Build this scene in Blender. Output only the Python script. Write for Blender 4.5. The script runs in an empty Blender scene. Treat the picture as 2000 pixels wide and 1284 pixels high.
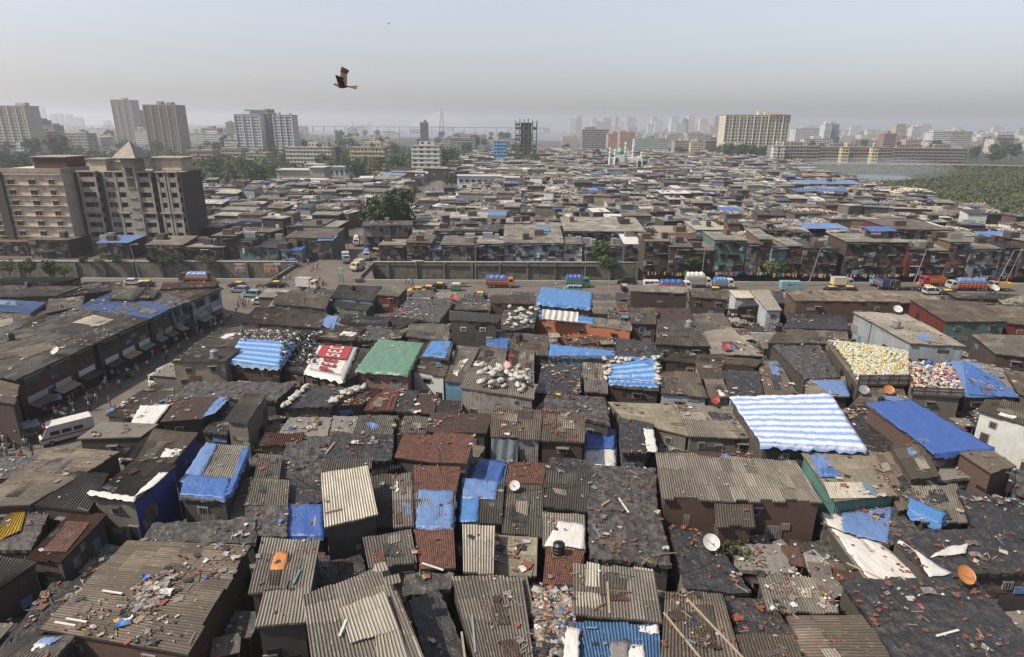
import bpy, math, random
import numpy as np
from mathutils import Vector, Matrix, noise as mnoise
R = math.radians
rnd = random.Random(7)
scene = bpy.context.scene
COL = scene.collection
# ------------------------------------------------------------------ camera
F_ = 1205.0; PITCH = math.atan(396.0/F_); ROLL = R(0.45); H = 36.0
_f = Vector((0, math.cos(PITCH), -math.sin(PITCH)))
_r0 = Vector((1, 0, 0)); _u0 = Vector((0, math.sin(PITCH), math.cos(PITCH)))
_r = _r0*math.cos(ROLL) + _u0*math.sin(ROLL)
_u = -_r0*math.sin(ROLL) + _u0*math.cos(ROLL)
CAM = Vector((0, 0, H))
def ray(x, y):
    return _f + _r*((x-1000)/F_) + _u*((642-y)/F_)
def P(x, y, z=0.0):
    d = ray(x, y)
    t = (z-H)/d.z
    return CAM + d*t
def PD(x, y, D):
    """point on the ray through x,y at horizontal distance D along the view"""
    d = ray(x, y)
    return CAM + d*(D/d.y)
def proj(p):
    v = Vector(p)-CAM
    w = v.dot(_f)
    if w <= 0.1: return (-9999, -9999)
    return (1000+F_*v.dot(_r)/w, 642-F_*v.dot(_u)/w)
cam_d = bpy.data.cameras.new('camera'); cam = bpy.data.objects.new('camera', cam_d); COL.objects.link(cam)
m = Matrix((( _r.x, _u.x, -_f.x), (_r.y, _u.y, -_f.y), (_r.z, _u.z, -_f.z))).to_4x4()
m.translation = CAM
cam.matrix_world = m
cam_d.sensor_width = 36; cam_d.lens = 36*F_/2000; cam_d.clip_end = 20000; cam_d.clip_start = 0.5
scene.camera = cam
# ------------------------------------------------------------------ objects
def link(o, parent=None):
    COL.objects.link(o)
    if parent is not None: o.parent = parent
    return o
def tag(o, label=None, cat=None, group=None, kind=None):
    if label: o['label'] = label
    if cat: o['category'] = cat
    if group: o['group'] = group
    if kind: o['kind'] = kind
    return o
def empty(name, loc=(0,0,0), rz=0.0):
    o = bpy.data.objects.new(name, None); o.location = loc; o.rotation_euler = (0,0,rz)
    o.empty_display_size = 0.2
    return link(o)
def copy_tree(o, loc=None, rz=None, sc=None, parent=None):
    c = o.copy(); COL.objects.link(c)
    if parent is not None: c.parent = parent
    for ch in o.children: copy_tree(ch, parent=c)
    if loc is not None: c.location = loc
    if rz is not None: c.rotation_euler = (c.rotation_euler[0] if False else 0, 0, rz)
    if sc is not None: c.scale = (sc,)*3 if not hasattr(sc,'__len__') else sc
    return c
class MB:
    def __init__(s): s.v=[]; s.f=[]; s.uv=[]; s.m=[]; s.smooth=False
    def face(s, idx, uv=None, m=0):
        s.f.append(tuple(idx)); s.m.append(m)
        s.uv.append(uv if uv else [(0.0,0.0)]*len(idx))
    def quad(s, a, b, c, d, m=0, uv=None):
        n = len(s.v); s.v += [tuple(a), tuple(b), tuple(c), tuple(d)]
        if uv is None:
            a_, b_, d_ = Vector(a), Vector(b), Vector(d)
            w = (b_-a_).length; h = (d_-a_).length
            uv = [(0,0),(w,0),(w,h),(0,h)]
        s.face((n,n+1,n+2,n+3), uv, m)
    def tri(s, a, b, c, m=0):
        n = len(s.v); s.v += [tuple(a), tuple(b), tuple(c)]; s.face((n,n+1,n+2), None, m)
    def wall(s, a, b, z0, z1a, z1b=None, m=0, u0=0):
        """vertical quad from a to b, outward = right of a->b"""
        if z1b is None: z1b = z1a
        w = math.hypot(b[0]-a[0], b[1]-a[1])
        n = len(s.v); s.v += [(a[0],a[1],z0),(b[0],b[1],z0),(b[0],b[1],z1b),(a[0],a[1],z1a)]
        s.face((n,n+1,n+2,n+3), [(u0,z0),(u0+w,z0),(u0+w,z1b),(u0,z1a)], m)
    def box(s, c, sz, m=0, rz=0.0, M=None, taper=1.0):
        cx,cy,cz = c; hx,hy,hz = sz[0]/2, sz[1]/2, sz[2]/2
        co, si = math.cos(rz), math.sin(rz); n = len(s.v)
        for k in (-1,1):
            t = taper if k==1 else 1.0
            for (i,j) in ((-1,-1),(1,-1),(1,1),(-1,1)):
                x,y,z = i*hx*t, j*hy*t, k*hz
                p = (cx+x*co-y*si, cy+x*si+y*co, cz+z)
                if M is not None: p = tuple(M @ Vector(p))
                s.v.append(p)
        X,Y,Z = sz
        for q,(w,h) in (((0,1,5,4),(X,Z)),((1,2,6,5),(Y,Z)),((2,3,7,6),(X,Z)),((3,0,4,7),(Y,Z)),((4,5,6,7),(X,Y)),((3,2,1,0),(X,Y))):
            s.face([n+i for i in q], [(0,0),(w,0),(w,h),(0,h)], m)
    def bar(s, a, b, t, m=0, sides=4, t2=None):
        a, b = Vector(a), Vector(b); d = b-a
        if d.length < 1e-6: return
        d.normalize()
        up = Vector((0,0,1)) if abs(d.z) < 0.95 else Vector((1,0,0))
        x = d.cross(up).normalized(); y = d.cross(x)
        n = len(s.v); t2 = t if t2 is None else t2
        for p, r_ in ((a,t),(b,t2)):
            for i in range(sides):
                an = 2*math.pi*(i+.5)/sides
                s.v.append(tuple(p + (x*math.cos(an)+y*math.sin(an))*r_))
        for i in range(sides):
            j = (i+1)%sides
            s.face((n+i,n+j,n+sides+j,n+sides+i), None, m)
        s.face([n+sides+i for i in range(sides)], None, m); s.face([n+sides-1-i for i in range(sides)], None, m)
    def ell(s, c, r, m=0, nu=8, nv=5, M=None, jit=0.0):
        n = len(s.v); c = Vector(c)
        def put(x,y,z):
            k = 1+rnd.uniform(-jit,jit)
            p = Vector((x*r[0]*k, y*r[1]*k, z*r[2]*k))
            if M is not None: p = M @ p
            s.v.append(tuple(c+p))
        put(0,0,-1)
        for j in range(1,nv):
            th = math.pi*j/nv - math.pi/2
            for i in range(nu):
                a = 2*math.pi*i/nu
                put(math.cos(th)*math.cos(a), math.cos(th)*math.sin(a), math.sin(th))
        put(0,0,1)
        for i in range(nu): s.face((n, n+1+(i+1)%nu, n+1+i), None, m)
        for j in range(nv-2):
            for i in range(nu):
                a = n+1+j*nu; s.face((a+i, a+(i+1)%nu, a+nu+(i+1)%nu, a+nu+i), None, m)
        a = n+1+(nv-2)*nu
        for i in range(nu): s.face((a+i, a+(i+1)%nu, n+1+(nv-1)*nu), None, m)
    def lathe(s, prof, c=(0,0,0), m=0, n=14, M=None):
        b = len(s.v)
        for (r_,z) in prof:
            for i in range(n):
                a = 2*math.pi*i/n; p = Vector((c[0]+r_*math.cos(a), c[1]+r_*math.sin(a), c[2]+z))
                s.v.append(tuple(M@p if M is not None else p))
        for j in range(len(prof)-1):
            for i in range(n):
                k=(i+1)%n; s.face((b+j*n+i, b+j*n+k, b+(j+1)*n+k, b+(j+1)*n+i), None, m)
    def blob(s, c, r, m=0):
        """tiny octahedral lump for heaps"""
        n = len(s.v); j = lambda: rnd.uniform(.7,1.25)
        a = rnd.uniform(0,3.14); co,si = math.cos(a)*r[0], math.sin(a)*r[0]; c2,s2 = -math.sin(a)*r[1], math.cos(a)*r[1]
        x,y,z = c
        k=j(); s.v.append((x+co*k,y+si*k,z+rnd.uniform(-.3,.3)*r[2])); k=j(); s.v.append((x+c2*k,y+s2*k,z+rnd.uniform(-.3,.3)*r[2]))
        k=j(); s.v.append((x-co*k,y-si*k,z+rnd.uniform(-.3,.3)*r[2])); k=j(); s.v.append((x-c2*k,y-s2*k,z+rnd.uniform(-.3,.3)*r[2]))
        s.v.append((x+rnd.uniform(-.3,.3)*r[0],y+rnd.uniform(-.3,.3)*r[1],z+r[2]*j())); s.v.append((x,y,z-r[2]))
        for i in range(4):
            s.face((n+i,n+(i+1)%4,n+4),None,m); s.face((n+(i+1)%4,n+i,n+5),None,m)
    def build(s, name, mats, parent=None, loc=None, smooth=False):
        if not hasattr(mats,'__len__'): mats = [mats]
        me = bpy.data.meshes.new(name)
        v = s.v
        if loc is not None:
            lx,ly,lz = loc; v = [(x-lx,y-ly,z-lz) for x,y,z in v]
        me.from_pydata(v, [], s.f)
        me.polygons.foreach_set('material_index', s.m)
        uvl = me.uv_layers.new(name='UVMap')
        flat = [c for f in s.uv for q in f for c in q]
        uvl.data.foreach_set('uv', flat)
        if smooth or s.smooth: me.polygons.foreach_set('use_smooth', [True]*len(s.f))
        for m_ in mats: me.materials.append(m_)
        me.update()
        o = bpy.data.objects.new(name, me)
        if loc is not None and parent is None: o.location = loc
        return link(o, parent)
# ------------------------------------------------------------------ node helper
class NT:
    def __init__(s, name):
        s.mat = bpy.data.materials.new(name); s.mat.use_nodes = True
        s.t = s.mat.node_tree; s.b = s.t.nodes['Principled BSDF']
    def n(s, typ, **kw):
        nd = s.t.nodes.new(typ)
        for k, v in kw.items():
            if k.startswith('_'): setattr(nd, k[1:], v)
            else:
                key = k.replace('__',' ')
                if key.isdigit(): key = int(key)
                s.put(nd.inputs[key], v)
        return nd
    def put(s, sock, v):
        if isinstance(v, bpy.types.NodeSocket): s.t.links.new(v, sock)
        elif isinstance(v, bpy.types.Node): s.t.links.new(v.outputs[0], sock)
        else:
            if hasattr(v,'__len__') and len(v)==3 and sock.type=='RGBA': v = (*v,1)
            sock.default_value = v
    def mul(s,a,b): return s.math('MULTIPLY',a,b)
    def math(s, op, a, b=0.0, c=None, clamp=False):
        nd = s.t.nodes.new('ShaderNodeMath'); nd.operation = op; nd.use_clamp = clamp
        s.put(nd.inputs[0], a); s.put(nd.inputs[1], b)
        if c is not None: s.put(nd.inputs[2], c)
        return nd.outputs[0]
    def mix(s, fac, a, b, mode='MIX'):
        nd = s.t.nodes.new('ShaderNodeMix'); nd.data_type='RGBA'; nd.blend_type = mode
        s.put(nd.inputs[0], fac); s.put(nd.inputs[6], a); s.put(nd.inputs[7], b)
        return nd.outputs[2]
    def noise(s, vec, scale, detail=3.0, rough=.55):
        nd = s.n('ShaderNodeTexNoise', Scale=scale, Detail=detail, Roughness=rough)
        s.put(nd.inputs['Vector'], vec); return nd.outputs[0]
    def ramp(s, fac, lo, hi):
        nd = s.t.nodes.new('ShaderNodeMapRange'); s.put(nd.inputs[0], fac)
        nd.inputs[1].default_value = lo; nd.inputs[2].default_value = hi
        return nd.outputs[0]
    def uv(s):
        return s.t.nodes.new('ShaderNodeUVMap').outputs[0]
    def obj(s):
        """world-like position, moved by a per-object random amount"""
        tc = s.t.nodes.new('ShaderNodeTexCoord'); oi = s.t.nodes.new('ShaderNodeObjectInfo')
        nd = s.t.nodes.new('ShaderNodeVectorMath'); nd.operation='MULTIPLY_ADD'
        s.put(nd.inputs[0], oi.outputs['Random']); nd.inputs[1].default_value=(71,37,13); s.put(nd.inputs[2], tc.outputs['Object'])
        return nd.outputs[0]
    def rand(s):
        return s.t.nodes.new('ShaderNodeObjectInfo').outputs['Random']
    def scalev(s, vec, x, y, z=1.0):
        nd = s.t.nodes.new('ShaderNodeVectorMath'); nd.operation='MULTIPLY'; s.put(nd.inputs[0], vec); nd.inputs[1].default_value=(x,y,z); return nd.outputs[0]
    def bump(s, h, strength=.5, dist=.03):
        nd = s.n('ShaderNodeBump', Strength=strength, Distance=dist); s.put(nd.inputs['Height'], h); s.put(s.b.inputs['Normal'], nd.outputs[0]); return nd
    def out(s, color, rough=.85, metal=0.0, spec=None):
        s.put(s.b.inputs['Base Color'], s.mix(1.0, color, (.64,.64,.64), 'MULTIPLY')); s.put(s.b.inputs['Roughness'], rough); s.b.inputs['Metallic'].default_value = metal
        if spec is not None: s.b.inputs['Specular IOR Level'].default_value = spec
        return s.mat
def brick_node(t, vec, w, h, c1, c2, mortar, ms=.02, off=.5):
    nd = t.n('ShaderNodeTexBrick'); t.put(nd.inputs['Vector'], vec)
    t.put(nd.inputs['Color1'], c1); t.put(nd.inputs['Color2'], c2); t.put(nd.inputs['Mortar'], mortar)
    nd.inputs['Scale'].default_value = 1.0; nd.inputs['Mortar Size'].default_value = ms
    nd.inputs['Brick Width'].default_value = w; nd.inputs['Row Height'].default_value = h; nd.offset = off
    nd.inputs['Bias'].default_value = 0.0
    return nd
def m_corr(name, base, var=.48, rust=0.0, wave=0.21, sw=1.05, sh=1.75, light=0.0):
    t = NT(name); uv = t.uv(); ob = t.obj()
    b = Vector(base)
    br = brick_node(t, uv, sw, sh, b*(1-var), b*(1+var), b*.35, .018)
    c = br.outputs[0]
    big = t.ramp(t.noise(ob, .35, 4), .38, .68)
    c = t.mix(t.mul(big,.55), c, b*.55)
    st = t.ramp(t.noise(t.scalev(uv, 5.0, .45), 1.0, 4, .6), .42, .72)
    c = t.mix(t.mul(st,.6), c, b*.42)
    sp = t.ramp(t.noise(t.scalev(uv, 3.0, .8), 2.3, 5, .7), .58, .72)
    c = t.mix(t.mul(sp,.75+light), c, tuple(min(.8,x*2.6+.06) for x in b))
    rs=t.ramp(t.noise(t.scalev(uv,1.4,.35), 1.3, 5, .7), .6, .74); c = t.mix(t.mul(rs,.55), c, (b[0]*1.15+.03, b[1]*.72, b[2]*.5))
    if rust>0:
        ru = t.ramp(t.noise(ob, 1.1, 5, .65), .62-rust*.3, .72)
        c = t.mix(t.mul(ru,min(1,.4+rust)), c, (.17,.055,.025))
    rn = t.math('MULTIPLY_ADD', t.rand(), .75, .68)
    c = t.mix(1.0, c, t.n('ShaderNodeCombineColor', Red=rn, Green=rn, Blue=t.mul(rn,.95)), 'MULTIPLY')
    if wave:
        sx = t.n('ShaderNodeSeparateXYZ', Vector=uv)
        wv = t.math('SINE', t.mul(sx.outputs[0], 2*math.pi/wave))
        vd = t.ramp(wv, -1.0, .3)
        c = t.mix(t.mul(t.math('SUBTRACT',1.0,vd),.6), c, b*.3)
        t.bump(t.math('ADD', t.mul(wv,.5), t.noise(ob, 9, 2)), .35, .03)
    return t.out(c, .82, spec=.3)
def m_plastic(name='black_sheet', base=(.022,.021,.022), dust=(.11,.095,.08), lo=.5, hi=.72, rough=.42):
    t = NT(name); uv = t.uv(); ob = t.obj()
    d = t.ramp(t.noise(ob, 1.6, 6, .7), lo, hi)
    c = t.mix(t.mul(d,.85), base, dust)
    d2 = t.ramp(t.noise(t.scalev(uv,6,1.0), 1.2, 3), .6,.68)
    c = t.mix(t.mul(d2,.45), c, (.17,.15,.125))
    h = t.math('ADD', t.noise(t.scalev(uv,2.5,.8), 1.3, 6, .7), t.mul(t.noise(ob, 5, 3),.4))
    t.bump(h, .9, .22)
    return t.out(c, rough, spec=.45)
def m_tile(name='clay_tile', a=(.42,.13,.055), b=(.15,.06,.04)):
    t = NT(name); uv = t.uv(); ob = t.obj()
    br = brick_node(t, uv, .17, .26, a, b, (.02,.014,.012), .022, 0.0)
    n = t.ramp(t.noise(ob, 1.2, 5, .7), .42, .66)
    c = t.mix(t.mul(n,.75), br.outputs[0], (.045,.032,.027))
    n2 = t.ramp(t.noise(ob, 6, 3, .7), .6, .75)
    c = t.mix(t.mul(n2,.5), c, (.33,.14,.07))
    sx = t.n('ShaderNodeSeparateXYZ', Vector=uv)
    w1 = t.math('SINE', t.mul(sx.outputs[0], 2*math.pi/.17)); w2 = t.math('FRACT', t.mul(sx.outputs[1], -1/.26))
    t.bump(t.math('ADD', w1, t.mul(w2,1.3)), .9, .05)
    return t.out(c, .85)
def m_tarp(name, col, stripes=None, period=1.2, dirt=.35, worn=(.3,.36,.5), rough=.45, pinned=.0, swap=False):
    t = NT(name); uv = t.uv(); ob = t.obj()
    c = col
    if stripes:
        sx = t.n('ShaderNodeSeparateXYZ', Vector=uv)
        f = t.math('FRACT', t.math('ADD', t.mul(sx.outputs[1], 1/period), t.mul(t.noise(ob,.4,1),.06)))
        c = t.mix(t.ramp(t.math('ADD',t.math('ABSOLUTE', t.math('SUBTRACT', f, .5)),t.mul(t.noise(ob,1.2,2),.10)), .22, .42), col, stripes)
        f2 = t.math('FRACT', t.mul(sx.outputs[0], 1/.55)); c = t.mix(t.mul(t.ramp(f2,.8,.9),.25), c, stripes)
    w = t.ramp(t.noise(ob, 1.3, 6, .7), .55, .8)
    c = t.mix(t.mul(w,dirt), c, worn)
    d = t.ramp(t.noise(ob, 2.6, 5, .75), .6, .72)
    c = t.mix(t.mul(d,dirt*.9), c, (.06,.055,.055))
    h = t.math('ADD', t.noise(t.scalev(uv,1.8,.6), 1.1, 5, .65), t.mul(t.noise(ob, 4, 3),.35))
    t.bump(h, .8, .16)
    return t.out(c, rough)
def m_brick(name, a=(.17,.07,.045), b=(.10,.05,.036), mortar=(.13,.11,.09)):
    t = NT(name); uv = t.uv(); ob = t.obj()
    br = brick_node(t, uv, .24, .085, a, b, mortar, .012)
    n = t.ramp(t.noise(ob, .8, 5, .65), .45, .7)
    c = t.mix(t.mul(n,.6), br.outputs[0], (.06,.045,.036))
    t.bump(t.math('ADD', br.outputs[1], t.noise(ob, 12, 2)), .4, .02)
    return t.out(c, .92)
def m_plaster(name, col, dirt=.5, dcol=(.09,.08,.07), streak=True):
    t = NT(name); uv = t.uv(); ob = t.obj()
    n = t.ramp(t.noise(ob, .7, 6, .65), .42, .72)
    c = t.mix(t.mul(n,dirt), col, dcol)
    if streak:
        s2 = t.ramp(t.noise(t.scalev(uv, 2.2, .25), 1.0, 4, .6), .5, .75)
        c = t.mix(t.mul(s2,dirt*.8), c, dcol)
    n3 = t.noise(ob, 7, 3)
    c = t.mix(t.mul(n3,.25), c, tuple(x*.6 for x in col))
    t.bump(n3, .25, .02)
    return t.out(c, .9)
def m_sheet(name, col, rust=.3):
    t = NT(name); uv = t.uv(); ob = t.obj()
    sx = t.n('ShaderNodeSeparateXYZ', Vector=uv)
    wv = t.math('SINE', t.mul(sx.outputs[0], 2*math.pi/.2))
    br = brick_node(t, uv, .9, 2.2, tuple(x*.85 for x in col), tuple(min(.8,x*1.12) for x in col), tuple(x*.4 for x in col), .015)
    ru = t.ramp(t.noise(ob, .9, 6, .7), .66-rust*.25, .72)
    c = t.mix(t.mul(ru,.85), br.outputs[0], (.13,.05,.025))
    t.bump(wv, .5, .03)
    return t.out(c, .6, spec=.4)
def m_flat(name, col, rough=.7, dirt=.25, metal=0.0, spec=None, ns=3.0):
    t = NT(name); ob = t.obj()
    n = t.ramp(t.noise(ob, ns, 5, .65), .4, .75)
    c = t.mix(t.mul(n,dirt), col, tuple(x*.35 for x in col))
    return t.out(c, rough, metal, spec)
def m_facade(name, col_, win=(.03,.035,.04), px=3.0, pz=3.0, wx=(.25,.75), wz=(.3,.78), dirt=.4, band=None):
    col=tuple(min(.8,x*1.3) for x in col_); t = NT(name); uv = t.uv(); ob = t.obj()
    sx = t.n('ShaderNodeSeparateXYZ', Vector=uv)
    fu = t.math('FRACT', t.mul(sx.outputs[0],1/px)); fv = t.math('FRACT', t.mul(sx.outputs[1],1/pz))
    def inr(f,a,b): return t.mul(t.math('GREATER_THAN',f,a), t.math('LESS_THAN',f,b))
    mask = t.mul(inr(fu,*wx), inr(fv,*wz))
    n = t.ramp(t.noise(ob, .12, 6, .65), .4, .7)
    c = t.mix(t.mul(n,dirt), col, tuple(x*.45 for x in col))
    s2 = t.ramp(t.noise(t.scalev(uv, .5, .06), 1.0, 4, .6), .5, .75)
    c = t.mix(t.mul(s2,dirt*.8), c, tuple(x*.4 for x in col))
    if band: c = t.mix(t.math('LESS_THAN', fv, .18), c, band)
    wn = t.n('ShaderNodeTexWhiteNoise'); fl = t.n('ShaderNodeVectorMath',_operation='FLOOR'); t.put(fl.inputs[0], t.scalev(uv,1/px,1/pz)); t.put(wn.inputs['Vector'], fl.outputs[0])
    wc = t.mix(t.ramp(wn.outputs[0],.55,1.0), win, tuple(min(.5,x*.6+.03) for x in col))
    c = t.mix(mask, c, wc)
    t.bump(t.math('SUBTRACT',1.0,mask), .8, .3)
    return t.out(c, .85)
# ------------------------------------------------------------------ materials
M = {}
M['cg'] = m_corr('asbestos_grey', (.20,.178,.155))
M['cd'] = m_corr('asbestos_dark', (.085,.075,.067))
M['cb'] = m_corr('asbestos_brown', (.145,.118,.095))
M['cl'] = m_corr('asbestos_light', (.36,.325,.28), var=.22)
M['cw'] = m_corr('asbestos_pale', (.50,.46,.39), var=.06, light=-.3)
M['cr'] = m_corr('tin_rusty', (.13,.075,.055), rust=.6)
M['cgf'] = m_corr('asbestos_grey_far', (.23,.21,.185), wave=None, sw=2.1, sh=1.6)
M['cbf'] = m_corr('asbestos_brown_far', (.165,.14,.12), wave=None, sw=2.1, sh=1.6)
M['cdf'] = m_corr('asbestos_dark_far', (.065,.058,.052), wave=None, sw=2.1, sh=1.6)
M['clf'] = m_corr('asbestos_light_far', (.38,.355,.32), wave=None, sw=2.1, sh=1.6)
M['bk'] = m_plastic()
M['bc'] = m_plastic('black_sheet_worn', (.03,.028,.028), (.135,.118,.10), .44, .62, .55)
M['ti'] = m_tile()
M['tb'] = m_tile('clay_tile_dark', (.16,.06,.034), (.06,.034,.027))
M['rub'] = m_flat('concrete_rubble', (.2,.185,.165), .95, .6, ns=4)
M['bd'] = m_corr('board_patchwork', (.20,.175,.13), var=.3, wave=None, sw=1.3, sh=1.1)
M['wh'] = m_tarp('white_sheet', (.62,.6,.56), dirt=.35, worn=(.4,.36,.32))
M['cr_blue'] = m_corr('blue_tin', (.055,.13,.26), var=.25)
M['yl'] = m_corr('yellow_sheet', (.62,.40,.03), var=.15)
M['tq'] = m_tarp('blue_tarp', (.045,.125,.36), dirt=.55, worn=(.16,.27,.46))
M['tq2'] = m_tarp('blue_tarp_bright', (.07,.2,.45), dirt=.6, worn=(.28,.38,.54))
M['tq3'] = m_tarp('blue_tarp_royal', (.04,.10,.33), dirt=.5, worn=(.06,.15,.4))
M['tqw'] = m_tarp('blue_tarp_faded', (.12,.21,.42), dirt=.75, worn=(.33,.36,.4))
M['tst'] = m_tarp('blue_striped_tarp', (.68,.72,.82), (.24,.36,.68), 1.25, dirt=.12, worn=(.45,.5,.66))
M['tst2'] = m_tarp('light_blue_striped_tarp', (.05,.22,.58), (.30,.42,.58), 1.6, dirt=.2)
M['tgr'] = m_tarp('green_tarp', (.11,.22,.15), dirt=.6, worn=(.2,.2,.16))
M['tgy'] = m_tarp('grey_tarp', (.16,.19,.21), dirt=.3, worn=(.3,.33,.35))
M['brick'] = m_brick('brick_wall', (.13,.05,.032), (.075,.036,.026), (.10,.085,.07))
M['brickd'] = m_brick('brick_wall_dark', (.075,.036,.026), (.045,.026,.02), (.055,.045,.038))  # brick darkened so walls in the gaps carry shade in their colour
M['conc'] = m_plaster('concrete_wall', (.16,.142,.12))
M['concd'] = m_plaster('concrete_wall_dark', (.055,.047,.04), .6)  # base darkened to paint the deep shade on walls in narrow gaps
M['beige'] = m_plaster('beige_plaster', (.34,.29,.2))
M['white'] = m_plaster('white_plaster', (.62,.62,.6), .25)
M['blue'] = m_plaster('pale_blue_plaster', (.33,.42,.48), .5)
M['dblue'] = m_plaster('deep_blue_plaster', (.02,.05,.24), .25, (.015,.02,.06))
M['teal'] = m_plaster('teal_plaster', (.09,.17,.155), .7)
M['ora'] = m_plaster('orange_boards', (.45,.15,.065), .25)
M['pink'] = m_plaster('pink_plaster', (.30,.17,.14), .4)
M['redw'] = m_sheet('red_tin_wall', (.14,.025,.02), .6)
M['tin'] = m_sheet('tin_wall', (.30,.33,.35), .3)
M['tinr'] = m_sheet('tin_wall_rusty', (.26,.25,.23), .7)
M['tinw'] = m_sheet('tin_wall_white', (.5,.53,.54), .15)
M['tinb'] = m_sheet('tin_wall_blue', (.12,.25,.33), .3)
M['tint'] = m_sheet('tin_wall_teal', (.1,.24,.22), .5)
M['wood'] = m_flat('old_wood', (.14,.085,.05), .85, .5)
M['woodl'] = m_flat('pale_wood', (.36,.29,.2), .85, .4)
M['dark'] = m_flat('dark_opening', (.012,.012,.013), .6, .2)
M['redd'] = m_plaster('dark_red_wall', (.085,.022,.018), .6)
M['glass'] = m_flat('dark_glass', (.02,.025,.03), .2, .1)
M['frame'] = m_flat('painted_frame', (.3,.28,.25), .7, .4)
M['framew'] = m_flat('white_frame', (.6,.6,.57), .6, .3)
M['iron'] = m_flat('rusty_iron', (.05,.035,.03), .7, .4)
M['steel'] = m_flat('grey_steel', (.25,.26,.27), .5, .3)
M['blackp'] = m_flat('black_paint', (.012,.012,.014), .35, .1)
M['rubber'] = m_flat('rubber', (.015,.015,.015), .9, .1)
M['sack'] = m_flat('white_sack', (.5,.48,.43), .8, .7, ns=3.0)
M['sackt'] = m_flat('tan_sack', (.45,.38,.27), .85, .45, ns=2.0)
M['sackp'] = m_flat('pink_sack', (.62,.33,.3), .85, .35, ns=2.0)
for k,c in dict(w=(.62,.6,.57), w2=(.42,.4,.37), br=(.26,.075,.035), bl=(.05,.17,.5), gy=(.2,.19,.18), bk2=(.02,.02,.02), rd=(.38,.03,.03), ye=(.7,.42,.04), gn=(.05,.2,.09), pk=(.6,.3,.3), tn=(.33,.26,.18), or_=(.5,.19,.05), lg=(.45,.62,.35), cy=(.2,.33,.36), cr=(.62,.56,.36), sk=(.16,.08,.05), nv=(.03,.04,.12)).items():
    M['c_'+k] = m_flat('paint_'+{'w':'white','w2':'off_white','br':'brick_red','bl':'blue','gy':'grey','bk2':'black','rd':'red','ye':'yellow','gn':'green','pk':'pink','tn':'tan','or_':'orange','lg':'pale_green','cy':'cyan','cr':'cream','sk':'skin','nv':'navy'}[k], c, .65, .42)
def m_leaf(name, col):
    t = NT(name); ob = t.obj(); geo = t.t.nodes.new('ShaderNodeNewGeometry')
    c = t.mix(t.noise(geo.outputs['Position'], .5, 3), tuple(x*.55 for x in col), tuple(x*1.5 for x in col))
    rn = t.math('MULTIPLY_ADD', t.rand(), .6, .7)
    c = t.mix(1.0, c, t.n('ShaderNodeCombineColor', Red=rn, Green=rn, Blue=t.mul(rn,.9)), 'MULTIPLY')
    return t.out(c, .75, spec=.2)
M['leaf'] = m_leaf('foliage', (.08,.118,.038))
M['leafd'] = m_leaf('foliage_dark', (.048,.08,.026))
M['leafy'] = m_leaf('foliage_dry', (.17,.18,.08))
M['leafr'] = m_leaf('foliage_russet', (.2,.12,.07))
M['bark'] = m_flat('bark', (.11,.085,.06), .95, .5)
# ------------------------------------------------------------------ world and light
SUN_EL, SUN_AZ = 50.0, -110.0      # azimuth measured from +Y (view direction), negative = left
w = bpy.data.worlds.new('World'); scene.world = w; w.use_nodes = True
nt = w.node_tree; bg = nt.nodes['Background']
sky = nt.nodes.new('ShaderNodeTexSky'); sky.sky_type = 'NISHITA'; sky.sun_disc = False
sky.sun_elevation = R(SUN_EL); sky.sun_rotation = R(SUN_AZ); sky.air_density = 1.3; sky.dust_density = 2.2; sky.ozone_density = 4.0; sky.altitude = 0
hs = nt.nodes.new('ShaderNodeHueSaturation'); hs.inputs['Saturation'].default_value = .45
nt.links.new(sky.outputs[0], hs.inputs['Color']); mx=nt.nodes.new('ShaderNodeMix'); mx.data_type='RGBA'; mx.blend_type='MULTIPLY'; mx.inputs[0].default_value=1; mx.inputs[7].default_value=(1,.975,1.02,1)
nt.links.new(hs.outputs[0],mx.inputs[6]); nt.links.new(mx.outputs[2], bg.inputs[0])
bg.inputs[1].default_value = 0.112
sd = bpy.data.lights.new('sun', 'SUN'); sd.energy = 5.0; sd.angle = R(.55); sd.color = (1.0,.90,.76)
so = bpy.data.objects.new('sun', sd); COL.objects.link(so)
az = R(SUN_AZ); el = R(SUN_EL)
SUN = Vector((math.sin(az)*math.cos(el), math.cos(az)*math.cos(el), math.sin(el)))
so.rotation_euler = SUN.to_track_quat('Z','Y').to_euler(); so.location = (0,0,200)
vs = scene.view_settings; vs.view_transform = 'Standard'; vs.look = 'None'; vs.gamma = 1; vs.use_curve_mapping = False; vs.exposure = 0.6
scene.cycles.use_denoising = True
scene.cycles.max_bounces = 5; scene.cycles.diffuse_bounces = 2; scene.cycles.glossy_bounces = 2; scene.cycles.transmission_bounces = 2; scene.cycles.volume_bounces = 0
scene.cycles.transparent_max_bounces = 8
scene.render.engine = 'CYCLES'
# ------------------------------------------------------------------ haze
hz = MB(); hz.box((0,4400,67), (19000,9600,148)); ho = hz.build('haze', [])
hm = bpy.data.materials.new('haze_air'); hm.use_nodes = True; t_ = hm.node_tree; t_.nodes.clear()
o_ = t_.nodes.new('ShaderNodeOutputMaterial'); pv = t_.nodes.new('ShaderNodeVolumePrincipled')
pv.inputs['Color'].default_value = (.84,.87,.93,1); pv.inputs['Density'].default_value = 0.00023; pv.inputs['Anisotropy'].default_value = 0.35
t_.links.new(pv.outputs[0], o_.inputs['Volume']); ho.data.materials.append(hm)
ho['kind'] = 'stuff'; ho['label'] = 'pale grey haze hanging over the whole city'
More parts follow.
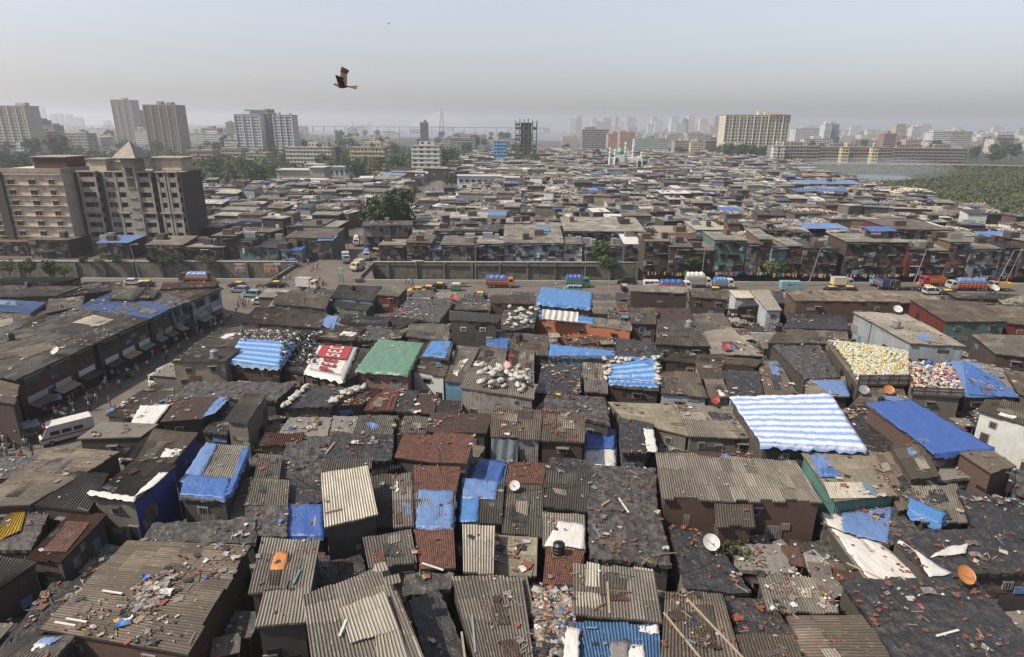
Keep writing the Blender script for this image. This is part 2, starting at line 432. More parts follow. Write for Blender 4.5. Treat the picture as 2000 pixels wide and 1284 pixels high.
# ------------------------------------------------------------------ ground, trench, roads
def line_at(p, q, x):
    t = (x-p.x)/(q.x-p.x); return p.y+(q.y-p.y)*t
TN0, TN1 = P(200,549), P(1980,559)      # near edge of the drain
TF0, TF1 = P(200,518), P(1900,521)      # far edge
TN = lambda x: line_at(TN0,TN1,x); TF = lambda x: line_at(TF0,TF1,x)
TD = -5.2
BRL = P(548,540).x; BRR = P(716,532).x      # the road crosses between these
def m_ground():
    t = NT('dirt_ground'); ob = t.n('ShaderNodeTexCoord').outputs['Object']
    n = t.ramp(t.noise(ob,.06,6,.65),.35,.7); c = t.mix(n,(.10,.078,.06),(.06,.05,.042))
    n2 = t.ramp(t.noise(ob,1.3,5,.7),.55,.75); c = t.mix(t.mul(n2,.6),c,(.2,.17,.14))
    t.bump(t.noise(ob,2.5,4),.5,.08); return t.out(c,.95)
M['ground'] = m_ground()
def m_road():
    t = NT('dusty_asphalt'); ob = t.n('ShaderNodeTexCoord').outputs['Object']
    n = t.ramp(t.noise(ob,.25,6,.65),.35,.7); c = t.mix(n,(.10,.082,.068),(.16,.13,.105))
    n2 = t.ramp(t.noise(ob,3,4,.7),.55,.8); c = t.mix(t.mul(n2,.35),c,(.16,.135,.11))
    return t.out(c,.9)
M['road'] = m_road()
g = MB()
X0, X1, Y0, Y1 = -9000, 9000, -300, 9000
xs = [X0, -400, BRL, BRR, 400, X1]
def gq(a,b,c,d): g.quad(a,b,c,d)
xs2 = [-9000,-300,BRL,BRR,300,9000]
def cl(f,x): return f(max(-300,min(300,x)))
for a,b in zip(xs2[:-1],xs2[1:]):
    gq((a,Y0,0),(b,Y0,0),(b,cl(TN,b),0),(a,cl(TN,a),0))
    gq((a,cl(TF,a),0),(b,cl(TF,b),0),(b,Y1,0),(a,Y1,0))
    if a==-9000 or b==9000 or (a==BRL): gq((a,cl(TN,a),0),(b,cl(TN,b),0),(b,cl(TF,b),0),(a,cl(TF,a),0))
    else:
        gq((a,TN(a),TD),(b,TN(b),TD),(b,TF(b),TD),(a,TF(a),TD))
gr = g.build('ground', M['ground']); tag(gr, 'brown dirt ground under the settlement', kind='structure')
# drain walls
def wallthing(name, pts, z0, z1, th, mat, label, cat='wall'):
    b = MB()
    for (a,c) in zip(pts[:-1],pts[1:]):
        d = Vector((c[0]-a[0],c[1]-a[1],0)); L=d.length; d.normalize(); n=Vector((-d.y,d.x,0))
        mid = (Vector((a[0],a[1],0))+Vector((c[0],c[1],0)))/2
        b.box((mid.x,mid.y,(z0+z1)/2),(L,th,z1-z0),rz=math.atan2(d.y,d.x))
    o = b.build(name, mat, loc=None); tag(o,label,cat); return o
M['moss'] = m_plaster('mossy_concrete', (.19,.175,.135), .85, (.045,.045,.03))
M['capw'] = m_plaster('pale_coping', (.42,.40,.36), .3)
def L2(f,a,b,off=0,n=1): return [(a+(b-a)*i/n, f(a+(b-a)*i/n)+off) for i in range(n+1)]
for (a,b,nm) in ((-300,BRL,'west'),(BRR,300,'east')):
    side = 'left of' if nm=='west' else 'right of'
    o = wallthing('retaining_wall', L2(TF,a,b,.3), TD, .9, .6, M['moss'], f'stained mossy concrete wall on the far bank of the drain, {side} the crossing')
    tag(o, group='drain walls')
    cpx = MB()
    cap = wallthing('coping', L2(TF,a,b,.3), .9, 1.05, .8, M['capw'], None, None); cap.parent = o
    pil = MB(); x=a+4
    while x<b-1: pil.box((x,TF(x)-.2,(TD+.8)/2),(.5,.5,.8-TD)); x+=7.5
    p_ = pil.build('buttress', M['moss'], o)
    o = wallthing('parapet_wall', L2(TN,a,b,0), TD, .75, .35, M['capw'], f'low pale parapet along the main road edge, {side} the crossing'); tag(o, group='drain walls')
for x,s in ((BRL,'left'),(BRR,'right')):
    o = wallthing('bridge_wall', [(x,TN(x)),(x+.01,TF(x))], TD, .8, .5, M['moss'], f'concrete side wall of the road crossing over the drain, {s} side','wall')
wt = MB(); 
for (a,b) in ((-300,BRL),(BRR,300)):
    wt.quad((a,TN(a)+.2,TD+.3),(b,TN(b)+.2,TD+.3),(b,TF(b)-.1,TD+.3),(a,TF(a)-.1,TD+.3))
o = wt.build('drain_water', m_flat('dark_water',(.03,.032,.025),.15,.3)); tag(o,'black stagnant water in the drain',kind='structure')
# roads
rd = MB()
ry0 = P(1000,578).y; 
def strip(pts, z=.012, mat='road', name='road', label='dusty grey road', kind='structure'):
    b = MB(); n=len(pts)
    b.v = [(p[0],p[1],z) for p in pts]; b.face(range(n), [(p[0],p[1]) for p in pts])
    o = b.build(name, M[mat]); tag(o,label,kind=kind); return o
strip([(-200,TN(-200)-17),(200,TN(200)-17),(200,TN(200)-1.2),(-200,TN(-200)-1.2)], label='dusty main road running along the drain')
sA = [P(-60,960),P(60,925),P(190,850),P(330,750),P(420,680),P(480,625),P(560,560)]
sB = [P(460,560),P(380,612),P(290,668),P(190,738),P(90,805),P(0,865),P(-90,900)]
strip([(p.x,p.y) for p in sA+sB], .016, label='market street running between the left building row and shacks')
cs = [P(545,560),P(735,560),P(720,505),P(705,470),P(775,425),P(850,395),P(880,370),P(860,352),P(840,360),P(800,395),P(745,425),P(668,470),P(655,490),P(600,520)]
strip([(p.x,p.y) for p in cs], .020, label='crossing street leading away through the shanties')
tr = [P(720,519),P(1162,521),P(1162,509),P(720,509)]
strip([(p.x,p.y) for p in tr], .014, mat='ground', name='lane', label='dirt lane along the top of the drain wall')
# sea and marsh
M['sea'] = m_flat('sea_water', (.07,.09,.11), .25, .2)
def poly(pts, z, mat, name, label, kind='structure'):
    return strip([(p.x,p.y) for p in pts], z, mat, name, label, kind)
poly([P(600,262.5),P(1000,274),P(1145,277.5),P(1140,270),P(1300,266),P(1300,252.8),P(1000,250.5),P(400,246)], .3, 'sea','water','grey blue bay beyond the city')
t = NT('mangrove_floor'); ob=t.n('ShaderNodeTexCoord').outputs['Object']; t.out(t.mix(t.noise(ob,.05,5),(.02,.03,.012),(.04,.045,.02)),.9); M['marsh']=t.mat
poly([P(1560,338),P(1700,370),P(1850,412),P(2010,448),P(2600,520),P(2600,340),P(2000,324),P(1560,324)], .25, 'marsh','marsh_ground','low green mangrove marsh floor')
poly([P(1640,347),P(1695,356),P(1790,352),P(1770,345),P(1660,341)], .3, 'sea','creek_water','grey creek water at the edge of the mangroves')

poly([P(-600,400),P(400,380),P(500,377),P(560,371),P(720,359),P(850,329),P(930,304),P(1010,289),P(1060,284),P(1000,276),P(600,264.5),P(-600,250)],.2,'marsh','park_ground','dark green ground under the city trees at the left')
poly([P(1150,280),P(1400,300),P(1480,316),P(1560,320),P(2700,330),P(2700,275),P(1150,262)],.22,'marsh','park_ground','dark green ground under the city trees at the right')
# ------------------------------------------------------------------ shack builder
SH = []            # records of near houses
LAND = []          # (px, phrase) landmarks for labels
AUTO = []          # (object, px, description, group)
def bil(c, s, t):
    return (c[0]*(1-s)+c[1]*s)*(1-t) + (c[3]*(1-s)+c[2]*s)*t
def roof_mesh(mb, c, kind, d='f', m=0, th=.05, jag=.12, far=False):
    """c: FL FR BR BL. kind 'c' corrugated, 't' cloth, 'p' flat"""
    if d == 's': c = [c[1], c[2], c[3], c[0]]      # ridges now run between the sides
    W = ((c[1]-c[0]).length + (c[2]-c[3]).length)/2; L = ((c[3]-c[0]).length + (c[2]-c[1]).length)/2
    if kind == 'c': nu = max(4, int(W/.21*4)); nv = max(2, int(L/1.3))
    elif kind == 't': nu = max(5,int(W/.3)); nv = max(5,int(L/.3))
    else: nu = max(3,int(W/.7)); nv = max(3,int(L/.7))
    nu = min(nu, 420)
    sd = rnd.uniform(0,100); base = len(mb.v)
    ns = max(1,int(round(W/1.0)))
    jf = [rnd.uniform(-jag,jag) for _ in range(ns+1)]; jb = [rnd.uniform(-jag,jag) for _ in range(ns+1)]
    hz_ = [[rnd.uniform(0,.035) for _ in range(ns+1)] for _ in range(nv+1)]
    nb = [rnd.uniform(.25,.75) for _ in range(3)]
    Ld = (c[3]-c[0]).normalized()
    for j in range(nv+1):
        t = j/nv
        for i in range(nu+1):
            s = i/nu
            p = bil(c, s, t)
            k = min(ns-1, int(s*ns))
            z = 0.0
            if kind == 'c':
                z += .042*math.sin(2*math.pi*s*W/.21) + hz_[j][k]
                z += .10*mnoise.noise(Vector((p.x*.35, p.y*.35, sd)))
                if j == 0: p = p + Ld*jf[k]
                if j == nv: p = p + Ld*jb[k]
            elif kind == 't':
                z += .10*mnoise.noise(Vector((p.x*1.1,p.y*.8,sd))) + .08*mnoise.noise(Vector((p.x*2.7,p.y*1.6,sd)))
                if j in (0,nv): p = p + Ld*rnd.uniform(-.08,.08)
                if i in (0,nu): p = p + (c[1]-c[0]).normalized()*rnd.uniform(-.08,.08)
            else:
                z += .05*mnoise.noise(Vector((p.x*.5,p.y*.5,sd)))
            mb.v.append((p.x,p.y,p.z+z))
    def id_(i,j): return base+j*(nu+1)+i
    for j in range(nv):
        for i in range(nu):
            mb.face((id_(i,j),id_(i+1,j),id_(i+1,j+1),id_(i,j+1)),
              [(i/nu*W,j/nv*L),((i+1)/nu*W,j/nv*L),((i+1)/nu*W,(j+1)/nv*L),(i/nu*W,(j+1)/nv*L)], m)
    ring = [(i,0) for i in range(nu)]+[(nu,j) for j in range(nv)]+[(i,nv) for i in range(nu,0,-1)]+[(0,j) for j in range(nv,0,-1)]
    nb_ = len(mb.v)
    for (i,j) in ring:
        x,y,z = mb.v[id_(i,j)]; mb.v.append((x,y,z-th))
    n = len(ring)
    for k in range(n):
        a = id_(*ring[k]); b = id_(*ring[(k+1)%n])
        mb.face((b,a,nb_+k,nb_+(k+1)%n), None, m)
    if th>.04: mb.face([nb_+k for k in range(n-1,-1,-1)], None, m)
def opening(a, b, u, z0, w, h, kind, parent, fm='frame', loc=(0,0,0)):
    """window or door on the wall running a->b (outward = right of a->b), at distance u"""
    d = Vector((b[0]-a[0], b[1]-a[1], 0)); L = d.length
    if L < .5: return
    d.normalize(); n = Vector((d.y,-d.x,0)); rz = math.atan2(d.y,d.x)
    c = Vector((a[0],a[1],0)) + d*u
    o = MB()
    cz = z0+h/2
    if kind == 'door':
        o.box((*(c+n*.03).xy,cz),(w,.08,h),0,rz); d_=o.build('door', M[fm], parent, loc=loc)
        o=MB(); o.box((*(c+n*.08).xy,cz-.02),(w-.16,.05,h-.16),0,rz); o.build('door_leaf', M[rnd.choice(['wood','dark','tinb','tint','iron'])], d_, loc=loc); return d_
    o.box((*(c+n*.035).xy,cz),(w,.09,h),0,rz); g_=MB(); g_.box((*(c+n*.07).xy,cz),(w-.2,.06,h-.2),0,rz)
    for k in (-1,0,1): o.box((*(c+n*.11+d*(k*(w-.2)/3)).xy,cz),(.03,.03,h-.2),0,rz)
    if rnd.random()<.45: o.box((*(c+n*.2).xy,z0+h+.06),(w+.3,.45,.05),2,rz)
    w_=o.build('window', [M[fm], M['glass'], M[rnd.choice(['concd','conc','tinr','cd'])]], parent, loc=loc); g_.build('pane', M['glass'], w_, loc=loc); return w_
def inpoly(x, y, pts):
    r = False; n = len(pts); j = n-1
    for i in range(n):
        xi,yi = pts[i]; xj,yj = pts[j]
        if (yi>y)!=(yj>y) and x < (xj-xi)*(y-yi)/(yj-yi)+xi: r = not r
        j = i
    return r
ROOFK = {'bk':'t','bc':'t','ti':'p','tb':'p','rub':'t','bd':'p','wh':'t','conc':'p','beige':'p','gravel':'p'}
ROOFN = dict(cg='grey corrugated',cd='dark corrugated',cb='brown corrugated',cl='light grey corrugated',cw='pale cream corrugated',cr='rusty tin',bk='black plastic covered',bc='worn black plastic covered',ti='red clay tiled',tb='dark clay tiled',rub='rubble strewn',bd='patchwork board',wh='white sheeted',cr_blue='blue corrugated',yl='yellow sheeted',tq='blue tarp covered',conc='flat concrete',tst='striped tarp covered',beige='flat plastered',tqw='faded blue plastic covered')
WALLN = dict(brick='brick',brickd='dark brick',conc='concrete',concd='grimy concrete',beige='beige',white='white',blue='pale blue',dblue='deep blue',teal='teal',ora='orange',pink='pinkish',redw='red tin',tin='grey tin',tinr='rusty tin',tinw='white tin',tinb='blue tin',tint='teal tin',wood='wooden')
def zneigh(x, y):
    for r in reversed(SH):
        if inpoly(x, y, r['px']): return r, zplane(r, x, y).z
    return None, None
def zplane(r, x, y, off=0.0):
    c = r['c']; n = (c[1]-c[0]).cross(c[3]-c[0]).normalized()
    if n.z < 0: n = -n
    d = ray(x,y); t = (c[0]-CAM).dot(n)/d.dot(n)
    return CAM + d*t + Vector((0,0,off))
def S(px, z, roof='cg', wall='conc', d='f', sl=.35, lab=None, lit=1.0, br=0.0, win=None, door=None, fix=False, land=None, base=0.0, gable=False, name='shack', jag=.12, fm='frame', sw=None, tilt=0.0, ov=.22):
    p = [(px[0],px[1]),(px[2],px[3]),(px[4],px[5]),(px[6],px[7])]
    zf = z
    if not fix:
        zs = []
        for s in (.2,.5,.8):
            x = p[0][0]*(1-s)+p[1][0]*s; y = p[0][1]*(1-s)+p[1][1]*s
            for g in range(2,62,3):
                r,zn = zneigh(x,y+g)
                if r:
                    q = P(x,y,4); dist = (q-CAM).length; zs.append(zn + max(0,g-2)*dist/F_*1.04); break
        if zs:
            zs.sort(); zf = max(2.3, min(z, zs[len(zs)//2]))
    zb = zf+sl
    c = [P(*p[0],zf), P(*p[1],zf+tilt), P(*p[2],zb+tilt), P(*p[3],zb)]
    cen = sum(c, Vector((0,0,0)))/4
    o = empty(name, (cen.x,cen.y,base))
    rec = dict(px=p, c=c, o=o, roof=roof, wall=wall, zf=zf, cen=cen, lit=lit, br=br)
    rm = MB(); kind = ROOFK.get(roof,'c')
    cc = c
    roof_mesh(rm, cc, kind, d, jag=jag, th={'c':.17,'p':.16,'t':.32}[kind])
    far_roof = M[roof] if roof in M else M['cg']
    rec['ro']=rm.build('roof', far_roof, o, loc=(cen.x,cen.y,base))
    # walls
    q = [v + (cen-v).normalized()*min(ov*1.4,(cen-v).length*.25) for v in c]
    wb = MB()
    for a,b in ((0,1),(1,2),(2,3),(3,0)):
        wb.wall(q[a],q[b],base,q[a].z-.10,q[b].z-.10,m=1 if (sw and a in (3,)) else (2 if (sw and a==1) else 0), u0=a*7.3)
    mats = [M[wall], M[sw[0]] if sw else M[wall], M[sw[1]] if sw else M[wall]]
    wo_=wb.build('wall', mats, o, loc=(cen.x,cen.y,base))
    for (ia,ib) in ((0,1),(1,2),(3,0)):
        a_,b_=q[ia],q[ib]; dv=Vector((b_.x-a_.x,b_.y-a_.y,0)); L_=dv.length
        if L_<1.6 or wall in ('tinw','ora','white') : continue
        dv.normalize(); n_=Vector((dv.y,-dv.x,0)); r_=math.atan2(dv.y,dv.x); pb=MB(); hh=min(a_.z,b_.z)-.2
        for _ in range(min(6,int(L_*hh/4.2))):
            u=rnd.uniform(.4,L_-.4); z_=rnd.uniform(.4,hh-.3); w_=min(rnd.uniform(.4,1.7),2*u,2*(L_-u)); h_=min(rnd.uniform(.3,1.3),2*z_,2*(hh-z_)); t_=rnd.uniform(.03,.09); p_=a_+dv*u
            pb.box((p_.x+n_.x*t_/2,p_.y+n_.y*t_/2,z_),(w_,t_,h_),0,r_)
            pb.build('wall_patch',M[rnd.choices(('tinr','concd','wood','brickd','dark','tqw','tinb'),[5,4,3,3,4,.6,1])[0]],wo_,loc=(cen.x,cen.y,base)); pb=MB()
    W = (q[1]-q[0]).xy.length
    nw = win if win is not None else (1 if W>3 else 0) + (1 if W>6 else 0)
    sub = []
    for k in range(nw):
        u = W*(k+.5+rnd.uniform(-.12,.12))/max(1,nw)
        sub.append(opening(q[0],q[1],u,q[0].z-1.55+rnd.uniform(-.15,.1),rnd.uniform(.7,1.1),rnd.uniform(.6,.8),'window',o,fm,(cen.x,cen.y,base)))
    if door or (door is None and rnd.random()<.6):
        sub.append(opening(q[0],q[1],W*rnd.choice((.15,.85)),max(base,q[0].z-4.4 if q[0].z>5.5 else base)+.02,.9,1.95,'door',o,fm,(cen.x,cen.y,base)))
    mx = sum(a for a,b in p)/4; my = sum(b for a,b in p)/4
    o['category'] = 'house'
    if lab: o['label'] = lab
    else:
        A = ((c[1]-c[0]).cross(c[3]-c[0])).length
        sz = 'small ' if A<16 else ('large ' if A>55 else ('narrow ' if W<2.6 else ''))
        AUTO.append((o,(mx,my), f"{sz}{ROOFN.get(roof,'grey')} roof house", f"{WALLN.get(wall,'plain')} walled"))
    o['group'] = 'shacks packed across the settlement'
    if land: LAND.append(((mx,my), land))
    SH.append(rec); return rec
TARPS = []
def T(rec, pts, mat, lab, off=.10, drape=0.0, kind='t', name='tarp', cat='tarp', wr=1.0, group=None, z=None):
    """sheet laid on a roof: pts four px corners FL FR BR BL"""
    p = [(pts[i],pts[i+1]) for i in (0,2,4,6)]
    c = [zplane(rec,x,y,off) if z is None else P(x,y,z) for x,y in p]
    cen = sum(c,Vector((0,0,0)))/4
    mb = MB(); roof_mesh(mb, c, kind, 'f', th=.03)
    if drape>0:
        for a,b in ((0,1),(1,2)):
            L=(c[b]-c[a]).length; n=max(3,int(L/.4)); base=len(mb.v); nrm=Vector(((c[b]-c[a]).y,-(c[b]-c[a]).x,0)).normalized()
            for i in range(n+1):
                q=c[a].lerp(c[b],i/n); dd=drape*rnd.uniform(.5,1.3)
                mb.v.append(tuple(q)); k=rnd.uniform(.02,.3)
                mb.v.append((q.x+nrm.x*k,q.y+nrm.y*k,q.z-dd))
            for i in range(n):
                k=base+2*i; mb.face((k+1,k+3,k+2,k),[(i*.4,0),((i+1)*.4,0),((i+1)*.4,.5),(i*.4,.5)])
    o = mb.build(name, M[mat], None, loc=tuple(cen), smooth=True)
    mx=sum(a for a,b in p)/4; my=sum(b for a,b in p)/4
    if lab: o['label']=lab
    else: AUTO.append((o,(mx,my),{'tq':'blue plastic tarp','tq2':'bright blue plastic tarp','tqw':'faded blue plastic sheet','wh':'white plastic sheet','tgy':'grey plastic sheet','bk':'black plastic sheet','bc':'worn black plastic sheet','tq3':'royal blue tarp'}.get(mat,'plastic sheet'), 'crumpled'))
    o['category']=cat; o['group']=group or 'plastic sheets lying over the roofs'
    return o
def pt_on(rec, s, t, off=0.0):
    p = bil(rec['c'], s, t); return p + Vector((0,0,off))
# ------------------------------------------------------------------ near houses, listed from the bottom of the picture upwards
N = []
def A(px,*a,**k): N.append((px,a,k))
# --- bottom row
A([610,1300,835,1300,755,1102,591,1160],6.6,'cg','concd',sl=1.1,lab='grey ridged roof with a big white patch of new sheets at the bottom edge',land='the white patched roof',lit=.15,win=0)
A([835,1300,920,1300,857,1150,797,1172],4.2,'bk','concd',lit=.4)
A([930,1300,1045,1300,1020,1128,882,1125],5.0,'cg','concd',lit=1.2,br=.4)
A([1045,1300,1130,1300,1118,1140,1042,1142],4.4,'bk','concd',lit=6,br=1.5,lab='black sheeted roof heaped with rags, boxes and scrap beside the blue tin roof')
A([1130,1300,1290,1300,1288,1222,1110,1213],4.4,'cr_blue','concd',lit=.8,lab='blue ridged tin roof with scattered cloth and board at the bottom edge',land='the blue tin roof')
A([1120,1200,1295,1217,1277,1113,1120,1097],6.2,'cg','concd',lit=.5,br=.1,lab='weathered grey ridged roof just above the blue tin roof, pale streaks at its top')
A([1290,1300,1450,1300,1410,1158,1300,1153],5.0,'cb','concd',lit=1.3,br=.7)
A([1440,1245,1560,1240,1490,1170,1415,1165],4.2,'bk','brickd',lit=1,br=3.0)
A([1450,1300,1585,1300,1560,1238,1432,1240],4.6,'cb','concd',lit=.5,br=.3)
A([1580,1300,1755,1300,1685,1203,1533,1205],5.0,'cb','concd',d='s',lit=.3)
A([1755,1300,2060,1300,1900,1128,1640,1130],5.2,'bk','concd',lit=.9,br=2.2,lab='wide black plastic roof dotted with bricks in the bottom corner under the orange dish',land='the wide black brick dotted roof')
A([1500,1195,1640,1200,1600,1130,1478,1120],4.6,'cg','brickd',lit=4)
A([1435,1110,1560,1130,1520,1062,1425,1065],3.6,'rub','brickd',lit=5)
A([1340,1150,1470,1160,1385,1040,1305,1025],4.6,'bk','conc',lit=.8,br=1.2,lab='slanting black sheeted roof with the round white dish at its edge')
A([1152,1090,1312,1105,1290,1000,1148,992],4.9,'bc','concd',lit=.9,br=2.6,lab='black plastic and ridged roof weighted with many orange bricks in the lower middle',land='the brick weighted black roof')
A([1060,1140,1120,1143,1142,1077,1067,1068],4.6,'ti','concd',lit=.3)
A([1060,1068,1145,1075,1143,1004,1060,1000],4.4,'cl','concd',lit=.6,br=.3)
A([1003,1207,1045,1205,1030,1128,985,1130],4.7,'cg','concd',lit=.6)
A([967,1125,1048,1125,1050,1050,967,1045],4.0,'bd','brickd',lit=2.5,br=2.0)
A([905,1120,965,1120,967,1027,903,1024],5.3,'cl','concd',lit=.2)
A([820,1112,890,1110,886,1033,807,1035],5.0,'ti','concd',lit=.3,lab='red clay tiled roof right behind the white patched roof',land='the small red tiled roof')
A([785,1165,880,1150,885,1118,790,1120],4.4,'bc','concd',lit=1.2,br=.8)
A([720,1110,815,1100,802,1035,708,1050],5.2,'cg','concd',lit=.4,br=.2)
A([625,1150,715,1115,705,1075,610,1090],3.4,'bk','concd',lit=.6)
A([497,1228,600,1213,608,1147,515,1158],5.6,'cl','concd',lit=.2,win=0)
A([485,1158,608,1147,625,1055,512,1050],5.9,'cg','concd',lit=.5,lab='brownish ridged roof with an orange mat on it, beside the white patched roof',land='the roof with the orange mat')
A([80,1228,365,1278,490,1065,250,1055],6.2,'cb','brick',d='s',lit=1.6,sl=.5,lab='very large brown ridged roof with rubble down its middle in the lower corner',land='the very large brown roof')
A([-40,1300,100,1300,150,1240,45,1243],4.6,'cg','concd',lit=.3)
A([-20,1290,90,1232,215,1128,100,1140],4.0,'bk','concd',lit=3,br=.8)
A([125,1150,215,1130,250,1070,205,1085],4.3,'cg','concd',lit=1.5)
A([275,1058,500,1062,500,1012,300,1022],4.6,'bc','concd',lit=1.2)
A([-60,1175,10,1146,75,1098,-30,1078],5.4,'cd','brickd',lit=.2)
A([53,1088,117,1101,208,1005,140,1000],5.6,'cr','concd',lit=.3,lab='ridged roof with a brown tile patch below the deep blue wall house',land='the tile patched ridged roof')
A([-30,1075,60,1075,95,1005,20,995],5.2,'bc','brickd',lit=1.2,lab='scruffy roof partly covered by bright yellow sheets at the picture edge')
# --- row around y 900-1050
A([634,1032,738,1005,718,910,627,927],6.9,'cw','concd',sl=.7,lit=.05,win=0,lab='tall shack under a clean cream ridged roof in the middle',land='the cream ridged roof')
A([733,1030,768,1028,765,928,726,925],5.0,'cd','concd',lit=.2)
A([768,1030,808,1028,803,925,765,928],5.6,'cg','concd',lit=.5,br=1.5)
A([808,1033,886,1033,890,967,808,962],5.4,'cg','concd',lit=.5)
A([808,962,890,967,900,912,808,908],5.8,'ti','conc',lit=.4,lab='red brown tiled roof above the pale lilac blue plastic',land='the tiled roof above the lilac plastic')
A([895,1022,980,1022,985,945,900,940],4.7,'cd','concd',lit=.5)
A([980,1042,1058,1048,1062,952,988,946],5.8,'cg','concd',lit=.3,br=.3,lab='ridged grey roof with a white dish at its top, right of the blue strip',land='the ridged roof with the white dish')
A([985,948,1065,952,1068,906,995,902],5.0,'ti','concd',lit=1.0,br=1.0)
A([908,942,984,947,992,900,930,895],4.2,'cr_blue','concd',lit=.4)
A([1062,990,1147,998,1152,925,1068,920],5.6,'cd','concd',lit=.3)
A([1068,921,1150,926,1150,898,1072,894],5.2,'bk','concd',lit=.5,br=1.5)
A([1147,995,1285,1006,1280,915,1150,908],5.3,'bc','concd',lit=.8,br=.6)
A([1293,972,1607,982,1555,903,1280,884],7.6,'cg','brick',sl=.9,lit=.15,jag=.25,win=1,lab='largest grey ridged roof over dark brick walls right of the middle',land='the large grey roof on brick walls')
A([1400,1030,1475,1028,1470,985,1395,982],6.2,'cb','brick',lit=.2,sl=.2)
A([1700,1147,1812,1138,1650,1008,1597,1002],3.9,'cl','concd',lit=.6,br=1.5,lab='roof spread with white plastic and rows of loose bricks at the right',land='the white plastic roof with bricks')
A([1735,1070,1800,1040,1745,988,1640,1003],4.2,'bc','concd',lit=1.5,br=2.0)
A([1830,1140,1905,1115,1822,1032,1742,1047],5.2,'bk','concd',lit=.8,br=1.6)
A([1905,1120,2060,1120,2010,1030,1825,1035],5.0,'bk','concd',lit=1.2,br=.9)
A([1900,1030,2060,1070,2020,985,1870,955],5.4,'bk','brickd',lit=1.4,br=.4)
A([1800,1020,1890,1020,1870,945,1770,955],4.8,'cg','concd',lit=1.4)
A([1630,980,1752,968,1700,880,1565,884],5.8,'bd','tint',lit=1.2,win=1,lab='board and sheet roof with cream panels along its front below the striped tarp',land='the cream panelled roof')
A([1755,1000,1830,985,1745,885,1700,882],5.0,'cb','concd',lit=1.2)
A([1780,937,1838,930,1795,862,1738,868],5.9,'cb','brick',lit=.3)
A([1937,925,1985,912,1942,882,1868,880],6.0,'cb','brick',lit=.3)
A([1830,940,1930,930,1880,890,1840,892],4.4,'rub','brickd',lit=2.5)
A([1985,960,2080,990,2060,930,1985,915],5.0,'bc','brickd',lit=1.5)
A([1290,900,1500,905,1490,885,1300,880],3.9,'tb','concd',lit=2.5,br=1)
# --- left bottom middle
A([175,972,262,982,345,908,258,902],7.0,'cd','conc',lit=.3,sw=('conc','dblue'),lab='dark ridged roof house with a deep blue painted side wall',land='the deep blue wall house')
A([50,986,175,1000,212,925,135,922],6.3,'cd','brickd',lit=.1)
A([-60,990,60,986,236,882,100,876],6.4,'cb','brickd',d='s',lit=.5,lab='broad brown ridged roof on the street corner below the red and white van',land='the broad brown roof by the van')
A([262,902,338,906,388,845,300,838],6.2,'cb','conc',lit=.9,sw=('conc','dblue'))
A([236,905,262,900,300,842,250,880],5.5,'cg','concd',lit=1)
A([350,972,440,978,487,872,405,866],6.0,'cl','concd',lit=.2,lab='pale ridged roof half covered by torn blue tarp',land='the torn blue tarp roof')
A([478,1045,560,1048,562,990,480,985],4.6,'bc','concd',lit=1.5,br=.6)
A([478,988,562,990,566,938,490,935],5.4,'cg','concd',lit=.4)
A([495,937,545,938,552,888,507,885],5.2,'cg','concd',lit=.6)
A([440,1010,478,1015,490,935,455,945],4.0,'conc','concd',lit=1.5)
A([560,985,632,980,630,925,568,935],4.4,'bk','concd',lit=1.2)
A([552,1050,632,1048,630,985,560,987],4.2,'bc','concd',lit=.6,br=1)
A([625,928,726,913,726,895,633,903],6.2,'cg','concd',lit=.2)
A([540,935,625,932,650,850,560,865],5.5,'bc','concd',lit=1.2,br=.8)
A([633,905,765,900,770,848,655,843],5.7,'bk','concd',lit=1.2,br=.4)
A([505,873,588,868,594,846,518,846],4.9,'cr','concd',lit=.2,lab='small rusty tin roof edged with blue plastic')
A([770,893,833,902,848,850,788,847],5.6,'ti','concd',lit=.4)
A([833,902,912,906,927,850,848,842],6.6,'ti','conc',lit=.3,sl=.7,win=1,lab='orange brown tiled roof on grey green walls in the middle of the slum',land='the big orange tiled roof')
A([958,852,1055,860,1060,800,962,795],6.4,'cb','tinr',lit=1.0)
A([1055,860,1142,866,1143,810,1060,800],6.3,'cb','brickd',lit=.5,br=4.0,lab='ridged roof with a long heap of red bricks on its front half',land='the brick heaped ridged roof')
A([1215,884,1262,886,1278,828,1208,815],5.2,'bk','concd',lit=1.5,br=.4)
A([1137,912,1205,915,1205,840,1143,838],3.3,'cr_blue','concd',lit=.5)
A([1290,905,1340,905,1345,870,1285,868],3.0,'rub','brickd',lit=2)
A([1488,868,1690,878,1622,775,1428,780],6.7,'cg','concd',sl=.4,lit=0,lab='house hidden under the wide blue and white striped tarp',land='the striped tarp house')
A([1345,852,1480,857,1428,795,1322,790],5.3,'cg','conc',lit=1.0,win=3)
A([1220,822,1345,852,1322,790,1187,785],5.1,'bd','conc',lit=.9,lab='roof patched with greenish boards and cardboard left of the striped tarp',land='the board patched roof')
A([1045,800,1192,830,1180,776,1070,770],5.4,'bc','concd',lit=1.2,br=.8)
A([1825,888,1940,880,1782,787,1692,790],6.2,'cg','brick',sl=.4,lit=0,win=0,lab='brick house hidden under the plain royal blue tarp',land='the royal blue tarp house')
A([1690,880,1825,890,1700,800,1650,800],4.3,'bk','brickd',lit=2.5)
A([1650,800,1700,795,1780,780,1700,755],4.6,'cg','brickd',lit=.8)
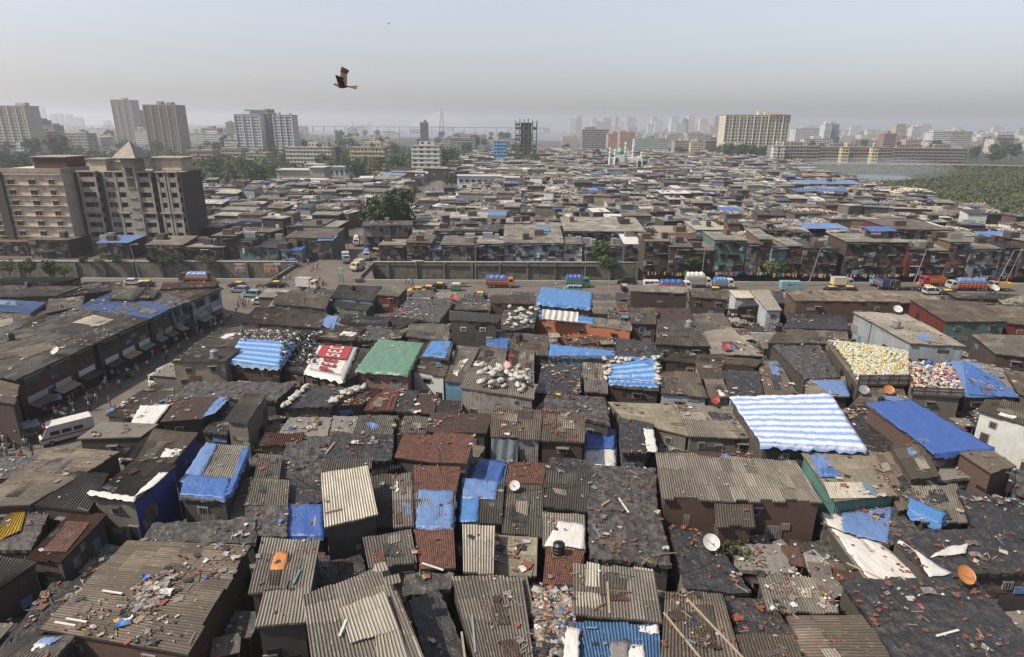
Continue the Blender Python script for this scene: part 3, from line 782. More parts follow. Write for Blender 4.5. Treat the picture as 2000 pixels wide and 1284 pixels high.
# --- row y 740-850
A([150,857,275,853,310,828,198,824],5.2,'conc','brickd',lit=.6,lab='sagging flat grey roof just above the parked red and white van',land='the sagging flat roof')
A([205,812,300,822,345,785,250,780],5.0,'cb','concd',lit=4)
A([312,824,395,818,452,776,350,775],5.5,'tb','brickd',lit=.6,lab='sloping red tile roof with flaking pale blue paint near the market street')
A([395,845,442,850,478,790,440,785],4.6,'bk','concd',lit=1.5)
A([440,820,482,828,522,770,478,767],6.5,'cg','conc',lit=.1,lab='tall narrow concrete box house with a steep ridged roof left of the gravel terrace')
A([250,780,345,785,372,752,300,748],4.9,'cg','concd',lit=1.4)
A([334,779,540,782,580,748,375,744],5.0,'bc','concd',lit=.5,lab='long dusty black roof below the light blue striped tarp',land='the long dusty black roof')
A([552,798,645,796,720,757,595,755],5.4,'bk','conc',lit=.3,sl=.1,lab='flat dark gravel terrace ringed with white sacks',land='the gravel terrace')
A([645,796,710,790,745,762,720,757],5.1,'cr','concd',lit=3)
A([710,802,768,804,780,762,735,757],5.0,'cr','concd',lit=1.5,lab='small ridged roof with red painted bands beside the gravel terrace')
A([768,804,800,806,820,764,782,760],4.9,'bk','concd',lit=2)
A([800,808,848,808,856,772,820,770],5.0,'tb','concd',lit=1.2)
A([848,808,898,810,900,784,862,780],4.8,'cd','concd',lit=.2)
A([540,850,640,853,648,815,565,815],4.7,'rub','concd',lit=3)
A([640,850,690,848,700,814,650,812],4.6,'rub','concd',lit=3)
A([690,845,765,852,778,812,702,812],5.0,'cg','concd',lit=.7)
A([782,846,832,848,838,815,790,812],4.9,'cg','concd',lit=1.5)
A([835,843,950,846,962,808,840,806],5.2,'tb','concd',lit=1.2)
A([898,758,1043,780,1043,725,915,718],6.9,'cl','tinr',lit=.1,sl=.2,win=0,lab='rusty sheet metal house carrying a flat roof of stuffed white sacks',land='the sack laden tin house')
A([1045,768,1130,772,1136,716,1060,712],5.2,'bk','concd',lit=2.5)
A([1142,766,1188,768,1186,712,1138,708],5.3,'cg','concd',lit=.3)
A([1190,755,1287,762,1283,700,1184,702],5.6,'cg','brickd',lit=.3,lab='roof under the pale blue plastic ringed with sacks',land='the sack ringed blue roof')
A([1290,768,1382,776,1362,728,1285,724],5.2,'cb','blue',lit=.9)
A([1385,778,1427,776,1412,742,1375,742],4.6,'cb','blue',lit=.5)
A([1370,742,1415,742,1407,710,1357,708],6.3,'cb','beige',lit=.3,win=0)
A([1427,778,1492,776,1482,725,1412,724],5.0,'bk','blue',lit=.8)
A([1572,740,1642,737,1600,675,1505,672],6.3,'bc','concd',lit=.6,sl=.2,lab='black sheeted roof with a beige rim left of the plastic bottle heap')
A([1492,775,1560,772,1520,705,1480,705],4.6,'cb','brickd',lit=1.4)
A([1570,775,1660,775,1650,735,1575,745],4.2,'bd','brickd',lit=2)
A([1675,752,1773,752,1775,690,1612,668],6.6,'bd','concd',lit=0,sl=.1,lab='house loaded with a broad heap of yellow and white plastic bottles',land='the plastic bottle heap')
A([1780,770,1880,775,1850,720,1776,715],6.4,'bd','conc',lit=0,sl=.1,lab='concrete house loaded with mixed red and blue plastic scrap')
A([1700,780,1772,782,1765,760,1690,758],4.8,'cb','brickd',lit=.5)
A([1885,775,1990,775,1900,705,1845,705],5.2,'tqw','concd',lit=1.0)
A([1910,800,2060,850,2040,790,1925,780],6.5,'cb','white',lit=.5,lab='whitewashed house with small hanging signs at the right edge',land='the whitewashed sign house')
A([1990,770,2080,800,2060,740,1960,720],5.4,'cb','brick',lit=.8)
A([1945,692,2040,700,2020,655,1897,653],6.6,'cg','brickd',lit=.2,sw=('brickd','white'))
A([1900,745,1990,770,1960,720,1880,700],4.9,'rub','brickd',lit=1.5)
# --- row y 660-740
A([333,708,440,705,470,681,375,678],6.4,'cg','beige',lit=.6,win=2,lab='low beige walled house with two windows on the street beside the white van',land='the beige house on the street')
A([442,703,545,716,575,672,470,665],6.0,'cg','brickd',lit=0,lab='house under the light blue striped tarp near the banner roof',land='the light blue striped tarp')
A([545,718,592,728,632,676,600,660],5.2,'bk','concd',lit=.5)
A([592,729,672,746,700,680,624,677],5.8,'cg','brickd',lit=0,lab='house roofed with the red and white advertising banner',land='the banner roof')
A([672,745,697,735,741,682,700,680],5.6,'cd','concd',lit=.2)
A([694,724,797,732,827,674,741,666],6.2,'cg','pink',lit=.3,lab='low pinkish house under the faded green sheet',land='the green sheet roof')
A([803,724,868,736,877,714,820,705],5.6,'cb','white',lit=1.0,win=1,door=True,lab='brown lean-to roof over a white wall with door and window',fm='iron')
A([819,700,876,702,886,668,840,665],8.0,'cg','beige',lit=.1,win=2,sl=.3,lab='little tower room with a blue sheeted roof beside the green sheet',land='the little blue roofed tower')
A([868,744,902,749,938,679,893,676],5.6,'cg','tinb',lit=.3)
A([906,718,986,720,990,680,938,677],5.4,'cg','tinb',lit=.4)
A([988,722,1010,722,1015,683,992,680],5.0,'cd','concd',lit=.3)
A([1010,722,1043,726,1044,686,1015,683],5.1,'cg','concd',lit=.3)
A([985,690,1070,695,1073,656,1000,650],5.2,'cg','concd',lit=.3)
A([1071,700,1205,702,1200,680,1075,673],5.0,'bc','tinb',lit=.6)
A([1205,700,1300,702,1280,668,1203,660],5.0,'bk','brickd',lit=.7)
A([1297,704,1478,716,1492,702,1318,688],5.3,'cb','brickd',lit=.5)
A([1390,692,1492,696,1428,640,1368,650],5.4,'cl','concd',lit=.4)
A([1368,650,1430,640,1412,612,1352,613],5.6,'cg','concd',lit=.3)
A([1280,673,1386,677,1360,626,1284,624],5.9,'cd','concd',lit=.5,lab='dark stained roof with pale specks left of the light ridged roofs')
A([1285,624,1352,626,1348,602,1276,601],5.2,'tb','brickd',lit=.4)
A([1043,622,1234,647,1236,630,1050,606],5.2,'cg','ora',lit=.2,win=3,sl=.3,lab='long house with orange board walls under two bright blue tarps',land='the orange walled house')
A([1050,592,1152,601,1156,573,1058,564],7.6,'cg','wood',lit=.1,sl=.3,win=0,name='shack',lab='upper storey topped by a crumpled bright blue tarp above the orange walls',land='the blue topped upper storey')
A([1232,632,1282,634,1283,603,1230,600],5.9,'cb','brick',lit=.6)
A([1230,569,1346,573,1342,561,1224,556],7.6,'cg','brickd',lit=.2,win=0,lab='bare grey brick two storey house right beside the main road',land='the bare brick roadside house')
A([1346,580,1421,585,1423,568,1346,566],6.9,'cb','brickd',lit=.2)
A([1498,607,1527,607,1502,566,1465,568],5.6,'cw','tinw',lit=.05,win=1,lab='white sheet metal shed with an angled cream roof',land='the white metal shed')
A([1436,582,1473,583,1463,568,1424,568],5.4,'cw','tinw',lit=.05,win=0)
A([877,626,972,630,982,615,878,607],8.2,'cd','concd',lit=.1,win=2,sl=.2,fm='framew',lab='square grey block house with two small windows standing above its neighbours',land='the grey block house')
A([955,690,985,694,1000,650,958,650],5.2,'rub','concd',lit=2)
A([978,648,1043,640,1050,605,983,605],5.6,'bc','concd',lit=1,lab='dark roof heaped with white sacks beside the orange walled house')
A([792,658,876,666,879,634,800,632],5.6,'cg','concd',lit=.4)
A([690,666,780,662,800,640,715,636],5.0,'bc','concd',lit=2.5)
A([600,660,690,666,715,640,640,634],5.2,'cb','concd',lit=1.8)
A([662,631,778,645,822,624,672,613],5.6,'cd','concd',lit=.3)
A([468,629,626,641,640,613,500,600],5.6,'cb','concd',lit=.3,lab='long dark brown shed roof running beside the market street',land='the long brown shed')
A([470,665,570,668,600,650,490,640],5.0,'bc','concd',lit=1.6)
A([375,676,465,678,500,640,430,640],5.0,'cg','concd',lit=.4)
A([765,618,857,630,886,590,800,580],5.4,'bc','concd',lit=1.8)
A([636,597,717,608,729,593,644,588],4.6,'cd','teal',lit=.2)
A([645,580,729,589,747,559,662,556],6.2,'cd','tinb',lit=.1,lab='black roofed shed trimmed with blue plastic by the crossing',land='the black shed by the crossing')
A([736,576,779,578,797,561,751,557],6.4,'cl','redw',lit=.1,win=1,lab='little red metal cabin beside the main road',land='the red metal cabin')
A([532,594,636,603,647,577,540,570],5.4,'cb','concd',lit=.2)
A([955,592,1045,594,1047,579,958,577],5.6,'cb','brick',lit=.2)
A([877,604,955,606,955,592,880,588],5.0,'cg','concd',lit=1.0)
# --- right, below the road
A([1778,671,1888,677,1800,628,1700,628],7.0,'cl','tin',lit=.3,sl=.5,win=0,lab='big light grey metal shed, its front roof half',land='the light grey metal shed')
A([1700,628,1795,628,1768,614,1665,609],7.6,'cl','tin',lit=.2,sl=.3,win=0)
A([1847,629,1967,629,1920,590,1776,584],7.6,'cb','teal',lit=.02,win=2,sl=.4,sw=('redw','teal'),lab='huge dark brown roof over teal and red walls on the right',land='the huge dark brown roof')
A([1967,632,2080,640,2040,600,1925,596],6.6,'cb','redw',lit=.2)
A([1553,588,1759,590,1716,569,1532,567],7.0,'cb','brick',lit=.2,win=2,lab='long brown roof on red brick walls below the road at the right',land='the long brick walled roof')
A([1440,600,1535,592,1528,570,1497,566],5.0,'bk','brickd',lit=.6)
A([1530,640,1660,645,1650,615,1545,612],5.0,'bk','concd',lit=.5)
A([1500,670,1660,672,1655,648,1520,642],5.3,'cb','concd',lit=.5)
A([1759,592,1850,590,1800,575,1716,570],6.0,'cb','brick',lit=.2)
A([1868,582,1960,586,1990,575,1850,572],5.6,'cd','brickd',lit=.5)
A([1960,595,2080,600,2060,578,1940,578],5.4,'cl','concd',lit=1)
for px,a,k in sorted(N, key=lambda e:-max(e[0][1],e[0][3])):
    r = S(px,*a,**k); 
BYL = lambda s: next(r for r in SH if r['o'].get('label','').startswith(s) or s in r['o'].get('label',''))
# --- street side building row on the left: tall, eaves over the market street
def row_house(px, z, roof, wall, lab, land=None, lit=.5, d='s', win=0):
    return S(px, z, roof, wall, d=d, lab=lab, land=land, lit=lit, fix=True, win=0, door=False, sl=.2, ov=.5, sw=None)
ROW = [row_house([30,742,190,669,60,640,-160,700],6.3,'cg','redd','left street row, long brown roof with a dish over a dark red shopfront','the long brown roof of the street row',.4),
 row_house([190,669,296,621,150,600,60,640],6.4,'cg','concd','weathered roof in the street row just above the dark red shopfront',None,1.2),
 row_house([296,621,336,601,215,572,150,600],6.5,'tqw','concd','street row roof patched with faded blue plastic',"the faded blue patched row roof",1.0),
 row_house([336,601,374,588,310,568,215,572],6.4,'bc','tinb','street row roof with a crumpled black sheet and rusty tin',None,1.0),
 row_house([374,588,438,562,372,548,310,568],6.3,'cb','blue','last roof of the street row before the main road, blue banner under it',None,.4),
 row_house([-200,760,30,790,38,752,-160,705],5.6,'cb','brickd','low brown roof at the left picture edge below the street row',None,1.0)]
A2 = [([0,700,60,640,150,600,-60,620],5.6,'cg','concd',1.5),([-60,600,60,612,90,590,-60,582],6.4,'tqw','conc',.6),([90,612,160,598,165,578,95,585],6.2,'cg','concd',1),
 ([110,582,235,565,240,550,165,552],5.8,'cd','brickd',.4),([-60,560,105,556,160,542,-60,540],6.2,'cd','brickd',.2),([-60,582,110,578,160,560,-60,556],6,'cg','brick',.2),
 ([210,583,262,585,285,562,225,560],7.2,'cg','concd',.3),([262,585,300,582,312,566,285,562],7.0,'cg','concd',.3),([312,566,420,560,430,550,318,552],6.8,'cr','concd',.4)]
for px,z,rf,wl,lt in A2: S(px,z,rf,wl,fix=True,lit=lt,sl=.2)
# ------------------------------------------------------------------ sheets, patches, litter, sacks on the near roofs
def at(x, y):
    best=None; bd=1e9
    for r in SH:
        if inpoly(x,y,r['px']):
            p=zplane(r,x,y); d=(p-CAM).length
            if d<bd: bd=d; best=r
    return best
def TT(pts, mat, lab=None, **k):
    mx=sum(pts[0::2])/4; my=sum(pts[1::2])/4
    r = at(mx,my) or at(mx,my+8) or at(mx,my-8)
    if r is None: return
    land=k.pop('land',None)
    o=T(r,pts,mat,lab,**k)
    if land: LAND.append(((mx,my),land))
    return o
def patch(pts, mat, kind='c', off=.05, d='f', name='roof_sheet', lab=None):
    mx=sum(pts[0::2])/4; my=sum(pts[1::2])/4; r=at(mx,my)
    if r is None: return
    c=[zplane(r,pts[i],pts[i+1],off) for i in (0,2,4,6)]
    mb=MB(); roof_mesh(mb,c,kind,d,th=.03)
    cen=r['cen']; o=mb.build(name,M[mat],r['ro'],loc=(cen.x,cen.y,r['o'].location.z))
    if lab: o['label']=lab
    return o
patch([685,1261,780,1229,752,1156,664,1191],'cw',off=.09); patch([738,1290,800,1290,780,1229,733,1247],'cw',off=.09); patch([735,1118,758,1112,752,1100,732,1106],'cl',off=.08)
patch([755,1150,785,1142,780,1125,752,1132],'cl',off=.1)
patch([1145,1150,1173,1152,1172,1104,1146,1099],'cw',off=.08); patch([1237,1116,1276,1120,1275,1114,1238,1108],'cw',off=.1)
patch([80,1079,129,1081,175,1023,140,1020],'ti','p',off=.1); patch([-25,1068,40,1040,52,1000,25,998],'yl','c',off=.1)
patch([1622,976,1713,974,1688,944,1608,944],'cw','p',off=.1,lab='cream panels along the roof front'); patch([1690,960,1712,974,1700,950,1682,944],'tinb','p',off=.14)
patch([985,945,1060,948,1066,920,995,915],'ti','p',off=.1)
patch([720,802,728,802,745,762,738,760],'redw','p',off=.1); patch([752,803,760,803,772,765,765,763],'redw','p',off=.1)
patch([1600,935,1640,932,1610,892,1580,892],'tqw','t',off=.12); patch([1608,935,1638,934,1630,918,1600,918],'tq','t',off=.16)
patch([395,815,420,810,450,778,430,776],'tqw','t',off=.1)
patch([0,860,0,860,0,860,0,860],'bk') if False else None
T_ = TT
T_([444,704,546,717,576,670,470,663],'tst2','light blue and white striped tarp over a roof left of the banner',drape=.7,off=.15,kind='p')
T_([594,729,670,746,698,680,624,677],'wh','white advertising banner laid as a roof, red at its top, lettered in red and white',off=.14,drape=.3,name='banner',cat='banner',kind='p')
T_([694,725,797,733,828,672,740,664],'tgr','faded green sheet with white rim over the pinkish house',off=.14,drape=.3)
T_([824,697,872,701,882,668,845,666],'tq2','bright blue square sheet on the little tower roof',off=.1)
T_([1048,592,1153,602,1157,572,1058,562],'tq2','crumpled bright blue tarp topping the upper storey near the road',off=.12,drape=.5,land='the crumpled bright blue tarp')
T_([1045,618,1158,632,1160,622,1052,606],'tq2','blue tarp strip on the lower eave of the orange walled house',off=.14,drape=.3)
T_([1165,627,1230,634,1230,598,1178,597],'tq2','bright blue and white tarp on the right half of the orange walled house',off=.14,drape=.2,land='the second bright blue tarp')
T_([1071,697,1203,697,1200,687,1075,674],'tq2','long narrow blue tarp strip hanging along a roof edge below the orange walls',off=.14,drape=.9,land='the long narrow blue strip')
T_([1190,754,1286,760,1282,700,1186,716],'tst2','pale blue plastic held down by a ring of sacks',off=.13,land='the pale blue plastic with sacks')
T_([1262,712,1282,720,1280,702,1208,698],'tq2','bright blue corner of tarp behind the ring of sacks',off=.2)
T_([1484,868,1692,880,1622,772,1424,778],'tst','wide blue and white striped tarp covering a whole roof',off=.2,drape=.55,land='the wide striped tarp')
T_([1822,890,1942,880,1782,785,1690,789],'tq3','smooth plain royal blue tarp covering a whole roof at the right',off=.2,drape=.5,land='the plain royal blue tarp')
T_([540,1050,632,1050,630,988,552,987],'tq3','crumpled deep blue tarp sagging beside the cream roofed shack',off=.15,drape=.4,land='the crumpled deep blue tarp')
T_([812,1033,884,1033,887,962,818,958],'tqw','lilac blue plastic stretched over a ridged roof',off=.12,drape=.3,land='the lilac blue plastic')
T_([912,940,975,944,990,905,935,898],'tq3','blue sheet with a small board and red flag lying on it',off=.1)
T_([903,975,968,978,974,942,902,936],'tqw','pale worn blue plastic below the blue sheet in the middle',off=.12)
T_([897,1022,933,1022,937,972,900,968],'tq2','narrow clear blue sheet beside the alley in the middle',off=.12)
T_([722,615,758,621,776,598,736,594],'tq','torn blue plastic lying beside the black shed by the crossing')
T_([620,632,652,646,662,618,632,616],'tqw','light blue patch of plastic on the long brown sheds')
T_([948,676,992,682,994,664,957,657],'tq','blue plastic heap beside the grey block house')
T_([1432,640,1466,652,1462,618,1430,612],'tqw','faded blue plastic beside the white metal shed')
T_([352,968,440,975,450,935,362,930],'tq','torn blue tarp, lower strip on the pale ridged roof',drape=.4)
T_([350,945,385,950,425,870,403,866],'tqw','torn blue tarp, left strip on the pale ridged roof')
T_([440,972,452,965,486,880,475,876],'tq','torn blue tarp, right strip on the pale ridged roof',drape=.3)
T_([1645,1040,1735,1066,1742,992,1645,1005],'tqw','worn blue plastic under loose bricks at the right',off=.14)
T_([1772,1000,1838,1030,1846,1008,1776,974],'tq2','bright blue tarp folded over a roof edge at the right',off=.25,drape=.6)
T_([1702,1143,1808,1136,1655,1012,1602,1005],'wh','long white plastic weighted with bricks running down the roof at the right',off=.14)
T_([1790,1085,1812,1130,1860,1125,1762,1062],'wh','white plastic strip among black sheets above the orange dish',off=.16)
T_([1815,1092,1885,1085,1890,1065,1850,1072],'wh','star shaped white plastic scrap on black sheets',off=.2)
T_([1062,1067,1143,1074,1142,1024,1092,1022],'wh','white plastic dotted with dark bricks in the lower middle',off=.12)
T_([1139,910,1203,912,1200,874,1143,872],'wh','white sheet with bricks at the foot of the deep blue tarp')
T_([1143,882,1200,880,1203,842,1144,838],'tq3','deep blue tarp over a low roof in a gap between houses',off=.25)
T_([1265,886,1284,886,1276,842,1256,840],'wh','white flowered cloth hanging down a black roof edge',off=.2,name='cloth',cat='cloth')
T_([1620,770,1660,775,1650,745,1580,742],'tqw','blue scraps and plastic under the black sheeted roof')
T_([1890,772,1990,778,1955,745,1880,705],'tq','long blue band painted on the flat roof at the right',off=.1)
T_([1510,735,1525,735,1520,708,1500,708],'tqw','blue and orange rags piled on a narrow roof')
T_([528,1116,556,1116,566,1083,540,1080],'c_or_','orange woven mat drying on a ridged roof',off=.14,name='mat',cat='mat')
T_([170,968,262,985,268,975,180,960],'wh','twisted white cloth along the edge of the dark roof',off=.15,name='cloth',cat='cloth')
T_([262,972,300,955,330,925,312,925],'wh','white cloth trailing up the side of the dark roof',off=.15,name='cloth',cat='cloth')
T_([205,925,245,922,255,885,232,890],'tgy','grey crumpled plastic sheet on the broad brown roof',off=.12)
T_([1100,1300,1130,1300,1132,1240,1105,1235],'wh','white garments heaped beside the blue tin roof',off=.5,name='cloth',cat='cloth')
T_([1228,1300,1260,1300,1258,1262,1230,1262],'wh','white shirt spread on the blue tin roof',off=.1,name='cloth',cat='cloth')
T_([1190,1300,1226,1300,1228,1255,1192,1252],'c_gy','brown board lying on the blue tin roof',off=.12,name='board',cat='board')
T_([1250,1238,1285,1240,1286,1225,1248,1222],'wh','torn white plastic on the top edge of the blue tin roof',off=.14)
T_([1285,1150,1332,1145,1318,1105,1297,1105],'wh','white and purple cloth bundle spread at a roof corner',off=.2,name='cloth',cat='cloth')
T_([255,830,300,832,335,792,275,795],'wh','flaking white plastic scraps over a roof by the market street',off=.14)
T_([1305,560,1,1,1,1,1,1],'wh') if False else None
# pale plastic curtain under the ridged roof in the middle
def curtain(x0,y0,x1,y1,z1,drop,mat,lab):
    a=P(x0,y0,z1); b=P(x1,y1,z1); mb=MB(); n=max(6,int((b-a).length/.2)); nrm=Vector(((b-a).y,-(b-a).x,0)).normalized()
    rows=5
    for j in range(rows+1):
        for i in range(n+1):
            q=a.lerp(b,i/n)+nrm*(.12*math.sin(i*1.3+j*.3)+.08*rnd.random()+.1*j); mb.v.append((q.x,q.y,q.z-drop*j/rows))
    for j in range(rows):
        for i in range(n):
            k=j*(n+1)+i; mb.face((k+n+1,k+n+2,k+1,k),[(i*.2,-j*.4),((i+1)*.2,-j*.4),((i+1)*.2,-(j+1)*.4),(i*.2,-(j+1)*.4)])
    o=mb.build('curtain',M[mat],smooth=True); tag(o,lab,'curtain'); return o
r_=at(1000,840)
zc=r_['zf']-.15 if r_ else 5
curtain(960,856,1012,860,zc,2.4,'tgy','grey blue plastic curtain hanging below a ridged roof in the middle')
curtain(1060,604,1130,610,7.4,1.5,'wh','white striped curtain hung on the balcony under the crumpled blue tarp')
curtain(1462,588,1420,586,4.6,1.4,'tq','blue cloth hung on a dark wall left of the white metal shed') if False else None
# banner lettering
def text_mesh(txt, size=1.0, ext=0.0):
    cu=bpy.data.curves.new('t','FONT'); cu.body=txt; cu.size=size; cu.extrude=ext; cu.offset=.03
    o=bpy.data.objects.new('t',cu); COL.objects.link(o); dg=bpy.context.evaluated_depsgraph_get(); dg.update()
    me=bpy.data.meshes.new_from_object(o.evaluated_get(dg)); vs_=[tuple(v.co) for v in me.vertices]; fs=[tuple(p.vertices) for p in me.polygons]
    bpy.data.objects.remove(o); bpy.data.curves.remove(cu); bpy.data.meshes.remove(me); return vs_,fs
rb=at(640,710)
ban=[o for o in bpy.data.objects if o.name.startswith('banner')][0]
bc=[zplane(rb,*p,off=.2) for p in ((594,729),(670,746),(698,680),(624,677))]
bo=tuple(ban.location)
mb=MB()
def bq(s0,s1,t0,t1,off): return [bil(bc,s,t_)+Vector((0,0,off)) for s,t_ in ((s0,t0),(s1,t0),(s1,t1),(s0,t1))]
mb2=MB()
for i in range(6):
    for j in range(5):
        a=.10+.78*i/6; b=.10+.78*(i+1)/6; c_=.55+.43*j/5; d_=.55+.43*(j+1)/5
        mb.quad(*bq(a,b,c_,d_,.09))
mb.build('red_panel',M['c_rd'],ban,loc=bo)
for txt,t0,t1,mt,col in (('PER',.14,.51,'c_rd',None),('SEC',.585,.955,'c_w',None)):
    l=MB(); k_=.40 if txt=='PER' else .27
    for gi,ch in enumerate(txt):
        R_=dict(P=[(0,0,k_,1),(0,.82,1,1),(0,.42,1,.6),(1-k_,.42,1,1)],E=[(0,0,k_,1),(0,.83,1,1),(0,.42,.85,.6),(0,0,1,.17)],R=[(0,0,k_,1),(0,.82,1,1),(0,.42,1,.6),(1-k_,.5,1,1),(1-k_,0,1,.34),(.5,.3,.8,.5)],
           S=[(0,.83,1,1),(0,.42,1,.6),(0,0,1,.17),(0,.42,k_,1),(1-k_,0,1,.6)],C=[(0,0,k_,1),(0,.83,1,1),(0,0,1,.17)])[ch]
        for (x0,y0,x1,y1) in R_:
            q=[]
            for (x_,y_) in ((x0,y0),(x1,y0),(x1,y1),(x0,y1)):
                t_=t0+(t1-t0)*(gi*1.42+x_)/(2*1.42+1); s_=.68-.36*y_; q.append(bil(bc,s_,t_)+Vector((0,0,.15)))
            l.quad(*q)
    l.build('lettering',M[mt],ban,loc=bo)
bl=MB()
for (s0,s1,t0,t1) in ((.09,.10,.1,.99),(.88,.89,.1,.99),(.1,.88,.10,.115),(.1,.88,.54,.55)): bl.quad(*bq(s0,s1,t0,t1,.12))
bl.build('border_line',M['blackp'],ban,loc=bo)
# ------------------------------------------------------------------ black sheet patches on plain roofs (parts of the roofs)
for r in list(SH):
    if ROOFK.get(r['roof'],'c')=='c' and r['roof'] not in('cw','cr_blue') and r['lit']>.25 and r['cen'].y<140:
        for _ in range(rnd.choice((1,2,3,4))):
            s=rnd.uniform(.05,.6); t=rnd.uniform(0,.65); ds=rnd.uniform(.15,.4); dt=rnd.uniform(.15,.35)
            j=lambda: rnd.uniform(-.05,.05)
            c=[bil(r['c'],min(.97,s+a*ds+j()) if s+a*ds+j()>0.02 else .03,min(.97,max(.03,t+b*dt+j())))+Vector((0,0,.07)) for a,b in ((0,0),(1,0),(1,1),(0,1))]
            mk=rnd.choice(['bk','bc','bc','cd','cl','cl','cg','cb','cr','wh','tqw','bd','bk'] if rnd.random()<.8 else ['bk','tb','ti'])
            mb=MB(); roof_mesh(mb,c,'c' if mk in('cd','cl','cb','cg','cr') else 't',rnd.choice('fs') if False else 'f',th=.02)
            mb.build('plastic_sheet' if mk in('bk','bc','wh','tqw') else 'roof_sheet',M[mk],r['ro'],loc=(r['cen'].x,r['cen'].y,r['o'].location.z))
# ------------------------------------------------------------------ litter and loose bricks
LM = ['c_w','c_w2','c_br','c_bl','c_gy','c_tn','wood','woodl','c_bk2','c_cy','c_rd','c_ye']
LW = [7,11,9,1.5,24,12,12,8,22,.8,.7,.4]
lit = MB(); bricks=[]
def scrap(p, n_, big=1.0):
    k = rnd.choices(range(len(LM)),LW)[0]
    q = rnd.random(); a=rnd.uniform(0,6.28)
    if q<.45:      # crumpled flat piece
        k2=rnd.random()**2; w=(.05+.26*k2)*big; h=(.04+.2*k2)*big
        co,si=math.cos(a),math.sin(a); b=len(lit.v)
        for x,y in ((-w,-h),(w,-h*rnd.uniform(.5,1.2)),(w*rnd.uniform(.6,1.2),h),(-w,h*rnd.uniform(.4,1.1))):
            lit.v.append((p.x+x*co-y*si,p.y+x*si+y*co,p.z+rnd.uniform(.02,.12)))
        lit.face((b,b+1,b+2),None,k); lit.face((b,b+2,b+3),None,k)
    elif q<.62:    # stick
        L=rnd.uniform(.3,1.1)*big; lit.box((p.x,p.y,p.z+.04),(L,.05,.04),rnd.choice((6,7,5,4)),rz=a)
    elif q<.66:    # rag
        b=len(lit.v); w=rnd.uniform(.25,.6)
        for j_ in range(4):
            for i_ in range(4): lit.v.append((p.x+(i_/3-.5)*w*1.4+rnd.uniform(-.08,.08),p.y+(j_/3-.5)*w+rnd.uniform(-.08,.08),p.z+rnd.uniform(.02,.22)))
        for j_ in range(3):
            for i_ in range(3): e=b+j_*4+i_; lit.face((e,e+1,e+5,e+4),None,k)
    elif q<.8:
        lit.box((p.x,p.y,p.z+.04),(rnd.uniform(.12,.3),rnd.uniform(.08,.18),.06),2 if rnd.random()<.5 else k,rz=a)
    else:
        s=rnd.uniform(.06,.16)*big; lit.blob((p.x,p.y,p.z+s*.5),(s,s*.8,s*.6),k)
for r in SH:
    c=r['c']; area=((c[1]-c[0]).cross(c[3]-c[0])).length
    n=int(area*1.15*r['lit'])
    cl_=[(rnd.random(),rnd.random()) for _ in range(3)]
    for _ in range(min(n,900)):
        if rnd.random()<.88:
            k=rnd.choice(cl_); s=min(.98,max(.02,rnd.gauss(k[0],.11))); t=min(.98,max(.02,rnd.gauss(k[1],.13)))
        else: s=rnd.random(); t=rnd.random()
        scrap(pt_on(r,s,t,.05),None,1.0 if r['lit']<2 else 1.25)
    nb=int(area*.34*r['br'])
    bc_=[(rnd.random(),rnd.random(),rnd.uniform(-1,1)) for _ in range(4)]
    for _ in range(nb):
        if rnd.random()<.55: k=rnd.choice(bc_); e=rnd.gauss(0,.16); s=min(.97,max(.03,k[0]+e)); t=min(.97,max(.03,k[1]+e*k[2]+rnd.gauss(0,.03)))
        else: s,t=rnd.random(),rnd.random()
        bricks.append((pt_on(r,s,t,.13),r))
    for _ in range(int(area*.02)+1):
        if r['lit']>.15 and r['br']==0: bricks.append((pt_on(r,rnd.random(),rnd.random(),.10),r))
# rubble line on the very large brown roof and rags near the blue tin roof
rl=at(290,1160)
if rl:
    for _ in range(420):
        x=rnd.gauss(300,26); y=1160+(300-x)*.75+rnd.gauss(0,14); p=zplane(rl,x,y,.06); scrap(p,None,1.1)
rl=at(1085,1210)
if rl:
    for _ in range(500):
        x=rnd.uniform(1045,1122); y=rnd.uniform(1150,1284); scrap(zplane(rl,x,y,.1),None,1.3)
bricks.sort(key=lambda b:(b[0]-CAM).length)
bm_=[MB() for _ in range(3)]
bm_[0].box((0,0,.0),(.36,.19,.085)); bm_[1].box((0,0,0),(.27,.2,.08),taper=.8); bm_[2].box((-.05,0,0),(.3,.17,.07)); bm_[2].box((.12,.06,.03),(.16,.15,.06),rz=.6)
bp=[b.build('brick',M['c_br']) for b in bm_]
M['c_br2']=m_flat('paint_brick_orange',(.18,.075,.042),.9,.4)
for i,b in enumerate(bp): tag(b,'loose orange brown brick weighing down a roof sheet','brick','loose bricks on the near roofs'); b.data.materials[0]=M['c_br2'] if i!=2 else M['c_br']
sb=MB()
for i,(p,r) in enumerate(bricks):
    if i<297:
        o=bp[i%3] if i<3 else bp[i%3].copy()
        if i>=3: COL.objects.link(o)
        o.location=p; o.rotation_euler=(rnd.uniform(-.1,.1),rnd.uniform(-.1,.1),rnd.uniform(0,3.1))
        k=rnd.uniform(.55,1.15); o.scale=(k,k*rnd.uniform(.8,1.3),k)
    else: sb.box(tuple(p),(rnd.uniform(.22,.45),rnd.uniform(.14,.22),.08),rz=rnd.uniform(0,3.1))
if sb.v: tag(sb.build('loose_bricks',M['c_br']),'loose bricks scattered over the farther roofs',kind='stuff')
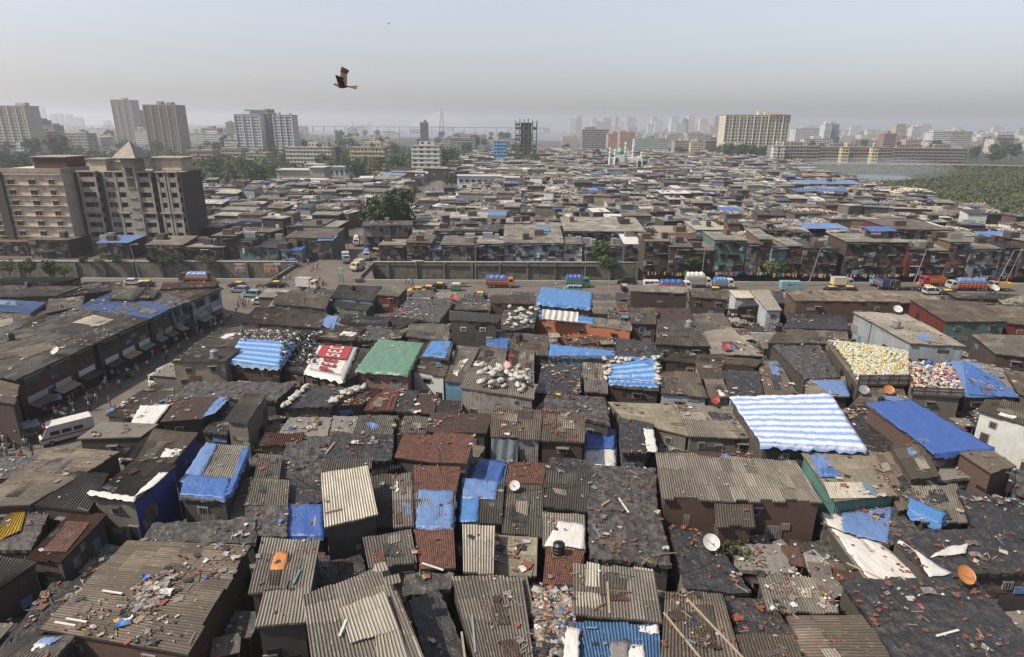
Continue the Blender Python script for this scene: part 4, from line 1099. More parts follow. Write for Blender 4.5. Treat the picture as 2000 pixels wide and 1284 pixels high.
# ------------------------------------------------------------------ sacks, heaps
def sack_mesh(seed):
    rnd2=random.Random(seed); mb=MB(); mb.ell((0,0,.2),(.46,.30,.21),0,14,9)
    v=[]
    for (x,y,z) in mb.v:
        n=mnoise.noise(Vector((x*4+seed,y*4,z*4)))*.16; k=1+n*2
        if x>.34: k*=.8
        v.append((x*k,y*k,max(0,z*k)))
    mb.v=v; mb.bar((.36,0,.28),(.52,0,.34),.05,0,6,.09)
    return mb
sk=[]
for i,(mm,nm) in enumerate((('sack','white'),('sack','white'),('sackt','tan'),('sackp','pink'))):
    o=sack_mesh(i*7.3).build('sack',M[mm],smooth=True); sk.append(o)
    me=o.data
used=set()
def sack_at(p, w, i, lab, grp, sc=1.0):
    if i not in used: o=sk[i]; used.add(i)
    else: o=sk[i].copy(); COL.objects.link(o)
    o.location=p; o.rotation_euler=(rnd.uniform(-.2,.2),rnd.uniform(-.2,.2),rnd.uniform(0,6.28)); k=sc*rnd.uniform(.85,1.25); o.scale=(k,k*rnd.uniform(.85,1.15),k*rnd.uniform(.9,1.2))
    tag(o,lab,'sack',grp); return o
def sacks(pts_fn, n, place, sc=1.0, tan=.15, layers=1):
    for i in range(n):
        p=pts_fn(i)
        if p is None: continue
        k=rnd.choices((0,1,2),(1,1,tan*2))[0]
        nm='stuffed white sack' if k<2 else 'stuffed tan sack'
        sack_at(p,0,k,f'{nm} {place}',f'sacks {place}',sc)
r=at(970,750)
if r:
    def f(i):
        L=i//16; return pt_on(r,rnd.uniform(.2,.97),rnd.uniform(.12,.9),.05+L*.45)
    sacks(f,44,'heaped on the sack laden tin house',1.15)
    o=sack_at(pt_on(r,.62,.75,.9),0,3,'pink stuffed sack on top of the sack heap','pink sacks',1.3)
r=at(600,780)
if r:
    sacks(lambda i: pt_on(r,.04+rnd.uniform(-.04,.04)+.0*i,(i+.5)/16,.05),16,'lined along the left rim of the gravel terrace',.9)
    sacks(lambda i: pt_on(r,.93+rnd.uniform(-.12,.04),rnd.uniform(.1,.95),.05),18,'piled on the right rim of the gravel terrace',1.0)
r=at(1230,730)
if r:
    def f(i):
        e=i%3; u=rnd.random()
        s,t=((rnd.uniform(-.06,.06),u) if e==0 else (1+rnd.uniform(-.07,.03),u) if e==1 else (u,rnd.uniform(.8,1.02)))
        return pt_on(r,s,t,.12)
    sacks(f,48,'ringing the pale blue plastic',.75,.4)
r=at(1010,620)
if r: sacks(lambda i: pt_on(r,rnd.uniform(.1,1),rnd.uniform(.15,1),.05+.3*(i%2)),30,'heaped on the dark roof left of the orange walls',.95)
# heaps of scrap: nobody could count them
HM=['sack','c_w','c_cr','c_ye','c_lg','c_gn','c_bl','c_rd','c_pk','c_tn','c_bk2','c_w2']
hp=MB()
def heap(cx_fn, n, w, s0=.12, s1=.3):
    for _ in range(n):
        p=cx_fn(); k=rnd.choices(range(len(HM)),w)[0]; s=rnd.uniform(s0,s1)
        if rnd.random()<.45: hp.box((p.x,p.y,p.z),(s*rnd.uniform(1.2,2.2),s*rnd.uniform(.5,1),s*rnd.uniform(.4,.9)),k,rz=rnd.uniform(0,3.14),M=None,taper=rnd.uniform(.5,1))
        else: hp.blob((p.x,p.y,p.z),(s,s*rnd.uniform(.6,1),s*rnd.uniform(.6,1)),k)
WB=[6,10,12,7,6,2,1.2,.4,.3,2,.3,2]; WC=[4,6,4,1.5,.5,.8,3,5,2.5,4,4,5]; WW=[10,8,4,1,.5,.2,.5,.3,.5,3,1,5]
r=at(1700,710)
if r:
    def f():
        s,t=rnd.uniform(.02,.98),rnd.uniform(.02,.98); hgt=1.5*math.sin(math.pi*min(1,max(0,t)))**.6*math.sin(math.pi*(.15+.8*s))**.5
        return pt_on(r,s,t,.15+hgt*rnd.uniform(.75,1))
    heap(f,3800,WB)
r=at(1820,750)
if r:
    def f():
        s,t=rnd.uniform(.0,1.0),rnd.uniform(.02,.98); return pt_on(r,s,t,.15+rnd.uniform(.3,1.0)*math.sin(math.pi*(.2+.6*t)))
    heap(f,1400,WC,.12,.34)
    hb=MB(); hb.lathe([(0,0),(.29,0),(.3,.3),(.28,.32),(.3,.34),(.3,.6),(.28,.62),(.3,.64),(.3,.9),(.27,.92),(0,.92)],m=0)
    o=hb.build('drum',M['tq3'],loc=None,smooth=False); o.location=pt_on(r,.35,.85,1.0); o.rotation_euler=(1.0,.3,.4); tag(o,'blue plastic drum lying on the mixed scrap heap','drum')
# black refuse bags right of the light blue striped tarp
r=at(572,700)
if r:
    hk=MB(); 
    for _ in range(420):
        x=rnd.uniform(548,618); y=rnd.uniform(655,716); q=at(x,y) or r; p=zplane(q,x,y,.1+rnd.uniform(0,.5)); s=rnd.uniform(.12,.32); hk.blob(tuple(p),(s,s*.8,s*.7),rnd.choice((0,0,0,0,0,0,0,0,0,0,0,1)))
    tag(hk.build('refuse_heap',[M['blackp'],M['c_w']]),'black refuse bags heaped between two roofs',kind='stuff')
r=at(520,655)
if r:
    for _ in range(200):
        x=rnd.uniform(470,580); y=rnd.uniform(645,668); q=at(x,y)
        if q: p=zplane(q,x,y,.15); s=rnd.uniform(.1,.25); hp.blob(tuple(p),(s,s,s*.7),rnd.choice((0,1,10,10,10,11)))
# railings round the scrap roofs
def railing(pts, z0, h, lab, board=True):
    o_=empty('railing',(0,0,0)); rb_=MB(); pb=MB(); bb=MB()
    for (a,b) in zip(pts[:-1],pts[1:]):
        L=(b-a).length; n=max(2,int(L/1.2))
        for i in range(n+1):
            q=a.lerp(b,i/n); pb.bar(q,(q.x,q.y,q.z+h),.035)
        for k in (.02,.5,1.0): rb_.bar((a.x,a.y,a.z+h*k),(b.x,b.y,b.z+h*k),.03)
        if board:
            nrm=Vector(((b-a).y,-(b-a).x,0)).normalized()*-.05
            bb.quad(Vector(a)+nrm,Vector(b)+nrm,Vector((b.x,b.y,b.z+h*.95))+nrm,Vector((a.x,a.y,a.z+h*.95))+nrm)
    rb_.build('rail',M['iron'],o_); pb.build('post',M['iron'],o_)
    if board: bb.build('board',M['tinr'],o_)
    tag(o_,lab,'railing')
r=at(1700,710)
if r: railing([pt_on(r,0,0,.05),pt_on(r,1,0,.05)],0,1.3,'rusty boarded railing holding back the plastic bottle heap')
r=at(1820,750)
if r: railing([pt_on(r,0,1,.05),pt_on(r,0,0,.05),pt_on(r,1,0,.05)],0,.9,'low railing round the mixed scrap heap')
# truss balcony below the pale blue plastic
r=at(1230,740)
if r:
    tb_=MB(); a=pt_on(r,0,0,.1); b=pt_on(r,1,0,.1); n=8
    tb_.bar(a,b,.04); a2=a+Vector((0,0,.9)); b2=b+Vector((0,0,.9)); tb_.bar(a2,b2,.04)
    for i in range(n): 
        p0=a.lerp(b,i/n); p1=a.lerp(b,(i+1)/n); q=a2.lerp(b2,(i+.5)/n); tb_.bar(p0,q,.03); tb_.bar(q,p1,.03)
    tag(tb_.build('balcony_truss',M['iron']),'dark iron zigzag truss along the front of the pale blue plastic roof','truss')
# dishes
def dish(col):
    mb=MB(); n=18; prof=[(0,0),(.15,.012),(.28,.045),(.38,.09),(.42,.12)]
    mb.lathe(prof,n=n); mb.lathe([(.42,.12),(.40,.10),(.28,.06),(0,.015)],n=n,c=(0,0,-.02))
    return mb
def put_dish(x,y,mat,lab,sc=1.0,face=None):
    r=at(x,y+4) or at(x,y+10) or at(x,y)
    p=zplane(r,x,y+6,.0) if r else P(x,y+6,5)
    root=empty('satellite_dish',p); Mx=(Vector((rnd.uniform(-.3,.1),-.62,.75))).normalized().to_track_quat('Z','Y').to_matrix().to_4x4()
    Mt=Matrix.Translation((0,0,.62*sc)) @ Mx @ Matrix.Scale(sc*1.15,4)
    b=dish(mat); b.v=[tuple(Mt@Vector(v)) for v in b.v]; b.build('dish_bowl',M[mat],root,smooth=True)
    a=MB(); a.bar(Mt@Vector((0,.0,.02)),Mt@Vector((0,-.18,.42)),.018); a.bar(Mt@Vector((.3,.2,.08)),Mt@Vector((0,-.18,.42)),.012); a.bar(Mt@Vector((-.3,.2,.08)),Mt@Vector((0,-.18,.42)),.012); a.box(tuple(Mt@Vector((0,-.18,.42))),(.09,.09,.14)); a.build('feed_arm',M['steel'],root)
    s=MB(); s.bar((0,.08,0),(0,.08,.6*sc),.035,0,6); s.bar((0,.08,.6*sc),Mt@Vector((0,0,-.02)),.03,0,6); s.box((0,.08,.03),(.35,.35,.06)); s.build('mast',M['iron'],root)
    tag(root,lab,'satellite dish','satellite dishes'); LAND.append(((x,y),'the '+lab.split(' dish')[0].split(' satellite')[0]+' dish'))
put_dish(1005,955,'c_w','white satellite dish on the ridged roof right of the blue strip')
put_dish(1386,1072,'c_w','round white satellite dish by the green plant in the lower right',1.35)
put_dish(1879,1137,'c_or_','bright orange satellite dish on black sheets near the right edge',1.35)
put_dish(1395,787,'c_rd','red satellite dish left of the striped tarp',1.1)
put_dish(1417,681,'c_rd','small red satellite dish on the light ridged roof',1.2)
put_dish(1751,609,'c_w','white satellite dish on the back of the light metal shed',1.4)
put_dish(1733,768,'c_or_','pale orange satellite dish below the plastic bottle heap',1.3)
put_dish(1684,768,'steel','dull grey satellite dish below the plastic bottle heap',1.3)
put_dish(887,584,'c_rd','dark red satellite dish close to the main road',1.3)
put_dish(111,690,'c_w','white satellite dish on the long street row roof',1.2)
put_dish(1940,567,'c_w','white satellite dish on a pale roof beside the road at the right',1.6)
# poles, planks and loose sheets lying on roofs
def plank(x,y,L,ang,mat='woodl',lab='',w=.14):
    r=at(x,y)
    if not r: return
    p=zplane(r,x,y,.14); mb=MB(); n=(r['c'][1]-r['c'][0]).cross(r['c'][3]-r['c'][0]).normalized()
    if n.z<0:n=-n
    q=n.to_track_quat('Z','Y').to_matrix().to_4x4() @ Matrix.Rotation(R(ang),4,'Z')
    L*=.6; mb.box((0,0,0),(L,w,.06),M=q); o=mb.build('plank',M[mat]); o.location=p
    AUTO.append((o,(x,y),{'woodl':'pale wooden plank','wood':'dark wooden plank','steel':'grey metal strip','framew':'white painted plank','tinb':'pale blue plank'}[mat],'loose')); o['category']='plank'; o['group']='planks lying on roofs'
for a in ((1188,1170,4.6,92,'woodl'),(1208,1158,2.8,2,'wood'),(1170,1188,1.6,40,'wood'),(1218,990,3.4,112,'framew'),(1183,985,1.8,50,'woodl'),(1165,1040,2.6,112,'tinb'),(1300,1085,3,15,'wood'),
  (768,907,5.2,2,'woodl'),(645,878,3.4,75,'woodl'),(650,1000,2.2,0,'woodl'),(615,1020,2.2,100,'woodl'),(905,1265,3.6,100,'woodl'),(925,1240,5,97,'steel'),(1660,1190,5,-52,'framew'),(1620,1160,2,-45,'framew'),
  (150,1215,2.6,0,'framew'),(128,1222,2.6,0,'framew'),(220,1160,2.6,0,'framew'),(1690,1120,4.5,-50,'woodl'),(1770,1100,4.5,-48,'wood'),(1640,1040,5,-48,'wood'),(1340,1255,8,112,'woodl'),(1395,1230,9,115,'woodl'),
  (1155,1230,1.2,0,'tinb'),(1345,1255,1.4,-30,'tinb'),(1060,1245,3,95,'steel'),(845,1110,3,-25,'framew'),(700,730,3,30,'wood'),(1330,830,4,20,'wood'),(820,690,2,60,'wood'),(1920,960,6,-35,'wood'),(1850,1240,3,15,'framew'),(1950,1150,3,-20,'framew'),
  (1015,1075,2.4,60,'wood'),(670,1230,1.8,80,'framew'),(580,1130,2.2,80,'tinb'),(560,1145,1.6,85,'wood'),(250,1010,2.6,2,'woodl')):
    plank(*a)
tag(lit.build('roof_litter',[M[k] for k in LM]),'scraps, rags, sticks and rubble strewn over the roofs',kind='stuff')
# ------------------------------------------------------------------ filler lean-tos between the near houses (low, one colour of shade)
SM=['cgf','cbf','cdf','clf','bk','bc','cr','tq','tqw','wh','brickd','concd','conc','brick','tinr','blue','teal','tin','wood','white','dark','pink','redw','beige']
SI={k:i for i,k in enumerate(SM)}
st_=MB(); scrapq=[]
def footprint(r): return [(v.x,v.y) for v in r['c']]
near_fp=[footprint(r) for r in SH]
street_px=[(-60,970),(60,940),(190,865),(330,765),(420,690),(480,632),(560,580),(740,575),(2100,585),(2100,555),(160,545),(100,560),(440,585),(395,622),(300,690),(200,775),(100,850),(0,905),(-90,930)]
crossing_px=[(535,575),(745,575),(722,505),(705,470),(790,425),(860,395),(890,368),(862,350),(838,358),(790,395),(735,425),(668,462),(650,490),(590,515)]
road_poly=[(p.x,p.y) for p in sA+sB]
def near_road(x,y):
    if y>TN(x)-18: return True
    return inpoly(x,y,road_poly)
fill=0; filled=[]
y=18.0
while y<150:
    st=5.2; hw=(y+10)*.92+6; x=-hw
    while x<hw:
        cx=x+rnd.uniform(-.6,.6); cy=y+rnd.uniform(-.6,.6); w,d=rnd.uniform(3.6,5),rnd.uniform(3.6,5)
        pts=[(cx+a*w/2,cy+b*d/2) for a in(-1,0,1) for b in(-1,0,1)]
        if not any(near_road(*p) for p in pts) and not any(inpoly(px_,py_,fp) for (px_,py_) in pts for fp in near_fp):
            h=rnd.uniform(2.3,3.2); rz=rnd.uniform(-.2,.2); co,si=math.cos(rz),math.sin(rz)
            c=[Vector((cx+(a*co-b*si),cy+(a*si+b*co),h+(.4 if b>0 else 0))) for a,b in((-w/2,-d/2),(w/2,-d/2),(w/2,d/2),(-w/2,d/2))]
            rk=rnd.choice(['cgf','cdf','bk','cbf','cbf','bc']); st_.quad(*c,m=SI[rk]); q=[v+(Vector((cx,cy,h))-v)*.1 for v in c]; wk=rnd.choice(['brickd','concd','conc'])
            for a,b in((0,1),(1,2),(2,3),(3,0)): st_.wall(q[a],q[b],0,q[a].z-.1,q[b].z-.1,m=SI[wk])
            for _ in range(14): scrapq.append(bil(c,rnd.random(),rnd.random())+Vector((0,0,.1)))
            fill+=1; filled.append([(v.x,v.y) for v in c])
        x+=st
    y+=st
y=20.0; small=0
occ=near_fp+filled
bb=[(min(p[0] for p in f),max(p[0] for p in f),min(p[1] for p in f),max(p[1] for p in f),f) for f in occ]
while y<140:
    hw=(y+10)*.9; x=-hw
    while x<hw:
        cx=x+rnd.uniform(-.2,.2); cy=y+rnd.uniform(-.2,.2)
        pts=[(cx+a,cy+b) for a in(-.55,.55) for b in(-.55,.55)]
        if not any(near_road(cx+a,cy+b) for a,b in ((0,0),(-4.5,0),(-3,3),(-3,-3),(0,-3.5),(-7,0))) and not any(b_[0]<=px_<=b_[1] and b_[2]<=py_<=b_[3] and inpoly(px_,py_,b_[4]) for (px_,py_) in pts for b_ in bb):
            w,d=rnd.uniform(1.5,2.3),rnd.uniform(1.5,2.3); h=rnd.uniform(2.5,3.7); rz=rnd.uniform(-.5,.5); co,si=math.cos(rz),math.sin(rz); tl=rnd.uniform(-.3,.5)
            c=[Vector((cx+(a*co-b*si),cy+(a*si+b*co),h+(tl if b>0 else 0))) for a,b in((-w/2,-d/2),(w/2,-d/2),(w/2,d/2),(-w/2,d/2))]
            st_.quad(*c,m=SI[rnd.choice(['cgf','cdf','bk','cbf','bc','cbf','cr','cgf','clf','cgf','cdf','tqw' if rnd.random()<.4 else 'bc'])]); st_.quad(*[v-Vector((0,0,.08)) for v in reversed(c)],m=SI['dark'])
            for a,b in((0,1),(1,2),(2,3),(3,0)): st_.quad(c[a]-Vector((0,0,.08)),c[b]-Vector((0,0,.08)),c[b],c[a],m=SI['wood'])
            for q_ in c: st_.box((q_.x*.9+cx*.1,q_.y*.9+cy*.1,h/2-.1),(.08,.08,h-.2),SI['wood'])
            for _ in range(5): scrapq.append(bil(c,rnd.random(),rnd.random())+Vector((0,0,.08)))
            small+=1
        x+=1.75
    y+=1.75
print('small',small)
# ------------------------------------------------------------------ street row detail: shop fronts, awnings, signs
def face_items(a,b,items,parent):
    pass
def shopfront(r, i0, i1, n, lab):
    """ground floor openings, signboards and awnings along the street face of a row house"""
    c=r['c']; cen=r['cen']; o=r['o']
    q=[v+(cen-v).normalized()*min(.5*1.4,(cen-v).length*.25) for v in c]
    a,b=q[i0],q[i1]; d=Vector((b.x-a.x,b.y-a.y,0)); L=d.length; d.normalize(); nn=Vector((d.y,-d.x,0))
    loc=(cen.x,cen.y,0); rz=math.atan2(d.y,d.x)
    k=max(2,int(L/3.4))
    for i in range(k):
        u=L*(i+.5)/k; w=L/k*.78; p=a+d*u
        mb=MB(); mb.box((p.x+nn.x*.04,p.y+nn.y*.04,1.25),(w,.1,2.4),0,rz); mb.build('shop_opening',M['dark'],o,loc=loc)
        mb=MB(); mb.box((p.x+nn.x*.25,p.y+nn.y*.25,3.0),(w*rnd.uniform(.8,1.05),.12,.75),0,rz); mb.build('signboard',M[rnd.choice(['c_w2','white','c_cy','c_nv','c_w','c_w','c_w2','c_tn','c_rd','white'])],o,loc=loc)
        mb=MB(); t_=rnd.uniform(1.0,1.8); p2=p+nn*(t_/2+.1)
        A_=[p+nn*.1-d*w/2,p+nn*.1+d*w/2,p+nn*t_+d*w/2,p+nn*t_-d*w/2]; z1,z2=2.6,2.15
        mb.quad((A_[3].x,A_[3].y,z2),(A_[2].x,A_[2].y,z2),(A_[1].x,A_[1].y,z1),(A_[0].x,A_[0].y,z1)); mb.quad((A_[0].x,A_[0].y,z1-.05),(A_[1].x,A_[1].y,z1-.05),(A_[2].x,A_[2].y,z2-.05),(A_[3].x,A_[3].y,z2-.05))
        mb.build('awning',M[rnd.choice(['tgy','cg','cb','tinb','cd','bk','c_tn'])],o,loc=loc)
        mb=MB(); hh=a.z-.1; p3=p; zc_=(4.0+hh)/2
        mb.box((p.x+nn.x*.05,p.y+nn.y*.05,zc_),(w*.75,.1,min(1.3,hh-4.6)),0,rz); mb.box((p.x+nn.x*.3,p.y+nn.y*.3,zc_+.85),(w,.6,.06),1,rz)
        mb.build('window',[M['glass'],M['frame']],o,loc=loc)
for r in ROW[:5]: shopfront(r,0,1,4,'')
# ------------------------------------------------------------------ far houses
def rect_house(cx,cy,w,d,h,rz,roof,wall,sl=.5,o=None,mb=None,mr=0,mw=0,ov=.3,zb=0):
    co,si=math.cos(rz),math.sin(rz)
    def tr(x,y,z): return Vector((cx+x*co-y*si,cy+x*si+y*co,z))
    W,D=w/2,d/2
    top=[tr(-W-ov,-D-ov,h),tr(W+ov,-D-ov,h),tr(W+ov,D+ov,h+sl),tr(-W-ov,D+ov,h+sl)]
    q=[tr(-W,-D,0),tr(W,-D,0),tr(W,D,0),tr(-W,D,0)]; zz=[h,h,h+sl,h+sl]
    return top,q,zz
FARR=['cgf','cbf','cdf','cgf','cbf','clf','bk','bc','cr']; FARN=dict(cgf='grey',cbf='brown',cdf='dark',clf='pale grey',bk='black sheeted',bc='worn black',cr='rusty')
FARW=['brickd','concd','conc','brick','tinr','blue','teal','tin','wood','white','beige','redw','tinb','pink']
FWW=[14,16,7,5,8,1.2,1.2,3,8,1.0,1.4,.7,2,.7]
def far_thing(cx,cy,w,d,h,rz,roof=None,wall=None,lab=None,stor=1,sl=.5,land=None,win=True,name='shack',cat='house'):
    roof=roof or rnd.choice(FARR); wall=wall or rnd.choices(FARW,FWW)[0]
    top,q,zz=rect_house(cx,cy,w,d,h,rz,roof,wall,sl)
    o=empty(name,(cx,cy,0)); loc=(cx,cy,0)
    mb=MB(); roof_mesh(mb,top,'p','f',th=.12) ; mb.build('roof',M[roof],o,loc=loc)
    wb=MB()
    mats=[M[wall]]
    for k,(a,b) in enumerate(((0,1),(1,2),(2,3),(3,0))): wb.wall(q[a],q[b],0,zz[a],zz[b],u0=k*9)
    wb.build('wall',mats,o,loc=loc)
    a,b=q[0],q[1]; dv=Vector((b.x-a.x,b.y-a.y,0)); L=dv.length; dv.normalize(); nn=Vector((dv.y,-dv.x,0)); r2=math.atan2(dv.y,dv.x)
    if win:
        n=max(1,int(L/2.9)); fl=max(1,int(h/2.6)); pb=MB(); pk=['tinr','concd','wood','tint','tinb','brickd','tin','dark','redd','conc','cdf','blue','white','iron','cbf']
        for _ in range(int(L*h/2.0)):
            u=rnd.uniform(.3,L-.3); z=rnd.uniform(.3,h-.3); p=a+dv*u; w_=rnd.uniform(.5,2.3); h_=rnd.uniform(.3,1.5); t_=rnd.uniform(.05,.3); w_=min(w_,2*u,2*(L-u)); h_=min(h_,2*z,2*(h-z)+.2)
            pb.box((p.x+nn.x*t_/2,p.y+nn.y*t_/2,z),(w_,t_,h_),rnd.choices(range(15),[5,6,5,1,1.2,4,3,7,1.5,4,2,.6,.7,2,2])[0],r2)
        for f_ in range(1,fl+1):
            for i in range(int(L/1.6)):
                if rnd.random()<.6: u=rnd.uniform(.8,L-.8); p=a+dv*u; e=rnd.uniform(.5,1.2); pb.box((p.x+nn.x*e/2,p.y+nn.y*e/2,h*f_/fl-rnd.uniform(.3,.8)),(rnd.uniform(1,2.6),e,.05),rnd.choice([0,1,5,10,14,10,13,6]),r2)
        pb.build('patched_front',[M[k] for k in pk],o,loc=loc)
        for f_ in range(fl):
            for i in range(n):
                if rnd.random()<.6: u=L*(i+.5)/n+rnd.uniform(-.4,.4); z=f_*h/fl+h/fl*.5; p=a+dv*u; mb=MB(); mb.box((p.x+nn.x*.17,p.y+nn.y*.17,z),(rnd.uniform(.7,1.3),.34,rnd.uniform(.8,1.3)),0,r2); mb.build('window',M['dark'],o,loc=loc)
    pp=proj((cx,cy-d/2,h))
    if lab: o['label']=lab
    else: AUTO.append((o,pp,f"{FARN.get(roof,ROOFN.get(roof,'grey'))} roofed shack",f"{WALLN.get(wall,'plain')} walled"))
    o['category']=cat; o['group']='shanties beyond the drain'
    if land: LAND.append((pp,land))
    return o,top
# blocked regions on the ground (world polygons)
def wp(pts): return [(P(x,y).x,P(x,y).y) for x,y in pts]
BLOCK=[wp(crossing_px), wp([(710,522),(1168,522),(1168,509),(710,509)]),          # lane in front of the terrace houses
  wp([(-50,520),(430,520),(430,492),(-50,492)]) if False else wp([(100,521),(420,521),(420,512),(100,512)]),
  wp([(-80,500),(415,500),(400,440),(-80,440)]),                                     # apartment blocks
  wp([(505,372),(640,372),(640,345),(505,345)]), wp([(885,375),(1015,375),(1015,360),(885,360)]), wp([(1180,334),(1262,334),(1262,322),(1180,322)]),
  wp([(720,470),(800,470),(800,445),(720,445)]), wp([(640,372),(715,372),(715,352),(640,352)]), wp([(1635,352),(1800,362),(1790,340),(1635,340)])]
SETT=wp([(-60,515),(-60,470),(400,470),(405,400),(395,378),(500,378),(560,372),(720,360),(850,330),(930,305),(1010,290),(1100,281),(1400,302),(1480,318),(1560,322),(1575,342),(1700,372),(1850,414),(2010,450),(2250,500),(2250,530)])
far_list=[]
# hand placed large roofs beyond the drain: xl,xr,ytopfront, ytopback, ybase (front), height
def by_px(xl,xr,yb,h,depth,**k):
    if 'lab' not in k: h*=rnd.uniform(.72,1.15); k.setdefault('sl',rnd.uniform(-.4,1.2))
    a=P(xl,yb,0); b=P(xr,yb,0); cx=(a.x+b.x)/2; w=(b.x-a.x); y0=(a.y+b.y)/2
    far_list.append([(cx-w/2,y0),(cx+w/2,y0),(cx+w/2,y0+depth),(cx-w/2,y0+depth)])
    return far_thing(cx,y0+depth/2,w,depth,h,0,**k)
FT=[(985,1098,512,5.4,17,dict(roof='cgf',wall='blue',sl=2.4,lab='pale blue walled depot with a large dark grey roof above the drain',land='the pale blue depot')),
 (1100,1136,511,5.0,8,dict(roof='cbf',wall='white',lab='small white house with a blue doorway beside the depot')),
 (1137,1175,511,4.8,7,dict(roof='cbf',wall='concd')),
 (1178,1216,513,4.6,8,dict(roof='cgf',wall='blue')),(1218,1254,519,5.4,9,dict(roof='wh',wall='concd')),
 (862,932,512,4.8,12,dict(roof='cgf',wall='conc',lab='plain concrete house with grey roof left of the depot, doors at street level',land='the plain concrete house')),
 (934,984,512,5.2,9,dict(roof='clf',wall='brickd',lab='house under pale sheets with a big blue curtain on its front')),
 (845,861,512,5.0,8,dict(roof='tqw',wall='tin')),
 (795,843,512,5.4,10,dict(roof='cbf',wall='wood',lab='timber fronted shop with stacked sacks outside, left of the concrete house')),
 (742,793,511,5.0,10,dict(roof='cgf',wall='brickd')),
 (1256,1302,532,8.2,9,dict(roof='cgf',wall='brickd',lab='tall dark brick house rising straight from the drain bank')),
 (1304,1346,534,8.0,9,dict(roof='cgf',wall='brick')),(1348,1388,533,8.0,9,dict(roof='cbf',wall='brickd')),
 (1390,1450,533,8.6,10,dict(roof='cgf',wall='teal',lab='two storey teal and red fronted shack above the drain')),(1452,1500,533,8.2,10,dict(roof='cbf',wall='tinr')),
 (1502,1560,535,8.2,10,dict(roof='cgf',wall='tinb')),(1562,1630,536,7.6,9,dict(roof='bk',wall='wood')),
 (1645,1760,537,8.6,10,dict(roof='cgf',wall='brickd',lab='long two storey shack with hanging washing above the drain at the right',land='the long washing hung shack')),
 (1765,1840,540,6.6,9,dict(roof='bk',wall='redw')),(1842,1880,540,8,9,dict(roof='cgf',wall='wood')),(1884,1980,541,9.5,11,dict(roof='cbf',wall='tin')),(1984,2060,543,9.5,11,dict(roof='cgf',wall='brickd')),
 (2064,2180,545,9,11,dict(roof='cbf',wall='concd')),
 (1735,1840,514,9.5,16,dict(roof='cbf',wall='redw',lab='big brown roof with rust red boarded walls on the second row at the right',land='the rust red boarded house')),
 (1102,1256,498,7.0,18,dict(roof='cgf',wall='brickd',sl=1.6,lab='very long grey factory roof behind the small white house',land='the very long grey roof')),
 (1285,1350,495,6.2,10,dict(roof='cw',wall='conc',lab='flat pinkish cream roof among sacks above the brick houses',land='the flat cream roof')),
 (1356,1412,494,7.0,14,dict(roof='cw',wall='beige',lab='bright cream roofed shed with beige side above the teal shack',land='the bright cream roofed shed')),
 (880,950,470,7.4,10,dict(roof='clf',wall='tin',lab='grey sheet walled upper room with pale roof edge',land='the grey sheet walled room')),
 (990,1095,486,8.0,9,dict(roof='cgf',wall='concd')),
 (560,650,508,6.2,14,dict(roof='cbf',wall='conc',lab='plain concrete corner house at the crossing street',land='the concrete corner house')),
 (470,545,508,4.0,10,dict(roof='bk',wall='tint')),(552,590,514,3.6,5,dict(roof='tq',wall='tin',lab='small kiosk with a blue sheet roof beside the crossing')),
 (590,660,478,7.5,14,dict(roof='cbf',wall='concd')),(195,255,506,4.6,9,dict(roof='tqw',wall='brickd',lab='shack with a pale blue roof in front of the unfinished grey apartments',land='the pale blue roof by the apartments')),
 (290,360,508,4.8,9,dict(roof='cbf',wall='concd')),(362,440,508,4.8,9,dict(roof='clf',wall='brickd')),(420,500,506,6.5,10,dict(roof='cgf',wall='concd')),
 (-40,60,500,5.5,12,dict(roof='cr',wall='brickd')),(62,140,505,5.8,10,dict(roof='cbf',wall='concd')),
 (1185,1232,430,6.6,9,dict(roof='cbf',wall='white',lab='little whitewashed house with two windows amid the sacks',land='the little whitewashed house')),
 (1040,1085,438,5,10,dict(roof='tq2',wall='brickd')),
 (1560,1680,382,6.4,13,dict(roof='tqw',wall='blue',sl=.9,lab='wide shed with a pale blue roof and wall near the marsh',land='the pale blue shed by the marsh')),
 (1345,1395,405,7,12,dict(roof='clf',wall='conc')),(1305,1340,418,6,10,dict(roof='clf',wall='brick'))]
FT2=[]
for a in FT:
    if 'lab' not in a[5] and a[1]-a[0]>45 and a[3]>6:      # two narrower shacks rather than one wide one
        m_=a[0]+(a[1]-a[0])*rnd.uniform(.35,.65); k2=dict(a[5]); k2['roof']=rnd.choice(['cbf','cgf','clf','bk']); k2['wall']=rnd.choice(['tinr','wood','concd','brickd'])
        FT2+=[(a[0],m_-.5,a[2],a[3],a[4],a[5]),(m_+.5,a[1],a[2]-rnd.choice((0,1)),a[3],a[4],k2)]
    else: FT2.append(a)
FT=FT2
for a in FT:
    o_,top_=by_px(*a[:5],**a[5])
    if a[1]-a[0]>30:
        for _ in range(rnd.choice((1,2,3))):
            p=bil(top_,rnd.uniform(.1,.9),rnd.uniform(.2,.8)); rz=rnd.uniform(-.2,.2); st_.box((p.x,p.y,p.z+.7),(rnd.uniform(1,3),rnd.uniform(1,2.4),1.6),SI[rnd.choice(['concd','tin','wood','tinr','brickd'])],rz=rz)
hand_far=list(far_list)
far_tops=[]
cand=[]
y=TF(0)+8
row=0
